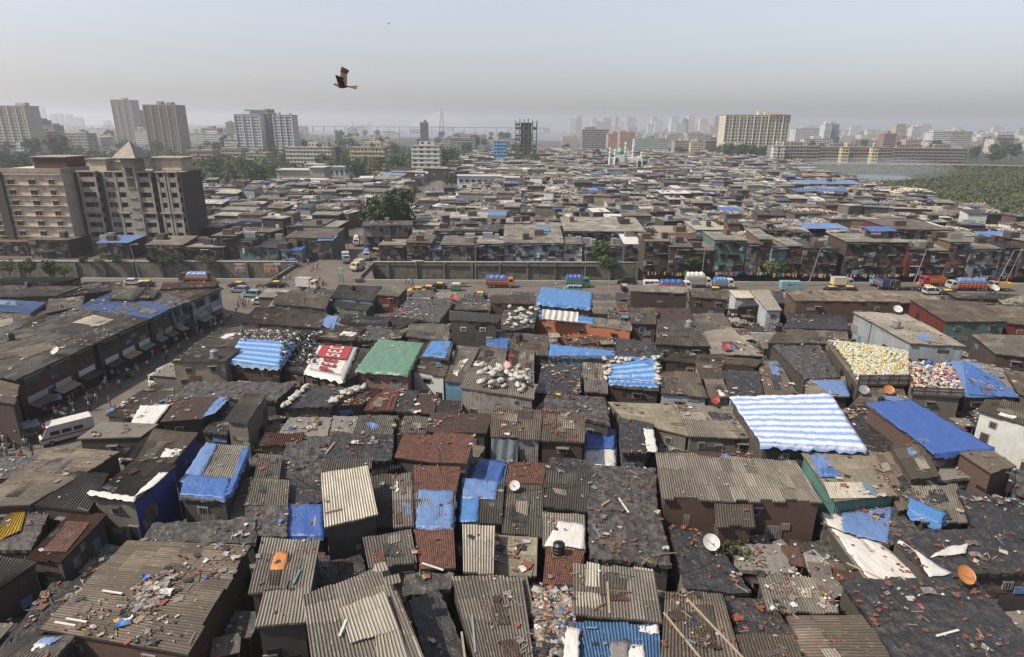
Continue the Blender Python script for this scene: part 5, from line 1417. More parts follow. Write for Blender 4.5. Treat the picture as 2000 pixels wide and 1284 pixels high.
while y<900:
    k=1.0 if y<330 else (1.15 if y<500 else 1.4)
    stx=7*k; sty=6.4*k
    hw=y*.86+15; x=-hw+rnd.uniform(0,4)
    while x<hw:
        w=rnd.uniform(3.8,8.5)*k if rnd.random()<.86 else rnd.uniform(9,16)*k
        cx=x+w/2; cy=y+rnd.uniform(-2.4,2.4)
        x+=w+rnd.uniform(-.2,1.0)
        if cx<-60 and y<260: rz=rnd.gauss(-.12,.1)
        else: rz=rnd.gauss(.03,.16)
        if not inpoly(cx,cy,SETT): continue
        if any(inpoly(cx+a*w*.42,cy+b*sty*.35,bp_) for bp_ in BLOCK for a in(-1,0,1) for b in(-1,0,1)): continue
        if any(inpoly(cx+a*w*.45,cy+b*sty*.45,f_) for f_ in hand_far for a in(-1,0,1) for b in(-1,0,1)): continue
        h=rnd.choice((2.8,3.2,3.6,4.2,4.8,5.4,6.2)) if rnd.random()<.85 else rnd.uniform(6,8)
        cand.append((cx,cy,w,sty*rnd.uniform(.8,1.02),h,rz))
    y+=sty; row+=1
cand.sort(key=lambda c:c[1])
NIND=298-len(SH)-len(FT)
print('near',len(SH),'fill',fill,'hand far',len(FT),'cand',len(cand),'individual',NIND)
vis=[c for c in cand if 0<=proj((c[0],c[1],c[4]))[0]<=2000]
ind=set(id(c) for c in vis[:NIND])
st=st_
PILES=[]
for c in cand:
    cx,cy,w,d,h,rz=c
    rk=rnd.choices(['cgf','cbf','cdf','clf','bk','bc','cr','tq','tqw','wh'],[22,15,9,15,5,8,3,1.3,2.2,2.4])[0]
    if id(c) in ind:
        o,top=far_thing(cx,cy,w,d,h,rz,roof=rk if rk not in('tq','wh') else 'cgf',sl=rnd.uniform(-.2,1.0))
    else:
        wk=rnd.choices(['brickd','concd','conc','brick','tinr','blue','teal','tin','wood','white','pink','redw','beige'],[9,10,12,5,8,2,1.2,7,5,4,1,.7,4])[0]
        sl=rnd.uniform(-.3,1.1); top,q,zz=rect_house(cx,cy,w,d,h,rz,rk,wk,sl)
        st.quad(*top,m=SI[rk]); 
        e=[v-Vector((0,0,.15)) for v in top]; st.quad(e[0],e[1],top[1],top[0],m=SI[rk]); st.quad(e[1],e[2],top[2],top[1],m=SI[rk])
        for a,b in((0,1),(1,2),(3,0)): st.wall(q[a],q[b],0,zz[a],zz[b],m=SI[wk],u0=rnd.uniform(0,9))
        a,b=q[0],q[1]; dv=(b-a).normalized(); nn=Vector((dv.y,-dv.x,0))
        if cy<520:
            for i in range(max(1,int(w/3))):
                if rnd.random()<.75:
                    p=a+dv*(w*(i+rnd.uniform(.3,.7))/max(1,int(w/3))); st.box((p.x+nn.x*.04,p.y+nn.y*.04,h*rnd.uniform(.4,.7)),(rnd.uniform(.8,1.8),.1,rnd.uniform(.8,1.6)),SI[rnd.choice(['dark','dark','dark','tin','white','blue','wood','teal'])],rz=rz)
    # patches of sheet and things on the roof
    tp=top; cc_=sum(tp,Vector((0,0,0)))/4
    if rnd.random()<.55:
        for _ in range(rnd.choice((1,1,2))):
            s0,t0=rnd.uniform(.03,.6),rnd.uniform(.03,.5); s1=min(.97,s0+rnd.uniform(.2,.5)); t1=min(.97,t0+rnd.uniform(.3,.5)); j=lambda:rnd.uniform(-.03,.03)
            st.quad(*[bil(tp,s+j(),t+j())+Vector((0,0,.1)) for s,t in((s0,t0),(s1,t0),(s1,t1),(s0,t1))],m=SI[rnd.choices(['tq','tqw','wh','bk','clf','cdf','cr'],[1.0,1.8,2.6,3,6,2.5,1.5])[0]])
    pr=.34 if cx>60 or cy>300 else .15
    if cx<-20: pr*=.25
    if rnd.random()<pr: PILES.append((tp,cy))
    if rnd.random()<.25 and cy<420:   # water tank / box / upper room
        p=bil(tp,rnd.uniform(.2,.8),rnd.uniform(.3,.8)); st.box((p.x,p.y,p.z+.6),(rnd.uniform(1,2.6),rnd.uniform(1,2.4),1.5),SI[rnd.choice(['concd','tin','dark','wood','tinr','brickd'])],rz=rz)
for p_ in scrapq: hp.blob((p_.x,p_.y,p_.z),(rnd.uniform(.08,.25),.15,.08),rnd.choices(range(len(HM)),[3,4,1,.3,.3,.3,1,.6,.4,4,5,6])[0])
o=st.build('distant_shanties',[M[k] for k in SM]); tag(o,'countless small shanty roofs spreading towards the horizon',kind='stuff')
# heaps of sacks and scrap on far roofs
for tp,cy in PILES:
    L=(tp[1]-tp[0]).length; k=1.0+max(0,(cy-250))/450
    n=int(min(150,rnd.uniform(30,110)*L/8)/k**1.3); s0,s1=rnd.uniform(0,.4),rnd.uniform(.6,1); t0,t1=rnd.uniform(0,.5),rnd.uniform(.55,1)
    q=rnd.random(); wts=WW if q<.6 else (WC if q<.82 else WB); hgt=rnd.uniform(.2,1.0)
    heap(lambda: bil(tp,rnd.uniform(s0,s1),rnd.uniform(t0,t1))+Vector((0,0,.1+rnd.random()**2*hgt)), n, wts, .18*k,.42*k)
for c in cand:      # thin litter everywhere
    if c[1]<430 and rnd.random()<.75:
        cx,cy,w,d,h,rz=c
        for _ in range(rnd.randint(6,26)):
            s=rnd.uniform(.1,.3); hp.blob((cx+rnd.uniform(-.5,.5)*w,cy+rnd.uniform(-.5,.5)*d,h+.35+rnd.uniform(-.1,.3)),(s*1.4,s,s*.5),rnd.choices(range(len(HM)),[5,6,2,.4,.4,.4,1,.6,.6,3,5,6])[0])
# named heaps and marsh-side heap
def gheap(x0,x1,y,z,n,w,dy=6,hh=1.5,s=.35):
    for _ in range(n):
        u=rnd.random(); p=P(x0+(x1-x0)*u,y,z); p.y+=rnd.uniform(0,dy); p.z=z+hh*math.sin(math.pi*u)**.5*rnd.uniform(.5,1); hp.blob(tuple(p),(s*rnd.uniform(.7,1.3),s,s*.8),rnd.choices(range(len(HM)),w)[0])
gheap(1755,1828,380,5,500,WB,8,2.5,.5)
gheap(1280,1310,382,5,160,[0,0,0,0,0,0,0,10,0,0,1,0],5,2.2,.5)
gheap(1070,1125,382,5,220,WW,6,1.8,.45)
gheap(1520,1640,418,5,500,WC,8,1.2,.4)
gheap(1320,1420,345,5,500,WW,14,1.6,.5); gheap(1430,1560,352,5,450,WW,14,1.6,.5); gheap(1100,1220,332,5,380,WC,10,1.4,.5)
gheap(1445,1490,462,6.5,160,WC,4,1.2,.3); gheap(1785,1900,452,6.5,260,WW,5,.9,.35); gheap(1160,1240,445,4.6,260,WW,5,.9,.3)
# sheets laid on far roofs
FTARP=[(1045,1075,452,6.2,4,'tq2','bright blue tarp on a brown roof beyond the drain'),(1080,1112,409,6,5,'tq','small blue tarp among shanties left of the white sacks'),(945,990,421,6,6,'tq2','blue tarp on a roof near the white long building'),
 (1558,1660,374,8,8,'tq','rolled blue sheet along the marsh side shed'),(1700,1755,452,10,5,'tq','blue tarp corner over the rust red boarded house'),(1930,1990,463,8,6,'tq2','blue tarp over a long roof at the right edge'),
 (1575,1660,447,6,8,'tqw','faded blue plastic on a broad roof at the right'),(1760,1850,445,6,8,'wh','white sheet spread over a roof at the right'),(1410,1450,412,6,6,'tq','small folded blue tarp among heaps'),
 (412,446,391,5,6,'tq','blue tarp beside the dark apartment block'),(620,650,470,5,6,'tqw','light blue sheet behind the concrete corner house'),(955,1000,378,5,6,'tq','blue sheet right of the long white building'),
 (1150,1170,372,6,6,'tqw','pale blue sheet in the middle distance'),(1160,1200,303,6,14,'tq','blue roof sheet behind the mosque'),(2000,2060,470,8,6,'tq','blue tarp beyond the edge')]
for (xl,xr,y,z,dep,mt,lb) in FTARP:
    a=P(xl,y,z+.8); b=P(xr,y,z+.8); mb=MB(); roof_mesh(mb,[a,b,Vector((b.x,b.y+dep,z+1.3)),Vector((a.x,a.y+dep,z+1.3))],'t',th=.05)
    e=mb.build('tarp',M[mt],smooth=True); tag(e,lb,'tarp','plastic sheets lying over the roofs')
tag(hp.build('scrap_heaps',[M[k] for k in HM]),'heaps of stuffed sacks, bottles and plastic scrap lying on roofs',kind='stuff')
# ------------------------------------------------------------------ larger buildings
M['apc']=m_plaster('apartment_cream',(.68,.57,.44),.5,(.16,.13,.11)); M['apg']=m_plaster('apartment_grey',(.40,.355,.30),.6,(.09,.08,.075)); M['apd']=m_plaster('apartment_shaded',(.06,.048,.042),.5)  # apd: side walls coloured near black for the shade on them
M['cream']=m_plaster('cream_city',(.58,.54,.46),.3); M['pinkc']=m_plaster('salmon_city',(.52,.3,.24),.3); M['rooft']=m_flat('grey_roof_slab',(.3,.28,.26),.9,.4)
def winpart(o,loc,mb,extra=None): pass
def grid_windows(o,loc,x0,x1,z0,z1,yf,nx,nz,w,h,mats,sill=True,name='window',maxn=100,face='f',depth=.25,cnt=None,arch=False):
    """windows on a wall facing the camera at y=yf (face 'f'), or facing +x at x=yf (face 'r')"""
    rest=MB(); cnt=cnt if cnt is not None else [0]
    for k in range(nz):
        for i in range(nx):
            u=x0+(x1-x0)*(i+.5)/nx; z=z0+(z1-z0)*(k+.5)/nz
            mb=MB() if cnt[0]<maxn else rest
            def B(du,dn,dz,su,sn,sz,m):
                if face=='f': mb.box((u+du,yf-dn,z+dz),(su,sn,sz),m)
                else: mb.box((yf+dn,u+du,z+dz),(sn,su,sz),m)
            B(0,.02,0,w,.06,h,0)
            B(-w*.5,.08,0,.10,.14,h,1); B(w*.5,.08,0,.10,.14,h,1); B(0,.06,0,.07,.08,h,1)
            if sill: B(0,.3,h/2+.12,w+.5,.6,.1,1); B(0,.1,-h/2-.05,w+.2,.2,.1,1)
            if cnt[0]<maxn: mb.build(name,mats,o,loc=loc)
            cnt[0]+=1
    if rest.v:
        q=rest.build('far_windows',mats,o,loc=loc); q['kind']='stuff'
    return cnt
def topz(x,y,D): return PD(x,y,D).z
# cream block of the left apartments
D0=P(150,497).y
def block(o,loc,x0,x1,y0,y1,z1,mat,name='wall',z0=0):
    mb=MB(); c=[(x0,y0),(x1,y0),(x1,y1),(x0,y1)]
    for a,b in((0,1),(1,2),(2,3),(3,0)): mb.wall(c[a],c[b],z0,z1,u0=a*11)
    mb.quad((x0,y0,z1),(x1,y0,z1),(x1,y1,z1),(x0,y1,z1)); return mb.build(name,M[mat],o,loc=loc)
xa=PD(-70,337,D0).x; xb=PD(119,337,D0).x; zt=topz(60,337,D0); 
o=empty('apartment_building',((xa+xb)/2,D0+8,0)); loc=tuple(o.location)
block(o,loc,xa,xb,D0,D0+26,zt,'apc'); 
nf=8; fh=zt/nf
cnt=[0]
W=xb-xa
# columns of windows, with a stair bay box between, coloured dark like a shaded recess
for (f0,f1,n,w) in ((.02,.30,2,1.9),(.40,.52,1,1.9),(.60,.76,1,2.0),(.80,.96,1,1.6)):
    grid_windows(o,loc,xa+W*f0,xa+W*f1,fh*.5,zt-fh*.5,D0,n,nf-1,w,1.75,[M['dark'],M['apc']],cnt=cnt)
mb=MB()
for k in range(nf): mb.box(((xa+xb)/2+W*.0,D0-.35,fh*(k+1)-.5),(W*.98,.5,.12))
mb.build('floor_ledge',M['apc'],o,loc=loc)
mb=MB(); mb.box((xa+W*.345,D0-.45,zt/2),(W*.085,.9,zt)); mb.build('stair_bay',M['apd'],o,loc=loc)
mb=MB()
for (cx,cy,sx,sy) in (((xa+xb)/2,D0,W,.4),(xa+W/2,D0+26,W,.4),(xb,D0+13,.4,26)): mb.box((cx,cy,zt+.55),(sx,sy,1.1))
mb.build('parapet',M['apg'],o,loc=loc)
mb=MB(); mb.box((xa+W*.8,D0+8,zt+2.0),(W*.35,8,3.6)); mb.build('rooftop_room',M['redd'],o,loc=loc); mb=MB(); mb.box((xa+W*.8,D0+8,zt+3.95),(W*.38,9,.25)); mb.build('rooftop_slab',M['apg'],o,loc=loc)
tag(o,'pale cream multi storey apartment block with rows of small windows at the left edge','apartment block','unfinished apartment blocks'); LAND.append(((90,420),'the cream apartment block'))
# grey unfinished block
D1=D0+5; xg=xb+.05; xh=PD(352,337,D1).x; zt2=topz(250,336,D1); W=xh-xg
o=empty('apartment_building',((xg+xh)/2,D1+8,0)); loc=tuple(o.location)
mb=MB(); y0,y1=D1,D1+12
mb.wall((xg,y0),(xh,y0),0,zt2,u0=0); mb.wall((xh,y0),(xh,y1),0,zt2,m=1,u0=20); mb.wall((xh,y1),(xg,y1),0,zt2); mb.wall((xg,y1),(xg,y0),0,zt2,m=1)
mb.quad((xg,y0,zt2),(xh,y0,zt2),(xh,y1,zt2),(xg,y1,zt2)); mb.build('wall',[M['apg'],M['apd']],o,loc=loc)
fh=zt2/8; cnt=[0]
bays=[(.055,.225),(.265,.375),(.395,.51),(.60,.74),(.79,.875),(.885,.985)]
for bi,(f0,f1) in enumerate(bays):
    x0=xg+W*f0; x1=xg+W*f1
    if bi!=1:
        pr=MB()
        for k in range(8):                      # projecting bay: spandrel boxes and two piers
            pr.box(((x0+x1)/2,D1-.6,fh*k+fh*.28),(x1-x0,1.2,fh*.5))
        pr.box((x0+.3,D1-.65,zt2/2),(.6,1.3,zt2)); pr.box((x1-.3,D1-.65,zt2/2),(.6,1.3,zt2)); pr.box(((x0+x1)/2,D1-.75,zt2+.1),(x1-x0+.5,1.7,.35)); pr.box(((x0+x1)/2,D1-.8,fh*4.0),(x1-x0+.6,1.8,.35))
        pr.build('bay',M['apg'],o,loc=loc)
    for k in range(8):
        w=MB(); yy=D1-.1 if bi!=1 else D1; w.box(((x0+x1)/2,yy-.05,fh*k+fh*.76),(x1-x0-1.2,.1,fh*.48)); w.box(((x0+x1)/2,yy-.12,fh*k+fh*.76),(.12,.08,fh*.48),1); w.build('window',[M['dark'],M['apg']],o,loc=loc)
for (f0,f1) in ((.0,.05),(.228,.262),(.378,.392),(.745,.785)):
    mb=MB(); mb.box((xg+W*(f0+f1)/2,D1-.06,zt2/2),(W*(f1-f0),.1,zt2-.6)); mb.build('recess_shade',M['apd'],o,loc=loc)  # flat dark strips that paint the shade of recesses between bays
# stair tower with pointed roof
x0=xg+W*.515; x1=xg+W*.59; tx=(x0+x1)/2; tw=(x1-x0)+1.4
ze=topz(245,309,D1-2); za=topz(242,283,D1)
mb=MB(); mb.box((tx,D1+.8,ze/2),(tw,5,ze)); 
for k in range(8): mb.box((tx,D1-1.8,fh*k+fh*.5),(tw*.6,.3,.25))
mb.build('stair_tower',M['apg'],o,loc=loc)
mb=MB(); mb.box((tx,D1-1.76,zt2-1.5),(tw*.5,.15,5.5)); 
mb.build('arched_panel',M['apd'],o,loc=loc)
mb=MB(); e=tw/2+1.5; b_=[(tx-e,D1-3.2,ze),(tx+e,D1-3.2,ze),(tx+e,D1+5.2,ze),(tx-e,D1+5.2,ze)]; ap=(tx,D1+1,za+1)
for a,b in((0,1),(1,2),(2,3),(3,0)): mb.tri(b_[a],b_[b],ap)
mb.face([0,1,4,7]) if False else mb.quad(b_[3],b_[2],b_[1],b_[0]); mb.build('pyramid_roof',M['apg'],o,loc=loc)
mb=MB(); mb.box((xg+W*.80,D1+8,zt2+1.8),(W*.28,7,3.4)); mb.box((xg+W*.18,D1+5,zt2+1.6),(W*.16,5,3.2)); mb.box((xg+W*.33,D1+7,zt2+1.2),(W*.14,4,2.2)); mb.build('rooftop_room',M['apc'],o,loc=loc)
mb=MB(); mb.box((xg+W*.80,D1+8,zt2+3.7),(W*.34,8.5,.3)); mb.box((xg+W*.18,D1+5,zt2+3.3),(W*.2,6,.25)); mb.box((xg+W*.33,D1+7,zt2+2.45),(W*.2,5,.2)); mb.build('rooftop_slab',M['apg'],o,loc=loc)
tag(o,'grimy unfinished grey apartment block with a small pyramid roofed tower on top','apartment block','unfinished apartment blocks'); LAND.append(((280,430),'the grey apartment block'))
# ------------------------------------------------------------------ generic city block
CITYN={}
def city(xl,xr,yt,D,depth,col,lab,px=3.2,pz=3.1,yb=None,geo=False,slab=None,top=True,rz=0,cat='building',band=None,z0=0,name='building',sid=None,wx=(.25,.75),grp='city buildings on the skyline',fins=0):
    if yb is not None: D=P((xl+xr)/2,yb).y
    a=PD(xl,yt,D); b=PD(xr,yt,D); zt=(a.z+b.z)/2; cx=(a.x+b.x)/2; w=b.x-a.x
    o=empty(name,(cx,D+depth/2,0)); loc=tuple(o.location)
    key=(col,round(px,1),round(pz,1),wx)
    if key not in CITYN: CITYN[key]=m_facade(f'facade_{len(CITYN)}',col,px=px,pz=pz,wx=wx)
    mt=CITYN[key] if not geo else m_plaster('city_plaster',col,.35)
    x0,x1,y0,y1=a.x,b.x,D,D+depth
    mb=MB(); c=[(x0,y0),(x1,y0),(x1,y1),(x0,y1)]
    for p,q in((0,1),(1,2),(2,3),(3,0)): mb.wall(c[p],c[q],0,zt,u0=0)
    mb.build('wall',mt,o,loc=loc)
    r_=MB(); r_.box((cx,D+depth/2,zt+.4),(w+.6,depth+.6,.8)); ro_=r_.build('roof',M['rooft'],o,loc=loc)
    if top:
        t_=MB()
        for _ in range(rnd.choice((1,2,2,3))):
            tw_=w*rnd.uniform(.12,.35); th_=rnd.uniform(2,4.5); t_.box((cx+rnd.uniform(-.3,.3)*w,D+depth*rnd.uniform(.3,.7),zt+.8+th_/2),(tw_,depth*.3,th_))
        t_.build('rooftop_room',mt,ro_,loc=loc)
    if slab or D<1500:
        n=int(zt/pz); sb_=MB()
        for k in range(1,n+1):
            sb_.box((cx,D-.2,k*pz),(w+.5,.6,.22))
            if k%1==0: sb_.box((x0-.0 if cx>0 else x1,D+depth/2,k*pz),(.7,depth,.22))
        m2=m_flat('ledge',tuple(min(.7,v*1.15) for v in (slab or col)),.9,.2); sb_.build('floor_ledge',m2,o,loc=loc)
    if fins:
        fb=MB()
        for i in range(fins+1): fb.box((x0+w*i/fins,D-.5,zt/2),(.7,1.2,zt))
        fb.build('fin',m_flat('fin',tuple(min(.7,v*1.1) for v in col),.9,.2),o,loc=loc)
    if geo:
        nx=max(2,int(w/px)); nz=max(2,int(zt/pz)); grid_windows(o,loc,x0+.6,x1-.6,.8,zt-.6,D,nx,nz,w/nx*.62,pz*.62,[M['dark'],mt],sill=False,maxn=96)
    tag(o,lab,cat,grp)
    return o,(x0,x1,D,zt)
CR=(.62,.57,.47); WHc=(.78,.78,.76); GR=(.30,.29,.27); BR=(.34,.25,.19); TN=(.42,.36,.25); PK=(.5,.37,.33)
city(-20,46,208,700,22,CR,'tall cream tower with balcony columns at the left edge',geo=True,slab=(.55,.5,.4),fins=4)
city(216,253,196,1050,24,(.5,.47,.4),'slim pale tower with a stepped top, left of the brown tower',geo=True,slab=(.55,.52,.45),fins=3); city(251,272,216,1100,20,GR,'narrow grey tower hidden behind the slim pale tower')
city(279,341,206,760,24,(.40,.31,.23),'brown cream tower with ragged balconies, right of the slim pale tower',geo=True,slab=(.45,.38,.28),fins=4)
city(457,506,225,720,20,WHc,'white tower block, its left wing, with a blue roof structure',geo=True,slab=(.6,.6,.6),fins=3)
city(504,533,222,735,20,(.22,.23,.25),'dark glazed centre strip between the white tower wings',wx=(.1,.9),fins=3)
city(533,569,226,722,20,WHc,'white tower block, its right wing',geo=True,slab=(.6,.6,.6),fins=3); city(478,520,216,745,10,(.25,.38,.55),'pale blue lift house on top of the white towers',top=False)
city(55,80,236,900,20,(.16,.15,.15),'dark grey mid rise beside the cream tower'); city(80,104,246,880,20,GR,'grey mid rise right of the dark one'); city(62,92,258,760,20,(.33,.16,.12),'red and tan low block under the dark mid rise')
city(128,168,262,720,18,(.42,.38,.34),'pale slanting low blocks among trees at the left'); city(392,424,252,980,20,PK,'pink topped block left of the white towers'); city(378,440,263,900,16,WHc,'white and pink row left of the white towers')
city(263,285,255,950,14,WHc,'small white house between the two tall towers'); city(440,458,240,1100,16,GR,'grey stepped tower close to the white towers')
city(20,58,290,620,12,(.5,.52,.55),'pale house with a blue roof among trees at the left edge'); city(365,415,295,560,14,(.33,.25,.22),'brown roofed long house among trees left of the white towers',px=2.6)
city(432,470,291,600,12,TN,'tan low block in trees below the white towers')
city(557,645,290,520,14,(.48,.45,.38),'pale four storey housing block with dark trees before it',px=2.8); city(683,750,290,500,14,TN,'tan housing block behind the palms',px=2.8); city(716,760,285,540,14,(.46,.42,.3),'yellowish housing block behind the palms',px=2.8)
city(803,858,287,470,14,(.5,.52,.46),'pale green white block with long balconies',px=5,slab=(.55,.55,.5)); city(480,520,300,560,14,(.36,.33,.22),'olive tan block in shade below the white towers')
city(820,834,240,1000,14,(.15,.15,.16),'dark slim tower in the middle distance'); city(964,990,277,620,12,(.15,.35,.55),'small bright blue building among trees right of the middle')
city(1138,1189,254,1000,20,GR,'unfinished concrete block with open floors near the water',px=3.6,slab=(.33,.31,.28),wx=(.12,.88)); city(1188,1213,263,950,18,PK,'salmon pink office block',slab=(.5,.3,.22)); city(1211,1240,260,930,18,(.5,.35,.26),'orange office block right of the pink one',slab=(.5,.3,.22))
city(1240,1307,272,860,16,(.38,.5,.44),'long pale green school like block with white ends',px=3.2,slab=(.6,.6,.56)); city(1318,1352,276,840,16,(.36,.34,.3),'grey housing slab right of the green block'); city(1350,1378,279,830,14,(.55,.48,.3),'yellow edged housing slab'); city(1378,1412,276,820,14,(.2,.19,.18),'dark housing slab beside the hospital')
ho_,(hx0,hx1,hD,hz_t)=city(1418,1545,226,790,24,(.72,.65,.5),'big cream hospital with columns of dark windows and a rooftop sign',geo=True,slab=(.55,.5,.4),fins=9,px=4.2,pz=3.6)
city(1412,1470,284,770,14,(.5,.45,.36),'cream podium wing in front of the hospital',slab=(.55,.5,.4)); LAND.append(((1480,260),'the hospital'))
def sign3(txt,xl,xr,yt,yb,D,mat,lab,back=None,parent=None):
    a=PD(xl,yb,D); b=PD(xr,yb,D); t_=PD(xl,yt,D); vv,ff=text_mesh(txt); x0=min(v[0] for v in vv); x1=max(v[0] for v in vv); y0=min(v[1] for v in vv); y1=max(v[1] for v in vv)
    mb=MB()
    w=b.x-a.x; h=t_.z-a.z
    for v in vv: mb.v.append((a.x+(v[0]-x0)/(x1-x0)*w, D, a.z+(v[1]-y0)/(y1-y0)*h))
    for f in ff: mb.face(f)
    root=empty('rooftop_sign',((a.x+b.x)/2,D,a.z)); loc=tuple(root.location)
    mb.build('lettering',M[mat],root,loc=loc)
    bb=MB()
    if back: bb.box(((a.x+b.x)/2,D+.6,(a.z+t_.z)/2),(w*1.1,.4,h*1.5)); bb.build('sign_board',M[back],root,loc=loc); bb=MB()
    for i in range(5): bb.bar((a.x+w*i/4,D+1,a.z-4),(a.x+w*i/4,D+1,t_.z),.25)
    bb.build('sign_frame',M['iron'],root,loc=loc)
    tag(root,lab,'sign')
sign3('HOSPITAL',1508,1544,223.5,229,788,'c_rd','dark red letters reading HOSPITAL on the hospital roof')
city(1510,1603,287,640,14,(.27,.24,.21),'long grimy apartment slab right of the hospital',px=3,slab=(.33,.29,.25)); city(1602,1745,289,660,14,(.29,.25,.21),'very long grimy apartment slab above the rail line',px=3,slab=(.33,.29,.25)); city(1745,1890,291,690,14,(.27,.23,.2),'second very long grimy slab further right',px=3,slab=(.33,.29,.25))
city(1512,1522,286,632,6,CR,'pale stair bay of the long slab near the hospital'); city(1525,1535,287,632,6,CR,'second pale stair bay of the long slab'); city(1646,1660,289,652,6,(.6,.52,.3),'yellow stair bay on the very long slab'); city(1705,1718,289,652,6,(.6,.54,.3),'pale yellow stair bay on the very long slab')
city(1555,1603,252,1400,30,WHc,'long white offices behind the slab right of the hospital',slab=(.6,.6,.6)); city(1612,1626,244,1250,20,WHc,'white slim tower, brighter half'); city(1625,1640,244,1260,20,(.3,.31,.35),'white slim tower, grey half')
city(1752,1770,243,1700,24,(.5,.42,.28),'tan slim tower on the right skyline',slab=(.55,.48,.35)); city(1783,1801,249,1600,20,WHc,'white striped slim tower on the right skyline',slab=(.6,.6,.6))
city(1824,1860,259,1100,24,WHc,'white office with a broad blank front on the right',slab=(.6,.6,.6)); city(1852,1900,258,1130,24,(.5,.45,.38),'striped office with red roof edge on the right',slab=(.6,.58,.55)); city(1943,1992,272,1000,20,CR,'cream office carrying a dark rooftop sign board',slab=(.55,.5,.42))
sign3('SAHARA',1951,1978,265.5,270.5,998,'c_w','rooftop sign board reading SAHARA in white letters','c_nv')
city(1728,1752,262,1050,16,(.3,.19,.16),'dark red brick block on the right skyline'); city(1770,1800,274,950,14,PK,'pinkish low block on the right skyline')
# unfinished concrete frame tower
D=P(1028,318).y; a=PD(1007,240,D); b=PD(1049,240,D); w=b.x-a.x; zt=a.z; cx=(a.x+b.x)/2; dp=13
o=empty('unfinished_tower',(cx,D+dp/2,0)); loc=tuple(o.location); nfl=11
mb=MB(); pb=MB(); sc_=MB()
for k in range(1,nfl+1): mb.box((cx,D+dp/2,zt*k/nfl),(w,dp,.35))
for i in range(6):
    for j in (0,.5,1):
        hgt=zt+rnd.uniform(.5,4.5); pb.box((a.x+w*i/5,D+dp*j,hgt/2),(.7,.7,hgt))
for k in range(nfl):
    for i in range(5):
        if rnd.random()<.45: sc_.box((a.x+w*(i+.5)/5,D+.5,zt*(k+.5)/nfl),(w/5-.7,.2,zt/nfl*rnd.uniform(.4,.95)))
sc_.box((cx,D+dp-.5,zt/2),(w*.5,.3,zt))
mb.build('floor_slab',M['conc'],o,loc=loc); pb.build('column',M['conc'],o,loc=loc); sc_.build('infill_wall',M['concd'],o,loc=loc)
tag(o,'bare unfinished concrete frame tower standing alone right of the bridge pylon','tower'); LAND.append(((1028,275),'the unfinished frame tower'))
# mosque
D=P(1215,331).y; px1=lambda x,y: PD(x,y,D)
o=empty('mosque',(px1(1222,330).x,D+6,0)); loc=tuple(o.location); m_=m_plaster('mosque_white',(.8,.82,.74),.2)
def bx(xl,xr,yt,yb,dep,mt,nm,dy=0):
    a=px1(xl,yb); b=px1(xr,yb); t_=px1((xl+xr)/2,yt); mb=MB(); z0=max(0,(a.z+b.z)/2); mb.box(((a.x+b.x)/2,D+dy+dep/2,(z0+t_.z)/2),(b.x-a.x,dep,t_.z-z0)); return mb.build(nm,mt,o,loc=loc)
bx(1191,1254,309,334,12,m_,'wall'); bx(1200,1218,302,334,5,m_,'gate_tower',-1.5)
for x in (1203.5,1229,1238,1248): 
    h_=312 if x>1210 else 306
    c0=px1(x,332); t0=px1(x,h_+7); mb=MB(); r_=1.5; n=10; dy=-.1 if x>1210 else -1.6
    pts=[(c0.x-r_,0),(c0.x+r_,0),(c0.x+r_,t0.z)]+[(c0.x+r_*math.cos(t_*math.pi/8)*(1),t0.z+2.2*math.sin(t_*math.pi/8)) for t_ in range(1,8)]+[(c0.x-r_,t0.z)]
    b0=len(mb.v); mb.v=[(p[0],D+dy,max(.2,p[1])) for p in pts]; mb.face(range(len(pts))); mb.v+= [(p[0],D+dy-.05,max(.2,p[1])) for p in pts]; mb.face([len(pts)+i for i in range(len(pts))]); mb.build('arch_opening',M['dark'],o,loc=loc)
def minaret(x,yt,rw=.9):
    t_=px1(x,yt).z; X=px1(x,320).x; mb=MB(); mb.lathe([(rw*1.2,0),(rw*1.2,t_*.45),(rw,t_*.45),(rw*.8,t_*.7),(rw*1.5,t_*.72),(rw*1.5,t_*.75),(rw*.75,t_*.76),(rw*.7,t_*.88),(rw*1.1,t_*.89),(rw*.8,t_*.93),(0.05,t_)],c=(X,D-.4 if x<1220 else D+3,0),n=8); mb.build('minaret',m_,o,loc=loc)
for x,yt in ((1190,287),(1200,291),(1221,276),(1236,283),(1253,296),(1248,305)): minaret(x,yt)
X=px1(1211,300).x; zb_=px1(1211,303).z; mb=MB(); mb.lathe([(2.4,0),(2.4,1.0),(2.9,1.6),(3.0,2.6),(2.6,3.9),(1.7,5.0),(.7,5.8),(.15,6.4),(.05,7.6)],c=(X,D+1,zb_),n=16); mb.build('dome',m_flat('green_dome',(.12,.42,.30),.5,.2),o,loc=loc,smooth=True)
tag(o,'white mosque with a green dome, pointed arches and slender minarets','mosque'); LAND.append(((1220,310),'the mosque'))
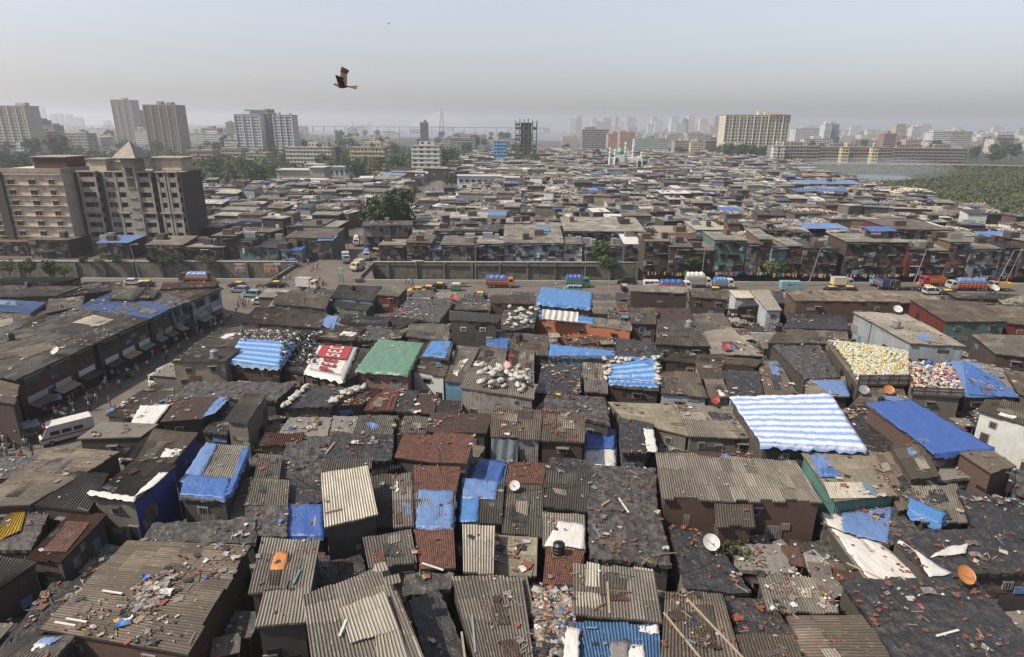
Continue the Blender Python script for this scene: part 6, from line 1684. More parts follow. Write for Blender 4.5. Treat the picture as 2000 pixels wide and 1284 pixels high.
# long white building
def lowblock(xl,xr,yt,yb,dep,col,lab,nwin,wrow=(.55,.75),name='building',land=None,roofm='cl',ww=1.6):
    D=P((xl+xr)/2,yb).y; a=PD(xl,yt,D); b=PD(xr,yt,D); zt=(a.z+b.z)/2; cx=(a.x+b.x)/2; w=b.x-a.x; o=empty(name,(cx,D+dep/2,0)); loc=tuple(o.location)
    mb=MB(); c=[(a.x,D),(b.x,D),(b.x,D+dep),(a.x,D+dep)]; mt=m_plaster('block_plaster',col,.2)
    for p,q in((0,1),(1,2),(2,3),(3,0)): mb.wall(c[p],c[q],0,zt,u0=p*5)
    mb.build('wall',mt,o,loc=loc); mb=MB(); mb.box((cx,D+dep/2-.3,zt+.2),(w+1.2,dep+1.4,.4)); mb.build('roof',m_flat('pale_roof',(.5,.48,.45),.8,.3),o,loc=loc)
    for i in range(nwin):
        mb=MB(); mb.box((a.x+w*(i+.6)/nwin,D-.03,zt*(wrow[0]+wrow[1])/2),(ww,.1,zt*(wrow[1]-wrow[0])),0); mb.box((a.x+w*(i+.6)/nwin,D-.1,zt*wrow[0]-.1),(ww+.4,.3,.15),1); mb.build('window',[M['dark'],mt],o,loc=loc)
    tag(o,lab,'building')
    if land: LAND.append((((xl+xr)/2,(yt+yb)/2),land))
    return o
lowblock(893,978,345,370,10,(.85,.86,.87),'long bright white two storey building with six dark windows',7,land='the long white building',ww=2.2)
lowblock(978,1014,348,368,9,(.55,.56,.56),'shaded white wing joined to the long white building',2)  # the wing's shade is put into a greyer wall colour
lowblock(540,604,333,363,14,(.5,.47,.36),'cream terraced building with a row of small windows behind the shanties',7,(.4,.55),land='the cream terraced building')
lowblock(522,633,352,368,10,(.42,.40,.34),'low cream forecourt wall of the terraced building',0); lowblock(604,633,328,364,14,(.36,.35,.31),'blank grey end block of the cream terraced building',0)
lowblock(596,632,322,345,9,(.5,.5,.52),'white gabled house behind the cream terraced building',3); lowblock(632,680,327,347,9,(.5,.52,.55),'white house with pillars right of the terraced building',5,(.3,.7))
lowblock(655,712,350,360,1.5,(.30,.28,.27),'plain grey boundary wall beside the green plot',0,name='boundary_wall')
# skyline filler: one building each
def lab_city(i,x,col): return None
cols=[WHc,CR,(.5,.5,.5),(.45,.42,.38),PK,TN,(.3,.3,.31),(.55,.5,.42)]; cn=['white','cream','pale grey','beige','pink','tan','grey','sandy']
CITY_AUTO=[]
def rcity(n,xa,xb,Da,Db,ha,hb,wa,wb,grp):
    for _ in range(n):
        x=rnd.uniform(xa,xb); D=rnd.uniform(Da,Db); h=rnd.uniform(ha,hb); w=rnd.uniform(wa,wb); g=PD(x,300,D)
        pt=proj((g.x,D,h)); pr=proj((g.x+w,D,h)); k=rnd.choices(range(8),(6,4,4,4,2,3,3,3))[0]
        o,_i=city(pt[0],pr[0],pt[1],D,rnd.uniform(10,18),cols[k],None,px=rnd.choice((2.9,3.4,4.2)),pz=3.1,top=rnd.random()<.8,grp=grp)
        AUTO.append((o,((pt[0]+pr[0])/2,pt[1]),f"{'low' if h<14 else 'mid rise' if h<30 else 'tall'} {cn[k]} city block",'distant'))
rcity(34,-40,1000,700,1500,9,20,14,34,'low city blocks among trees')
rcity(22,1050,2040,1050,2000,12,26,18,44,'low city blocks among trees')
rcity(20,1150,1440,2300,3600,25,75,22,42,'hazy towers across the bay'); rcity(14,1560,2050,1800,3200,25,55,24,50,'hazy towers across the bay'); rcity(8,100,900,1500,2300,14,30,20,36,'low city blocks among trees')
for (xl,xr,yt,D,c_,lb) in ((1113,1126,233,3600,CR,'hazy pale tower pair across the water, left one'),(1127,1137,228,3600,(.45,.33,.28),'hazy brownish tower across the water'),(1159,1166,233,3500,GR,'thin hazy grey tower across the water'),(1203,1209,229,3400,(.35,.28,.26),'thin reddish hazy tower on the far shore'),
  (1274,1285,230,2900,CR,'cream hazy tower with ornate top'),(1312,1326,229,2800,WHc,'white hazy tower pair on the far shore'),(1336,1344,233,2900,(.2,.22,.25),'dark hazy tower on the far shore'),(1346,1358,227,2900,CR,'pointed cream hazy tower'),(1368,1384,233,2800,CR,'broad cream hazy tower near the hospital'),(1398,1408,227,3000,BR,'slanting brown hazy tower near the hospital'),
  (53,62,214,4600,GR,'faint bluish skyscraper, leftmost of the hazy group'),(69,82,209,4600,GR,'tallest faint bluish skyscraper in the hazy group'),(95,106,224,4400,GR,'faint squat skyscraper in the hazy group'),(107,118,222,4500,GR,'faint twin skyscraper in the hazy group'),(126,136,224,4500,GR,'faint slim skyscraper in the hazy group'),(139,157,230,4300,GR,'faint stepped skyscraper, rightmost of the hazy group'),(202,212,236,4600,GR,'very faint low tower left of the slim pale tower')):
    city(xl,xr,yt,D,30,c_,lb,grp='hazy towers across the bay')
ds=MB()
for _ in range(900):
    x=rnd.uniform(-100,2100); D=rnd.uniform(1000,4800); g=PD(x,300,D)
    if 590<x<1140 and D>900: 
        if rnd.random()<.97: continue
    h=rnd.uniform(7,20)*(1 if D<3000 else 1.4); w=rnd.uniform(15,50); ds.box((g.x,D,h/2),(w,rnd.uniform(10,30),h),rnd.randrange(4))
tag(ds.build('distant_city',[m_facade('far_a',(.5,.5,.48)),m_facade('far_b',(.45,.4,.34)),m_facade('far_c',(.3,.29,.28)),m_facade('far_d',(.55,.5,.42))]),'hazy mass of low city roofs along the horizon',kind='stuff')
# ------------------------------------------------------------------ cable stayed bridge
Db=3000; o=empty('cable_stayed_bridge',(PD(863,247,Db).x,Db,0)); loc=tuple(o.location)
dk=MB(); xl=PD(590,248,Db).x; xr=PD(1065,250,Db).x; zd=topz(863,249,Db); dk.box(((xl+xr)/2,Db,zd),(xr-xl,20,3.0)); dk.build('deck',M['conc'],o,loc=loc)
pr=MB(); x=xl
while x<xr: pr.box((x,Db,zd/2),(2.5,8,zd)); x+=50
pr.build('pier',M['conc'],o,loc=loc)
pc=PD(863,247,Db).x; zt=topz(863,213,Db); py=MB()
for sgn in(-1,1):
    py.bar((pc+sgn*12,Db,0),(pc+sgn*3.0,Db,zt*.8),2.2,0,6,1.6); py.bar((pc+sgn*3,Db,zt*.8),(pc+sgn*2.0,Db,zt),1.6,0,6,1.0)
py.box((pc,Db,zd+2),(24,4,3)); py.build('pylon',M['conc'],o,loc=loc)
cb=MB()
for i in range(1,14):
    for sgn in(-1,1): cb.bar((pc+sgn*3,Db,zt*(.55+.4*i/13)),(pc+sgn*(14+11.2*i),Db,zd),.6,0,3)
cb.build('stay_cables',m_flat('pale_cable',(.9,.9,.9),.6,.0),o,loc=loc)
tag(o,'long sea bridge with one tall cable stayed pylon crossing the hazy bay','bridge')
for x in (690,722):
    o=empty('bridge_pylon',(PD(x,247,4200).x,4200,0)); loc=tuple(o.location); zt=topz(x,238,4200); mb=MB(); X=loc[0]
    for s_ in(-6,6): mb.bar((X+s_,4200,0),(X+s_,4200,zt),1.6)
    mb.box((X,4200,zt-2),(14,3,2.5)); mb.build('portal_frame',M['conc'],o,loc=loc); tag(o,f'small faint portal pylon of the sea bridge, {"left" if x<700 else "right"} one of the two','bridge pylon')
# elevated rail line across the marsh edge
a=P(1590,326); b=P(2300,336); rl=empty('rail_viaduct',((a.x+b.x)/2,(a.y+b.y)/2,0)); loc=tuple(rl.location); d=(b-a); L=d.length; rz=math.atan2(d.y,d.x); mid=(a+b)/2
mb=MB(); mb.box((mid.x,mid.y,3.6),(L,4,.7),rz=rz); mb.build('deck',M['capw'],rl,loc=loc)
mb=MB(); n=int(L/9)
for i in range(n+1): q=a.lerp(b,i/n); mb.box((q.x,q.y,1.6),(1,3,3.2),rz=rz)
mb.build('pier',M['conc'],rl,loc=loc); mb=MB()
for i in range(0,n+1,4): q=a.lerp(b,i/n); mb.bar((q.x,q.y,4),(q.x,q.y,12),.18); mb.bar((q.x-3,q.y,11.5),(q.x+3,q.y,11.5),.12)
mb.build('catenary_mast',M['iron'],rl,loc=loc); tag(rl,'low pale rail viaduct with masts running along the marsh','viaduct')
# ------------------------------------------------------------------ trees and plants
def leaf_cloud(mb,c,rad,ncl,nl,sz,rr):
    c=Vector(c)
    for _ in range(ncl):
        while True:
            v=Vector((rr.uniform(-1,1),rr.uniform(-1,1),rr.uniform(-1,1)))
            if .35<v.length<1: break
        cc=c+Vector((v.x*rad[0],v.y*rad[1],v.z*rad[2])); cr_=rr.uniform(.16,.34)*rad[0]
        for _ in range(nl):
            p=cc+Vector((rr.gauss(0,.5),rr.gauss(0,.5),rr.gauss(0,.4)))*cr_
            n=Vector((rr.gauss(0,1),rr.gauss(0,1),rr.gauss(.5,1))).normalized(); u=n.orthogonal().normalized(); w=n.cross(u); s=sz*rr.uniform(.6,1.3)
            b=len(mb.v); mb.v+=[tuple(p+u*s),tuple(p+w*s*.6),tuple(p-u*s),tuple(p-w*s*.6)]; mb.face((b,b+1,b+2,b+3))
def tree_proto(seed,h,rad,ncl,nl,sz,leaf,name='tree'):
    rr=random.Random(seed); root=empty(name,(0,0,0)); tr=MB(); tr.bar((0,0,0),(0,0,h*.45),.28,0,7,.2)
    for i in range(5):
        a=rr.uniform(0,6.28); tr.bar((0,0,h*rr.uniform(.25,.45)),(math.cos(a)*rad*.55,math.sin(a)*rad*.55,h*rr.uniform(.55,.8)),.13,0,5,.04)
    tr.build('trunk',M['bark'],root); cr_=MB(); leaf_cloud(cr_,(0,0,h*.66),(rad,rad,h*.36),ncl,nl,sz,rr); cr_.build('crown',M[leaf],root); return root
def palm_proto(seed,h):
    rr=random.Random(seed); root=empty('palm_tree',(0,0,0)); tr=MB(); tr.bar((0,0,0),(.4,.1,h*.5),.22,0,6,.17); tr.bar((.4,.1,h*.5),(.7,0,h),.17,0,6,.13); tr.build('trunk',M['bark'],root)
    cr_=MB()
    for i in range(17):
        a=i*2.4+rr.uniform(-.2,.2); el_=rr.uniform(-.2,.9); p=Vector((.7,0,h)); dx=Vector((math.cos(a),math.sin(a),0)); L=rr.uniform(2.6,3.6); prev=p; 
        for k in range(1,6):
            t_=k/5; q=p+dx*L*t_+Vector((0,0,L*(el_*t_-1.1*t_*t_))); sd_=Vector((-dx.y,dx.x,0))*.42*(1.1-t_)
            b=len(cr_.v); cr_.v+=[tuple(prev-sd_*1.1-Vector((0,0,.2))),tuple(prev),tuple(q),tuple(q-sd_-Vector((0,0,.2)))]; cr_.face((b,b+1,b+2,b+3))
            b=len(cr_.v); cr_.v+=[tuple(prev),tuple(prev+sd_*1.1-Vector((0,0,.2))),tuple(q+sd_-Vector((0,0,.2))),tuple(q)]; cr_.face((b,b+1,b+2,b+3)); prev=q
    cr_.build('crown',M['leaf'],root); return root
TP=[('dense dark green tree',tree_proto(1,10,4.2,44,34,.42,'leafd')),('spreading green tree',tree_proto(2,9,4.8,46,30,.42,'leaf')),('rounded olive tree',tree_proto(3,8,4.0,36,30,.4,'leafy')),('dry russet tree',tree_proto(4,8,3.9,34,24,.38,'leafr')),('tall dark tree',tree_proto(5,13,4.4,50,34,.45,'leafd'))]
PT=('coconut palm',palm_proto(6,11))
firstt=set()
def put_tree(kind,x,y,sc,lab=None,D=None):
    nm,root=TP[kind] if kind<5 else PT
    p=P(x,y,0)
    if D: q=PD(x,y,D); p=Vector((q.x,q.y,0))
    if kind not in firstt: o=root; firstt.add(kind)
    else: o=copy_tree(root)
    o.location=(p.x,p.y,0); o.rotation_euler=(0,0,rnd.uniform(0,6.28)); o.scale=(sc*rnd.uniform(.9,1.1),sc*rnd.uniform(.9,1.1),sc)
    o['category']='tree'; o['group']='trees scattered through the city'
    if lab: o['label']=lab
    else: AUTO.append((o,proj((p.x,p.y,6*sc)),nm,'leafy'))
    return o
put_tree(4,752,474,1.15,'tall dark tree crown, front half, standing in the crossing street',); put_tree(0,785,458,1.5,'dense dark tree filling the right side of the crossing street',); put_tree(0,738,468,1.15); put_tree(0,768,466,1.35)
LAND.append(((765,430),'the big street tree'))
for a in ((0,880,372,.95),(1,900,366,.9),(0,912,360,.8),(0,700,355,1.1),(4,690,352,1.0),(1,715,352,.9),(4,1172,520,.55),(1,1180,531,.45),(0,1195,535,.4),(1,1352,534,.55),(2,1505,538,.45),(0,1530,540,.4),(3,470,398,.9),(3,455,388,1.0),(2,480,380,1.0),(2,1040,325,1.6),(3,1065,328,1.2),(2,1140,322,1.2),(0,1165,316,1.2),(2,1015,322,1.5),(0,1475,315,1.5),(4,1490,318,1.3),(4,1465,312,1.3),(0,1325,306,1.2),(0,1335,305,1.1),(1,1255,302,1.3),(0,1105,300,1.3),
  (2,20,540,.5),(0,60,543,.45),(0,100,545,.45),(2,128,543,.4)): put_tree(*a)
for i,x in enumerate((165,195,230,300,320,335,355,395,415)): put_tree((0,2,1)[i%3],x,519+rnd.uniform(0,2),rnd.uniform(.25,.38))
for x,y in ((745,330),(725,336),(770,328),(705,340),(650,350),(800,322),(690,330),(760,340),(620,300),(505,320),(670,310),(905,290),(935,285),(1000,300),(450,305)): put_tree(5,x,y,rnd.uniform(.9,1.25))
def scatter_trees(n,xa,xb,ya,yb,kinds=(0,1,2,4),sc=(.8,1.3)):
    for _ in range(n):
        x=rnd.uniform(xa,xb); y=rnd.uniform(ya,yb); put_tree(rnd.choice(kinds),x,y,rnd.uniform(*sc)*1.2)
scatter_trees(30,-30,560,318,375,(0,1,2,2,4)); scatter_trees(34,-30,560,288,318,(0,1,2,4),(.9,1.6)); scatter_trees(22,-30,600,268,288,(0,1,4),(1.0,1.8))
scatter_trees(22,560,900,318,345,(0,1,2,3,4)); scatter_trees(34,560,1010,284,318,(0,1,4,0),(.9,1.5)); scatter_trees(18,560,1000,266,284,(0,1,4),(1.0,1.7))
scatter_trees(16,1400,1520,300,318,(0,4,1),(1,1.5)); scatter_trees(30,1520,2040,300,322,(0,1,2,4),(.9,1.5)); scatter_trees(24,1100,2040,283,298,(0,1,4),(1.0,1.7))
# the potted looking shrub in the lower right
rr=random.Random(9); rt=empty('shrub',P(1438,1108,2.2)); mb=MB(); mb.bar((0,0,-2.2),(0,0,1.4),.06); 
for i in range(7): a=i*.9; mb.bar((0,0,.2),(math.cos(a)*.9,math.sin(a)*.9,rr.uniform(1,2)),.03)
mb.build('stem',M['bark'],rt); mb=MB(); leaf_cloud(mb,(0,0,1.3),(1.5,1.3,1.3),34,22,.13,rr); mb.build('leaves',M['leaf'],rt); tag(rt,'leafy green shrub growing in a gap by the round white dish','shrub')
# mangroves and far woods
M['leafm']=m_leaf('mangrove_leaf',(.075,.09,.036))
mg=MB(); rr=random.Random(11)
MP=wp([(1560,336),(1640,342),(1700,372),(1790,396),(1850,412),(2010,448),(2400,500),(2400,337),(2000,325),(1560,325)]); CRK=wp([(1630,348),(1700,358),(1800,354),(1775,344),(1650,340)]); RD2=[(P(1560,340).x,P(1560,340).y)]
xs_=[p[0] for p in MP]; ys_=[p[1] for p in MP]; n=0
while n<6500:
    x=rr.uniform(min(xs_),max(xs_)); y=rr.uniform(min(ys_),max(ys_))
    if not inpoly(x,y,MP) or inpoly(x,y,CRK): continue
    n+=1; pp=proj((x,y,0))
    if abs(pp[1]-341)<1.2: continue
    r_=rr.uniform(1.8,4.0)
    for _ in range(13):
        v=Vector((rr.gauss(0,.55),rr.gauss(0,.55),abs(rr.gauss(0,.35))))*r_; p=Vector((x,y,.6))+v
        nn=Vector((rr.gauss(0,.5),rr.gauss(0,.5)-.35*0,rr.gauss(1,.3))).normalized(); u=nn.orthogonal().normalized(); w=nn.cross(u); s=rr.uniform(.35,.8); b=len(mg.v)
        mg.v+=[tuple(p+u*s),tuple(p+w*s*.7),tuple(p-u*s),tuple(p-w*s*.7)]; mg.face((b,b+1,b+2,b+3))
tag(mg.build('mangrove_thicket',M['leafm']),'dense low olive green mangrove thicket on the right',kind='stuff')
fw=MB()
for i_ in range(4400):
    x=rr.uniform(-80,2080); D=rr.uniform(650,3200)
    if i_<900: x=rr.uniform(-80,570); D=rr.uniform(375,700)
    elif i_<1500: x=rr.uniform(560,960); D=rr.uniform(520,900)
    if i_<1500:
        g=PD(x,300,D)
        if inpoly(g.x,D,SETT) or any(inpoly(g.x,D,b_) for b_ in BLOCK): continue
    if 600<x<1140 and D>900: continue
    if i_>=1500 and 1000<x<1560 and D<1000: continue
    if i_>=1500 and x>1500 and D<760: continue
    g=PD(x,300,D); r_=rr.uniform(3,7)
    for _ in range(16):
        v=Vector((rr.gauss(0,.6),rr.gauss(0,.6),abs(rr.gauss(0,.55))))*r_; p=Vector((g.x,D,2.2))+v; nn=Vector((rr.gauss(0,1),rr.gauss(0,1),rr.gauss(.6,1))).normalized(); u=nn.orthogonal().normalized(); w=nn.cross(u); s=rr.uniform(.8,1.8); b=len(fw.v)
        fw.v+=[tuple(p+u*s),tuple(p+w*s*.7),tuple(p-u*s),tuple(p-w*s*.7)]; fw.face((b,b+1,b+2,b+3))
tag(fw.build('far_woods',M['leafd']),'dark far off treetops between the city blocks',kind='stuff')
# ------------------------------------------------------------------ vehicles (x forward, origin on the ground)
def wheels(root,xs,w,r,n='wheel'):
    for x in xs:
        for s in(-1,1):
            mb=MB(); q=Matrix.Translation((x,s*w/2,r))@Matrix.Rotation(math.pi/2,4,'X'); mb.lathe([(0,-.11),(r*.9,-.11),(r,-.06),(r,.06),(r*.9,.11),(0,.11)],m=0,n=12,M=q); w_=mb.build(n,M['rubber'],root); mb=MB(); mb.lathe([(0,-.125),(r*.5,-.125),(r*.5,.125),(0,.125)],m=0,n=10,M=q); mb.build('rim',M['steel'],w_)
def prof_body(prof,w,mat,root,name,tw=1.0,zt=None):
    """side profile polygon (x,z) extruded across width; vertices above zt are narrower"""
    mb=MB(); n=len(prof)
    for s in(-1,1):
        for (x,z) in prof: mb.v.append((x,s*w/2*(tw if zt is not None and z>zt else 1),z))
    for i in range(n): j=(i+1)%n; mb.face((i,j,n+j,n+i))
    mb.face(range(n-1,-1,-1)); mb.face(range(n,2*n)); return mb.build(name,M[mat],root)
def lights(root,xf,xr,w,z):
    for s in(-1,1):
        mb=MB(); mb.box((xf,s*w*.36,z),(.06,.3,.16)); mb.build('headlight',M['c_w'],root); mb=MB(); mb.box((xr,s*w*.38,z),(.06,.2,.2)); mb.build('tail_light',M['c_rd'],root)
def car(mat='c_w',roof=None,L=4.0,w=1.6,h=1.45,suv=False):
    root=empty('car',(0,0,0)); b=L/2
    prof_body([(-b,.35),(-b,.85),(-b*.92,.92),(b*.45,.92),(b*.95,.78),(b,.6),(b,.35)],w,mat,root,'body')
    k=.98 if suv else .72
    prof_body([(-b*k,.9),(-b*(k-.16),h-.06),(-b*.1,h),(b*.1,h-.03),(b*.5,.9)],w*.97,'glass',root,'windows',.82,1.0)
    prof_body([(-b*(k-.12),h-.10),(-b*(k-.2),h),(b*.08,h+.02),(b*.16,h-.10)],w*.84,roof or mat,root,'roof')
    for x0,x1 in ((-b*k,-b*(k-.16)),(-b*.12,-b*.10),(b*.5,b*.12)):
        for s in(-1,1): mb=MB(); mb.bar((x0,s*w*.485,.9),(x1,s*w*.41,h-.05),.04); mb.build('pillar',M[mat],root)
    wheels(root,(-b*.62,b*.62),w*.92,.31); lights(root,b,-b,w,.66); mb=MB(); mb.box((b+.03,0,.42),(.12,w*.96,.16)); mb.box((-b-.03,0,.42),(.12,w*.96,.16)); mb.build('bumper',M['blackp'],root); return root
def truck(body='c_rd',cab='c_or_',cover=None,L=7.2,w=2.3,hb=1.5,kind='open'):
    root=empty('truck',(0,0,0)); b=L/2
    prof_body([(b-1.75,.6),(b-1.75,2.55),(b-1.6,2.65),(b-.45,2.6),(b-.1,1.75),(b,1.6),(b,.6)],w*.95,cab,root,'cab')
    mb=MB(); mb.quad((b-.08,-w*.4,1.78),(b-.08,w*.4,1.78),(b-.40,w*.38,2.5),(b-.40,-w*.38,2.5)); 
    for s in(-1,1): mb.box((b-.95,s*w*.478,2.05),(.9,.03,.6))
    mb.build('windscreen',M['glass'],root)
    mb=MB(); mb.box((-.2,0,.75),(L-.6,w*.5,.25)); mb.build('chassis',M['iron'],root)
    x0,x1=-b,b-1.95; cx=(x0+x1)/2; LL=x1-x0
    mb=MB()
    if kind=='box':
        mb.box((cx,0,1.0+hb/2),(LL,w,hb)); mb.box((cx,0,1.0+hb+.04),(LL+.05,w+.05,.06),1); mb.build('cargo_box',[M[body],M['c_w2']],root)
    else:
        mb.box((cx,0,1.0),(LL,w,.14))
        for s in(-1,1): mb.box((cx,s*(w/2-.04),1.0+hb/2),(LL,.08,hb))
        for x in(x0+.04,x1-.04): mb.box((x,0,1.0+hb/2),(.08,w,hb))
        n=7
        for i in range(n+1):
            for s in(-1,1): mb.box((x0+LL*i/n,s*w/2,1.0+hb/2),(.09,.07,hb+.1),1)
        for s in(-1,1): mb.box((cx,s*(w/2+.02),1.0+hb*.55),(LL,.05,.12),1)
        mb.build('cargo_bed',[M[body],M['c_ye'] if body=='c_rd' else M['c_w2']],root)
    if cover:
        mb=MB(); nu,nv=16,10; z0=1.0+hb
        for j in range(nv+1):
            t=j/nv; yy=(t*2-1)
            for i in range(nu+1):
                u=i/nu; zz=z0+ (1-abs(yy)**3)*.85 + .10*math.sin(u*math.pi*8) + .08*mnoise.noise(Vector((u*7,t*5,L)))
                e=.0 if 0<i<nu else -.5
                mb.v.append((x0+LL*u,yy*(w/2+.06),(zz if 0<j<nv else z0-.35)+e*(.9 if 0<j<nv else .2)))
        for j in range(nv):
            for i in range(nu): k=j*(nu+1)+i; mb.face((k,k+1,k+nu+2,k+nu+1),[(i*.3,j*.3),((i+1)*.3,j*.3),((i+1)*.3,(j+1)*.3),(i*.3,(j+1)*.3)])
        mb.box((cx,0,z0+.05),(LL-.1,w-.1,.1)); mb.build('tarp_cover',M[cover],root)
    wheels(root,(b-1.0,),w*.92,.48); wheels(root,(-b+1.3,) if L<6.5 else (-b+1.0,-b+2.1),w*.92,.48); lights(root,b+.01,-b,w,.95); mb=MB(); mb.box((b+.06,0,.65),(.14,w,.28)); mb.build('bumper',M['iron'],root); return root
def van(body='c_w',L=4.8,w=1.75,h=2.0,stripe=None):
    root=empty('van',(0,0,0)); b=L/2
    prof_body([(-b,.4),(-b,h-.12),(-b+.15,h),(b-1.1,h),(b-.85,h-.1),(b-.25,1.2),(b,1.05),(b,.4)],w,body,root,'body',.93,1.3)
    mb=MB(); mb.quad((b-.22,-w*.42,1.22),(b-.22,w*.42,1.22),(b-.80,w*.40,h-.16),(b-.80,-w*.40,h-.16))
    for s in(-1,1):
        for i in range(3): mb.box((b-1.5-i*1.15,s*w*.478,1.45),(.95,.03,.5))
    mb.build('windows',M['glass'],root)
    if stripe:
        mb=MB()
        for s in(-1,1): mb.box((0,s*w*.503,.95),(L*.96,.03,.18))
        mb.box((b-.6,0,h-.02),(.16,w*.9,.05)); mb.build('stripe',M[stripe],root)
    wheels(root,(-b*.6,b*.62),w*.92,.32); lights(root,b,-b,w,.8); mb=MB(); mb.box((b+.03,0,.45),(.12,w*.96,.18)); mb.build('bumper',M['blackp'],root); return root
def rickshaw(body='c_gn',top='c_w'):
    root=empty('auto_rickshaw',(0,0,0)); prof_body([(-1.3,.35),(-1.35,1.0),(.2,1.0),(.9,.9),(1.2,.5),(1.1,.35)],1.25,body,root,'body'); 
    prof_body([(-1.3,1.65),(-1.2,1.78),(.5,1.78),(.75,1.6)],1.25,top,root,'canopy'); mb=MB()
    for x,x2 in((-1.3,-1.25),(.95,.6)):
        for s in(-1,1): mb.bar((x,s*.58,.95),(x2,s*.58,1.65),.03)
    mb.build('canopy_post',M['iron'],root); mb=MB(); mb.quad((.93,-.5,1.0),(.93,.5,1.0),(.66,.5,1.6),(.66,-.5,1.6)); mb.build('windscreen',M['glass'],root); wheels(root,(-.8,),1.1,.22); mb=MB(); q=Matrix.Translation((1.0,0,.22))@Matrix.Rotation(math.pi/2,4,'X'); mb.lathe([(0,-.05),(.22,-.05),(.22,.05),(0,.05)],n=10,M=q); mb.build('wheel',M['rubber'],root); return root
def motorbike(mat='blackp'):
    root=empty('motorbike',(0,0,0)); 
    for x in(-.62,.62):
        mb=MB(); q=Matrix.Translation((x,0,.3))@Matrix.Rotation(math.pi/2,4,'X'); mb.lathe([(.20,-.05),(.3,-.04),(.3,.04),(.20,.05),(.2,-.05)],n=12,M=q); mb.lathe([(0,-.02),(.2,-.02),(.2,.02),(0,.02)],m=1,n=8,M=q); mb.build('wheel',[M['rubber'],M['steel']],root)
    mb=MB(); mb.ell((.12,0,.78),(.28,.15,.14),0,8,6); mb.bar((.62,0,.3),(.42,0,.95),.05); mb.bar((-.62,0,.3),(.1,0,.6),.06); mb.box((0,0,.42),(.45,.22,.3)); mb.build('frame',M[mat],root); mb=MB(); mb.box((-.3,0,.78),(.6,.24,.1)); mb.build('seat',M['rubber'],root); mb=MB(); mb.bar((.42,-.34,1.0),(.42,.34,1.0),.025); mb.build('handlebar',M['steel'],root); return root
def handcart(load='c_br'):
    root=empty('handcart',(0,0,0)); mb=MB(); mb.box((0,0,.75),(2.2,1.1,.08)); mb.bar((1.1,-.4,.75),(2.0,-.4,.9),.03); mb.bar((1.1,.4,.75),(2.0,.4,.9),.03); mb.build('platform',M['wood'],root)
    for s in(-1,1):
        mb=MB(); q=Matrix.Translation((0,s*.6,.42))@Matrix.Rotation(math.pi/2,4,'X'); mb.lathe([(.37,-.03),(.42,-.03),(.42,.03),(.37,.03),(.37,-.03)],n=16,M=q); 
        for i in range(6): a_=i*math.pi/3; mb.bar(q@Vector((0,0,0)),q@Vector((.38*math.cos(a_),.38*math.sin(a_),0)),.015)
        mb.build('wheel',M['wood'],root)
    mb=MB()
    for _ in range(26): mb.blob((rnd.uniform(-.95,.95),rnd.uniform(-.45,.45),.9+rnd.uniform(0,.35)),(.2,.16,.14),rnd.choice((0,1,2)))
    mb.build('load',[M[load],M['c_w2'],M['c_tn']],root); return root
def place(root,x,y,hd,lab,cat,grp='vehicles on the road',road=True):
    p=P(x,y,.03); root.location=p; root.rotation_euler=(0,0,R(hd)); root.scale=(.87,.87,.87) if cat=='truck' else (1,1,1); tag(root,lab,cat,grp); return root
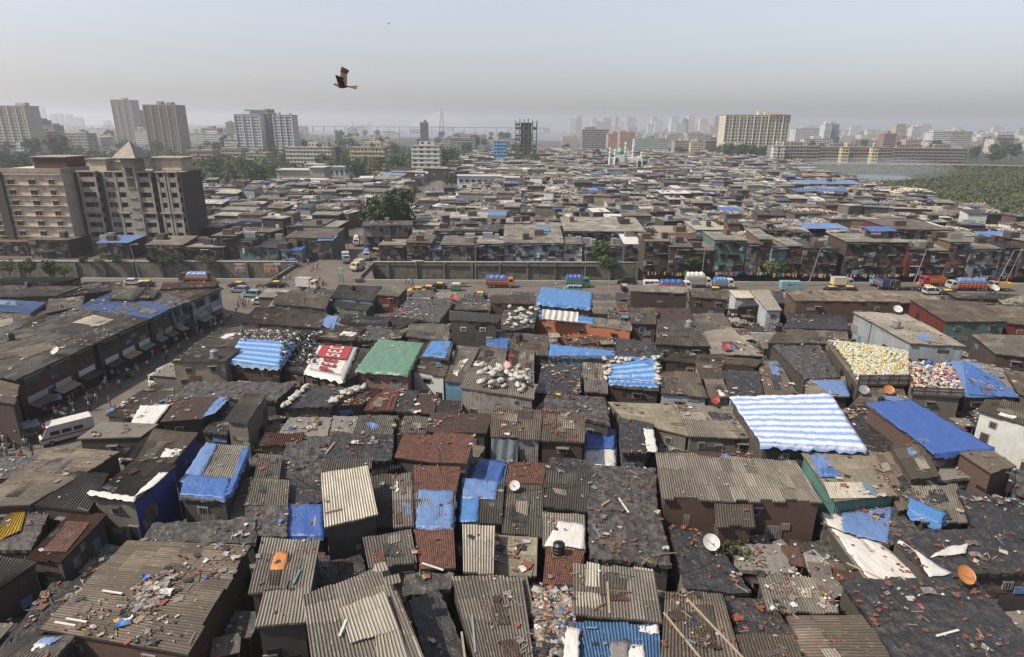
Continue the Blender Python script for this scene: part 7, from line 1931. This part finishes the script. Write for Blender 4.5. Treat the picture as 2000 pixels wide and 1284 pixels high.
V=[(truck('c_rd','c_or_','tq',7.6,2.4,1.5),977,561,0,'red sided truck heaped with a bulging blue tarp load on the main road','truck'),
 (truck('c_gn','c_gn','tq3',6.4,2.3,1.6),1128,561,2,'green truck with a flat blue cover on the main road','truck'),
 (van('c_cy',4.2,1.6,1.7),1119,572,178,'grey blue minivan next to the green truck','van'),
 (rickshaw('c_gn','c_w'),889,568,178,'small green three wheeler with white canopy left of the red truck','auto rickshaw'),
 (car('blackp','c_ye'),856,564,180,'black taxi with yellow roof, front one of the three taxis by the green three wheeler','taxi'),(car('blackp','c_ye'),834,570,182,'black taxi with yellow roof, middle one of the three behind the red cabin','taxi'),(car('c_ye','c_ye'),813,573,180,'fully yellow taxi beside the red metal cabin','taxi'),
 (car('blackp','c_ye'),934,583,178,'black and yellow taxi half hidden by roofs below the red truck','taxi'),
 (car('blackp',None,4.4,1.7,1.7,True),1222,554,180,'black four wheel drive parked by the drain parapet','car'),(van('c_w',4.4,1.7,1.9),1275,563,0,'small white van just left of the long blue covered truck','van'),
 (truck('c_rd','c_w','tq3',8.2,2.4,1.2),1318,568,0,'long low red truck under a smooth blue cover','truck'),(truck('c_w2','c_w','wh',6.8,2.3,2.3),1363,561,0,'tall truck with white canvas top and slatted sides','truck'),
 (truck('steel','c_w','tq2',5.4,2.1,1.2),1412,563,0,'small truck topped with a round blue bundle','truck'),(car('blackp','c_ye'),1393,573,180,'yellow roofed taxi before the slatted truck','taxi'),
 (rickshaw('blackp','c_w2'),1219,570,95,'black and white three wheeler turned towards the shacks','auto rickshaw'),
 (van('c_cy',5.6,1.9,2.3),1546,568,0,'turquoise roofed minibus below the fallen lamp post','minibus'),(truck('c_cr','c_w2',None,5.6,2.1,1.9,'box'),1643,562,0,'cream box truck parked near the shrubs','truck'),(car('blackp','c_ye'),1655,571,180,'taxi with yellow roof in front of the cream box truck','taxi'),(car('blackp','c_ye'),1627,571,0,'taxi with yellow roof just left of the cream box truck','taxi'),
 (truck('c_nv','c_cy',None,6.2,2.3,1.9),1716,562,90,'dark blue and green truck seen from behind','truck'),(truck('c_tn','iron',None,7.2,2.3,.8),1765,566,180,'flat bed truck loaded low, next to the dark blue one','truck'),(car('blackp','c_ye'),1808,569,180,'yellow roofed taxi just behind the white wagon','taxi'),(car('c_w','c_w',4.5,1.7,1.7,True),1822,575,0,'white wagon beside the long blue tarp truck','car'),
 (truck('c_rd','c_w2','tqw',9.6,2.5,1.6),1884,567,180,'very long red truck under a faded blue tarp at the right','truck'),(car('blackp','c_ye'),1853,578,0,'taxi with yellow bonnet before the very long truck','taxi'),(truck('c_rd','c_rd',None,6.2,2.3,1.6),1818,558,180,'red truck against the drain wall behind the taxis','truck'),(truck('c_ye','c_tn',None,5.6,2.2,1.3),1950,568,180,'yellow slatted truck right of the very long truck','truck'),
 (truck('c_w','c_cr',None,5.8,2.1,2.1,'box'),602,566,-12,'cream cabbed delivery truck with white box at the crossing','truck'),(car('blackp','c_ye'),536,561,178,'black taxi with yellow roof beside the white box truck','taxi'),(car('blackp','c_ye'),464,562,172,'black taxi with yellow roof at the left mouth of the market street','taxi'),(car('steel','steel',4.2,1.7,1.5,True),468,571,170,'silver hatchback under the yellow roofed taxi','car'),
 (car('c_cy','c_cy',4.3,1.7,1.6,True),491,580,168,'pale blue wagon beside the silver hatchback','car'),(car('c_w','c_w',4.4,1.7,1.45),513,594,8,'white saloon car closest to the long brown shed','car'),(car('blackp','c_ye'),530,583,80,'taxi nosing between the shed and the white saloon','taxi'),
 (car('c_w','c_w',4.3),262,556,8,'white saloon on the main road at the left','car'),(car('blackp','c_ye'),284,560,176,'taxi right behind the white saloon at the left','taxi'),(truck('c_rd','iron','tqw',7.8,2.3,1.1),382,551,180,'long truck with a grey topped blue cover at the left','truck'),
 (truck('c_cy','c_w2',None,5.6,2.1,2.1,'box'),676,513,-72,'grey green box truck coming down the crossing street','truck'),(truck('c_cr','c_cr',None,5.2,2.1,2.0,'box'),700,528,-110,'beige van bodied truck beside the drain wall corner','truck'),(truck('tq','c_w2','tq2',5.2,2.1,1.3),717,507,-80,'truck with blue hood behind the beige one','truck'),(truck('c_w','c_w','wh',4.8,2.0,1.6),697,480,-80,'white load truck further up the crossing street','truck'),(car('c_ye','c_ye'),727,486,10,'yellow orange taxi by the first shops of the crossing street','taxi'),
 (van('c_w',5.4,2.0,2.4,'c_rd'),134,856,222,'white van with red trim parked in the market street','van'),(truck('c_w','c_w',None,5.4,2.1,1.9,'box'),327,752,255,'white cabbed truck parked against the low beige house','truck'),
 (car('steel','steel',3.8,1.6,1.6,True),1073,514,180,'silver grey wagon parked before the pale blue depot','car'),(handcart('c_bl'),700,552,0,'handcart heaped with rags at the crossing corner','cart')]
for a in V: place(*a)
for a in ((118,835,40,'dark motorbike with rider space behind the white van'),(250,742,60,'parked motorbike among shoppers in the market street'),(36,900,20,'motorbike at the lower left corner of the street'),(22,880,30,'second motorbike in the lower left corner'),(632,556,-80,'motorbike crossing towards the main road'),(558,560,170,'motorbike near the white box truck'),(508,562,20,'motorbike under the billboard'),(405,672,50,'motorbike in the upper market street')):
    place(motorbike(rnd.choice(['blackp','c_rd','blackp'])),*a[:3],a[3],'motorbike','motorbikes in the streets')
place(handcart('c_w2'),30,915,10,'long handcart standing in the lower left street','cart'); place(handcart('c_tn'),905,560,0,'cart with dark load left of the red truck','cart')
# ------------------------------------------------------------------ people
def person_proto(pose):
    me=bpy.data.meshes.new('p'); V_=[];E=[];Rr=[]
    def v(x,y,z,r): V_.append((x,y,z)); Rr.append(r); return len(V_)-1
    st_=.16 if pose=='walk' else .03
    pel=v(0,0,.93,.135); wa=v(0,0,1.08,.12); ch=v(.01,0,1.30,.15); ne=v(0,0,1.47,.055); h1=v(.02,0,1.58,.085); h2=v(.02,0,1.68,.075)
    E+=[(pel,wa),(wa,ch),(ch,ne),(ne,h1),(h1,h2)]
    for s in(-1,1):
        hp_=v(0,s*.09,.88,.09); kn=v(s*st_*.8+.02,s*.10,.49,.06); an=v(s*st_*1.2-.02,s*.10,.09,.04); toe=v(s*st_*1.2+.13,s*.11,.04,.035); E+=[(pel,hp_),(hp_,kn),(kn,an),(an,toe)]
        sh=v(0,s*.19,1.40,.055); f=-s
        if pose=='carry': el=v(.08,s*.30,1.55,.04); ha=v(.05,s*.16,1.78,.032)
        elif pose=='reach': el=v(.18,s*.22,1.2,.04); ha=v(.40,s*.15,1.22,.03)
        else: el=v(f*st_*.5-.03,s*.25,1.13,.04); ha=v(f*st_*1.1+.05,s*.26,.90,.032)
        E+=[(ch,sh),(sh,el),(el,ha)]
        for k in range(3): fi=v(V_[ha][0]+.03+.01*k,V_[ha][1]+(k-1)*.02,V_[ha][2]-.07 if pose!='carry' else V_[ha][2]+.05,.011); E.append((ha,fi))
    me.from_pydata(V_,E,[]); o=bpy.data.objects.new('p',me); COL.objects.link(o)
    sk_=o.modifiers.new('s','SKIN'); sk_.use_smooth_shade=True
    for i,r_ in enumerate(Rr): me.skin_vertices[0].data[i].radius=(r_,r_)
    me.skin_vertices[0].data[0].use_root=True; o.modifiers.new('u','SUBSURF').levels=1
    dg=bpy.context.evaluated_depsgraph_get(); m2=bpy.data.meshes.new_from_object(o.evaluated_get(dg)); bpy.data.objects.remove(o)
    for k in range(3): m2.materials.append(None)
    for p in m2.polygons:
        z=p.center.z; y=abs(p.center.y)
        p.material_index= 0 if (z>1.44 and y<.14) or (y>.24 and z<1.16) or z<.12 or (pose=='carry' and z>1.6) else (1 if z>.95 or (y>.2 and z>.9) else 2)
    m2.name='person'; hair=MB(); hair.ell((-.005,0,1.69),(.10,.092,.09),0,10,7); hm_=hair.build('hair',M['blackp']); hd=hm_.data; bpy.data.objects.remove(hm_)
    return m2,hd
PP=[person_proto(k) for k in('walk','stand','carry','reach')]
SHN=['c_w','c_w','c_w','c_w','c_w','c_w','c_w2','c_w2','c_cy','c_pk','c_tn','c_nv','c_rd','c_gy','c_lg','c_ye']; SHW=dict(c_w='white',c_w2='off white',c_cy='light blue',c_pk='pink',c_tn='tan',c_nv='navy',c_rd='red',c_gy='grey',c_lg='pale green',c_ye='yellow')
TRN=['c_nv','c_gy','c_bk2','c_sk','c_w2','c_tn']; TRW=dict(c_nv='dark blue',c_gy='grey',c_bk2='black',c_sk='brown',c_w2='off white',c_tn='tan')
def person(x,y,k=None,sh=None,tr=None,hd=None,lab=None,grp='people walking in the streets',load=None):
    k=rnd.randrange(2) if k is None else k; sh=sh or rnd.choice(SHN); tr=tr or rnd.choice(TRN)
    me,hm_=PP[k]; o=bpy.data.objects.new('person',me); COL.objects.link(o); o.location=P(x,y,.03); o.rotation_euler=(0,0,R(rnd.uniform(0,360) if hd is None else hd))
    for i,m_ in enumerate(('c_sk',sh,tr)): o.material_slots[i].link='OBJECT'; o.material_slots[i].material=M[m_]
    h=bpy.data.objects.new('hair',hm_); link(h,o); s=rnd.uniform(.95,1.04); o.scale=(s*1.05,s*1.05,s)
    o['category']='person'; o['group']=grp
    if lab: o['label']=lab
    else: AUTO.append((o,(x,y),f"person in {SHW[sh]} top and {TRW[tr]} trousers",('walking','standing','carrying','reaching')[k]))
    return o
for x,y,k in ((293,750,1),(212,768,0),(216,795,1),(180,790,1),(235,760,0),(272,735,0),(262,745,1),(290,722,0),(325,706,1),(328,700,0),(350,690,1),(352,686,3),(395,660,0),(398,658,1),(438,632,0),(446,628,0),(452,625,1),(434,640,0),(422,645,0),(405,640,1),(370,650,0),(360,655,1),(385,640,0),(462,612,1),(475,600,1),(480,602,0),(470,596,0),(476,590,1),(486,596,1),(466,604,0),
   (65,893,0),(44,900,1),(43,866,3),(10,870,1),(25,850,0),(60,840,1),(112,822,3),(105,838,1),(90,815,1),(75,800,0),(120,790,1),(140,800,0),(165,770,1),(150,780,1),(240,725,1),(255,715,0),(300,700,1),(310,690,1),(5,905,0),(15,895,1),
   (585,524,0),(600,515,1),(603,518,0),(612,533,0),(618,530,1),(620,526,0),(567,548,0),(556,552,1),(608,538,1),(655,505,0),(660,498,1),(650,500,0),(665,495,1),(672,488,0),(680,485,1),(690,472,0),(700,468,1),(706,470,0),(712,462,1),(690,480,1),(625,552,0),(630,560,3),(540,548,1),
   (1191,564,0),(1085,563,1),(799,556,1),(806,560,0),(793,558,0),(1005,508,1),(1416,557,1),(1428,556,0),(912,512,1),(918,512,1),(1168,505,0),(760,512,1),(745,509,0),(870,511,0)): person(x,y,k)
pts_=[((480,600),(300,712)),((300,712),(170,800)),((170,800),(30,888))]
for i in range(46):
    a_,b_=pts_[i%3]; t=rnd.random(); person(a_[0]+(b_[0]-a_[0])*t+rnd.uniform(-34,12),a_[1]+(b_[1]-a_[1])*t+rnd.uniform(-10,6))
for i in range(70):   # the far crowd of the crossing street
    t=rnd.random(); x=715+150*t+rnd.uniform(-9,9)*(1-t*.5); y=455-95*t+rnd.uniform(-3,3)
    person(x,y,lab='tiny pedestrian in the crowded far end of the crossing street',grp='far crowd in the crossing street')
def stall(x,y,hd,lab,mt):
    p=P(x,y,0); r_=empty('market_stall',p,R(hd)); mb=MB(); mb.box((0,0,.75),(2.0,1.0,.08)); mb.build('table',M['wood'],r_)
    for sx in(-.95,.95):
        for sy in(-.45,.45): mb=MB(); mb.bar((sx,sy,0),(sx,sy,2.1),.03); mb.build('post',M['iron'],r_)
    mb=MB(); roof_mesh(mb,[Vector((-1.2,-.8,2.05)),Vector((1.2,-.8,2.05)),Vector((1.2,.8,2.3)),Vector((-1.2,.8,2.3))],'t',th=.03); mb.build('canopy',M[mt],r_); mb=MB()
    for _ in range(24): mb.blob((rnd.uniform(-.9,.9),rnd.uniform(-.4,.4),.87),(.13,.1,.1),rnd.randrange(4))
    mb.build('goods',[M['c_w'],M['c_lg'],M['c_pk'],M['c_or_']],r_); tag(r_,lab,'stall','stalls in the market street')
for i,(x,y,hd,lb,mt) in enumerate(((60,862,40,'stall with a grey canopy at the near end of the market street','tgy'),(105,808,40,'stall with blue canopy beside the white and red van','tqw'),(170,752,40,'stall with white canopy under the long street row roof','wh'),(228,712,45,'stall with brown canopy in the middle of the market street','c_tn'),(300,668,45,'stall with dark canopy in the upper market street','bk'),(570,522,60,'blue canopied stall by the crossing street corner','tq'),(590,510,60,'white canopied stall by the crossing street corner','wh'),(540,533,30,'grey canopied stall below the drain wall at the crossing','tgy'),(735,500,90,'tan canopied stall at the foot of the street tree','c_tn'))): stall(x,y,hd,lb,mt)
# ------------------------------------------------------------------ lamp posts, poles, signs
def lamp(x,yb,yt,lab,lean=0):
    p=P(x,yb,0); h=8.6; r_=empty('street_lamp',p); mb=MB(); mb.bar((0,0,0),(lean,0,h),.12,0,8,.07); mb.build('pole',M['steel'],r_); mb=MB(); mb.bar((lean,0,h),(lean+1.5,-.2,h+.25),.05,0,6); mb.build('arm',M['steel'],r_); mb=MB(); mb.box((lean+1.75,-.2,h+.25),(.75,.28,.14)); mb.build('lamp_head',M['c_w2'],r_); mb=MB(); mb.box((0,0,.2),(.5,.5,.4)); mb.build('base',M['conc'],r_); tag(r_,lab,'street lamp','lamp posts along the drain')
lamp(929,551,484,'street lamp left of the red truck'); lamp(1142,548,491,'street lamp before the pale blue depot'); lamp(1370,549,493,'street lamp behind the slatted truck'); lamp(1580,552,500,'leaning lamp post beside the drain bushes',1.6); lamp(1784,555,502,'lamp post behind the flat bed truck',1.4); lamp(1945,558,500,'leaning pole behind the very long truck',2.2); lamp(274,548,500,'thin lamp post in the middle of the left drain wall',-.9); lamp(1962,557,530,'second leaning pole at the far right',1.8)
def billboard(x,yb,xl,xr,yt,ybm,mats,lab):
    p=P(x,yb,0); D=p.y; a=PD(xl,ybm,D); b=PD(xr,ybm,D); t_=PD(xl,yt,D); r_=empty('billboard',p); loc=tuple(p); mb=MB(); mb.box(((a.x+b.x)/2,D-.2,(a.z+t_.z)/2),(b.x-a.x,.15,t_.z-a.z)); mb.build('board',M[mats[0]],r_,loc=loc)
    mb=MB(); w=b.x-a.x; h=t_.z-a.z
    for i in range(5):
        for j in range(2): mb.box((a.x+w*(i+.5)/5,D-.3,a.z+h*(j+.5)/2),(w/5*.72,.04,h/2*.74),rnd.randrange(len(mats)-1))
    mb.build('portrait_panel',[M[k] for k in mats[1:]],r_,loc=loc); mb=MB()
    for x_ in(a.x+.3,b.x-.3): mb.bar((x_,D,0),(x_,D,t_.z),.08)
    mb.build('post',M['iron'],r_,loc=loc); tag(r_,lab,'billboard')
billboard(531,548,518,545,515,533,['c_w2','c_br','c_or_','c_tn'],'colourful portrait poster board on posts above the taxi at the crossing'); billboard(471,548,461,481,515,530,['c_w','c_rd','c_gy','c_tn'],'white and red lettered board on the drain wall at the left'); billboard(667,552,661,672,523,540,['c_w','c_lg','c_cy'],'small upright poster board at the crossing corner')
# sacks stacked by the timber shop, washing lines
for i in range(22): sack_at(P(815+rnd.uniform(-9,12),512-rnd.random()*.1,.02+.32*(i//6)),0,2,'tan sack stacked outside the timber fronted shop','tan sacks by the timber shop',.9)
def laundry(x0,y0,x1,y1,z,n,lab):
    a=P(x0,y0,z); b=P(x1,y1,z); r_=empty('washing_line',a); loc=tuple(a); mb=MB(); mb.bar(a,b,.015); mb.build('line',M['iron'],r_,loc=loc)
    for i in range(n):
        p=a.lerp(b,(i+rnd.uniform(.2,.8))/n); d=(b-a).normalized(); w=rnd.uniform(.25,.5); h=rnd.uniform(.5,1.0); mb=MB(); q=p+d*w; mb.box(((p.x+q.x)/2,(p.y+q.y)/2,p.z-h/2),(w,.03,h),rz=math.atan2(d.y,d.x)); mb.build('garment',M[rnd.choice(['c_w','c_bl','c_rd','c_ye','c_pk','c_gn','c_nv','c_or_','c_w2'])],r_,loc=loc)
    tag(r_,lab,'washing line','washing lines on the house fronts')
for x0,x1,y,z,n,lb in ((1395,1448,531,3.2,12,'washing hung low on the teal fronted shack'),(1395,1440,532,5.8,9,'washing hung high on the teal fronted shack'),(1456,1498,532,3.2,10,'washing on the rusty shack right of the teal one'),(1504,1556,534,3.4,12,'washing on the pale blue tin shack'),(1566,1626,535,3.0,14,'washing on the wooden shack above the bushes'),(1650,1700,536,3.2,12,'washing on the left half of the long two storey shack'),(1702,1756,536,3.2,12,'washing on the right half of the long two storey shack'),(1886,1976,540,3.4,18,'washing along the tall tin house at the right'),(1262,1300,531,3.0,6,'washing on the tall dark brick house'),(1310,1344,533,3.3,6,'washing on the red brick house above the drain'),
   (1235,1262,932,4.2,8,'bright cloths hanging in the gap left of the largest roof'),(1196,1240,775,3.6,9,'garments hung under the iron zigzag truss'),(905,975,1018,3.2,8,'garments and a yellow cloth over the alley in the middle')): laundry(x0,y,x1,y,z,n,lb)
# overhead wires
for i,(a,b,lb) in enumerate(((P(929,551,8),P(1142,548,8),'sagging cable between the two lamp posts left of the depot'),(P(1142,548,8),P(1370,549,8),'sagging cable from the depot lamp to the slatted truck'),(P(540,905,6.5),P(760,1000,6.5),'thin black cable across the cream ridged roof'),(P(960,960,6.4),P(1200,905,6.4),'thin black cable above the ridged roofs in the middle'),(P(1200,1120,6),P(1420,1085,6),'thin cable above the brick weighted black roof'),(P(300,790,7),P(560,700,7.5),'thin cable over the long dusty black roof'),(P(1500,930,7.5),P(1800,1010,6),'cable over the cream panelled roof'))):
    mb=MB(); n=14; pr_=None
    for k in range(n+1):
        t=k/n; q=a.lerp(b,t); q=Vector((q.x,q.y,q.z-1.0*4*t*(1-t)))
        if pr_: mb.bar(pr_,q,.022,0,3)
        pr_=q
    tag(mb.build('cable',M['blackp']),lb,'cable','overhead cables')
# water tanks
for i,(x,y) in enumerate(((1345,640),(1015,668),(1520,650),(760,640),(420,700),(1600,610),(690,570),(1120,600),(1750,640))):
    r=at(x,y)
    if not r: continue
    p=zplane(r,x,y,0); rt=empty('water_tank',p); mb=MB(); mb.lathe([(0,0),(.5,0),(.52,.3),(.5,.32),(.52,.6),(.5,.62),(.52,.9),(.3,1.05),(.15,1.06),(.15,1.15),(0,1.15)],n=14,c=(0,0,.15)); mb.build('tank',M['blackp' if i%4 else 'steel'],rt); mb=MB(); mb.box((0,0,.08),(1.2,1.2,.16)); mb.build('base',M['conc'],rt); rt['category']='water tank'; rt['group']='water tanks on roofs'; AUTO.append((rt,(x,y),('black' if i%4 else 'grey')+' plastic water tank','round'))
# ------------------------------------------------------------------ the kite flying past
bp_=PD(668,168,13.5); bd=empty('bird',bp_); bd.rotation_euler=(R(-32),R(-6),R(172)); bd.scale=(.66,.66,.66)
def loft(rings,mat,name,parent,n=12,smooth=True):
    mb=MB()
    for (x,y,z,ry,rz_) in rings:
        for i in range(n): a_=2*math.pi*i/n; mb.v.append((x,y+ry*math.cos(a_),z+rz_*math.sin(a_)))
    for j in range(len(rings)-1):
        for i in range(n): k=(i+1)%n; mb.face((j*n+i,j*n+k,(j+1)*n+k,(j+1)*n+i))
    mb.face(range(n-1,-1,-1)); mb.face([(len(rings)-1)*n+i for i in range(n)]); return mb.build(name,M[mat],parent,smooth=smooth)
M['feath']=m_flat('brown_feathers',(.13,.09,.06),.85,.5,ns=14); M['feathl']=m_flat('pale_brown_feathers',(.26,.19,.13),.85,.5,ns=14)
body=loft([(-.20,0,.0,.02,.015),(-.14,0,0,.045,.04),(-.02,0,-.01,.065,.065),(.10,0,-.01,.06,.06),(.17,0,.012,.035,.035),(.22,0,.025,.033,.034),(.255,0,.02,.02,.02),(.27,0,.015,.008,.008)],'feath','body',bd)
mb=MB(); mb.bar((.265,0,.016),(.295,0,.0),.010,0,6,.002); mb.build('beak',M['c_bk2'],body)
mb=MB()
for s in(-1,1): mb.ell((.235,s*.026,.034),(.006,.004,.006))
mb.build('eye',M['c_bk2'],body)
mb=MB()
for i,a_ in enumerate((-.26,-.15,-.05,.05,.15,.26)):
    L=.25+.05*abs(a_)*4; mb.box((-.20-L/2*math.cos(a_),-L/2*math.sin(a_)*1.0,-.005+.002*i),(L,.045,.006),rz=a_)
mb.build('tail',M['feath'],bd)
for s,lift in((-1,1.0),(1,1.0)):
    mb=MB(); root_=Vector((.06,s*.05,.03)); dirw=Vector((-.10,s*math.cos(1.15*lift),math.sin(1.15*lift))).normalized(); ch_=Vector((-1,0,-.08))
    n=7; Ls=[(0,.20),(.12,.22),(.24,.22),(.34,.19)]
    pr_=None
    for (d,c_) in Ls:
        le=root_+dirw*d+Vector((.03*math.sin(d*8),0,0)); te=le+ch_*c_; 
        if pr_: mb.quad(pr_[0],le,te,pr_[1]); mb.quad(pr_[1]+Vector((0,0,-.01)),te+Vector((0,0,-.01)),le+Vector((0,0,-.012)),pr_[0]+Vector((0,0,-.012)))
        pr_=(le,te)
    tip=root_+dirw*.34
    for i in range(6):        # spread primaries
        f=i/5; dd=(dirw*(1-.35*f)+Vector((-1,0,0))*(.1+.35*f)).normalized(); b0=tip+ch_*.17*f; Lf=.17-.05*f; sd_=dd.cross(Vector((0,s,.3))).normalized()*.034; e=b0+dd*Lf
        mb.quad(b0-sd_,b0+sd_,e+sd_*.5,e-sd_*.5); mb.quad(b0+sd_+Vector((0,.004,0)),b0-sd_+Vector((0,.004,0)),e-sd_*.5+Vector((0,.004,0)),e+sd_*.5+Vector((0,.004,0)))
    mb.build('wing',M['feathl'] if s<0 else M['feath'],bd)
tag(bd,'brown kite flying past with raised wings above the skyline','bird')
b2=PD(760,47,160); o=empty('bird',b2); mb=MB(); mb.ell((0,0,0),(.3,.08,.08)); mb.build('body',M['feath'],o); mb=MB(); mb.quad((.1,0,0),(.0,.7,.12),(-.12,.68,.12),(-.15,0,0)); mb.quad((.1,0,0),(-.15,0,0),(-.12,-.68,.12),(0,-.7,.12)); mb.build('wing',M['feath'],o); tag(o,'tiny distant bird high in the sky right of the kite','bird')
# drifting smoke at the marsh edge
sm=MB(); c0=P(1725,358); sm.ell((c0.x,c0.y+20,9),(60,45,8),0,14,8); so_=sm.build('smoke',[]); mt=bpy.data.materials.new('thin_smoke'); mt.use_nodes=True; t_=mt.node_tree; t_.nodes.clear(); o_=t_.nodes.new('ShaderNodeOutputMaterial'); pv=t_.nodes.new('ShaderNodeVolumePrincipled'); pv.inputs['Color'].default_value=(.8,.85,.95,1); pv.inputs['Density'].default_value=.0028; t_.links.new(pv.outputs[0],o_.inputs['Volume']); so_.data.materials.append(mt); tag(so_,'thin bluish smoke drifting over the creek',kind='stuff')

# more tanks and aerials on random near roofs
for i in range(34):
    r=rnd.choice(SH)
    if r['cen'].y>135 or r['lit']<.15: continue
    p=pt_on(r,rnd.uniform(.15,.85),rnd.uniform(.2,.9)); px_=proj(p)
    if i%9==0:
        rt=empty('water_tank',p); mb=MB(); k=rnd.uniform(.7,1.0); mb.lathe([(0,0),(.5*k,0),(.52*k,.3*k),(.5*k,.32*k),(.52*k,.6*k),(.5*k,.62*k),(.52*k,.9*k),(.3*k,1.05*k),(.15,1.06*k),(.15,1.15*k),(0,1.15*k)],n=14,c=(0,0,.1)); mb.build('tank',M['blackp'],rt); mb=MB(); mb.box((0,0,.05),(1.0,1.0,.12)); mb.build('base',M['wood'],rt); rt['category']='water tank'; rt['group']='water tanks on roofs'; AUTO.append((rt,px_,'black plastic water tank','round'))
    else:
        rt=empty('aerial',p); mb=MB(); h=rnd.uniform(1.8,3.2); mb.bar((0,0,-.1),(0,0,h),.025,0,5); mb.build('mast',M['iron'],rt); mb=MB(); a_=rnd.uniform(0,3.1)
        for j in range(5): e=.5-.06*j; x_=-.4+.2*j; mb.bar((x_*math.cos(a_)-e*math.sin(a_),x_*math.sin(a_)+e*math.cos(a_),h-.1),(x_*math.cos(a_)+e*math.sin(a_),x_*math.sin(a_)-e*math.cos(a_),h-.1),.012,0,3)
        mb.bar((-.45*math.cos(a_),-.45*math.sin(a_),h-.1),(.45*math.cos(a_),.45*math.sin(a_),h-.1),.014,0,3); mb.build('antenna_rods',M['steel'],rt); rt['category']='aerial'; rt['group']='television aerials on roofs'; AUTO.append((rt,px_,'thin television aerial','metal'))
# ------------------------------------------------------------------ labels for everything not named by hand
usedl=set(o['label'] for o in scene.objects if o.parent is None and o.get('label') and not o.get('kind'))
LAND += [((60,880),'the market street end'),((640,540),'the crossing'),((977,550),'the red tarp truck'),((1316,560),'the long blue covered truck'),((1880,563),'the very long truck'),((820,210),'the bridge pylon'),((1720,355),'the creek'),((1970,265),'the dark rooftop sign'),((510,255),'the white towers'),((235,230),'the slim pale tower'),((310,240),'the brown cream tower'),((22,245),'the tall cream tower'),((1560,300),'the long grimy slab'),((1270,280),'the pale green block'),((1163,265),'the unfinished block'),((1620,252),'the white slim tower'),((1760,250),'the tan slim tower'),((830,298),'the long balconied block'),((700,300),'the palm grove'),((977,282),'the bright blue building'),((1200,258),'the faint reddish tower'),((1438,1085),'the green shrub'),((1850,258),'the blank fronted white office')]
def rel(dx,dy):
    if abs(dx)>1.6*abs(dy): return 'left of' if dx<0 else 'right of'
    if abs(dy)>1.6*abs(dx): return 'behind' if dy<0 else 'in front of'
    return ('behind' if dy<0 else 'in front of')+' and '+('left of' if dx<0 else 'right of')
for (o,(x,y),desc,extra) in AUTO:
    ls=sorted(LAND,key=lambda l:(l[0][0]-x)**2+((l[0][1]-y)*1.5)**2)
    ls=[l for l in ls if abs(l[0][0]-x)+abs(l[0][1]-y)>6][:9]
    c=[]
    for l in ls[:3]: c.append(f"{desc} {rel(x-l[0][0],y-l[0][1])} {l[1]}")
    for l in ls[:3]: c.append(f"{extra} {desc} {rel(x-l[0][0],y-l[0][1])} {l[1]}")
    for l in ls[:4]:
        for k in ls[:5]:
            if k is not l: c.append(f"{desc} {rel(x-l[0][0],y-l[0][1])} {l[1]}, {rel(x-k[0][0],y-k[0][1])} {k[1]}")
    for l in ls:
        for w_ in ('a little','some way','well','far'): c.append(f"{desc} {w_} {rel(x-l[0][0],y-l[0][1])} {l[1]}")
    for l in ls:
        for w_ in ('a little','some way','well','far'): c.append(f"{extra} {desc} {w_} {rel(x-l[0][0],y-l[0][1])} {l[1]}")
    for q in c:
        if q not in usedl and len(q.split())<=16: break
    usedl.add(q); o['label']=q[0].lower()+q[1:]
    if 'category' not in o: o['category']='building'
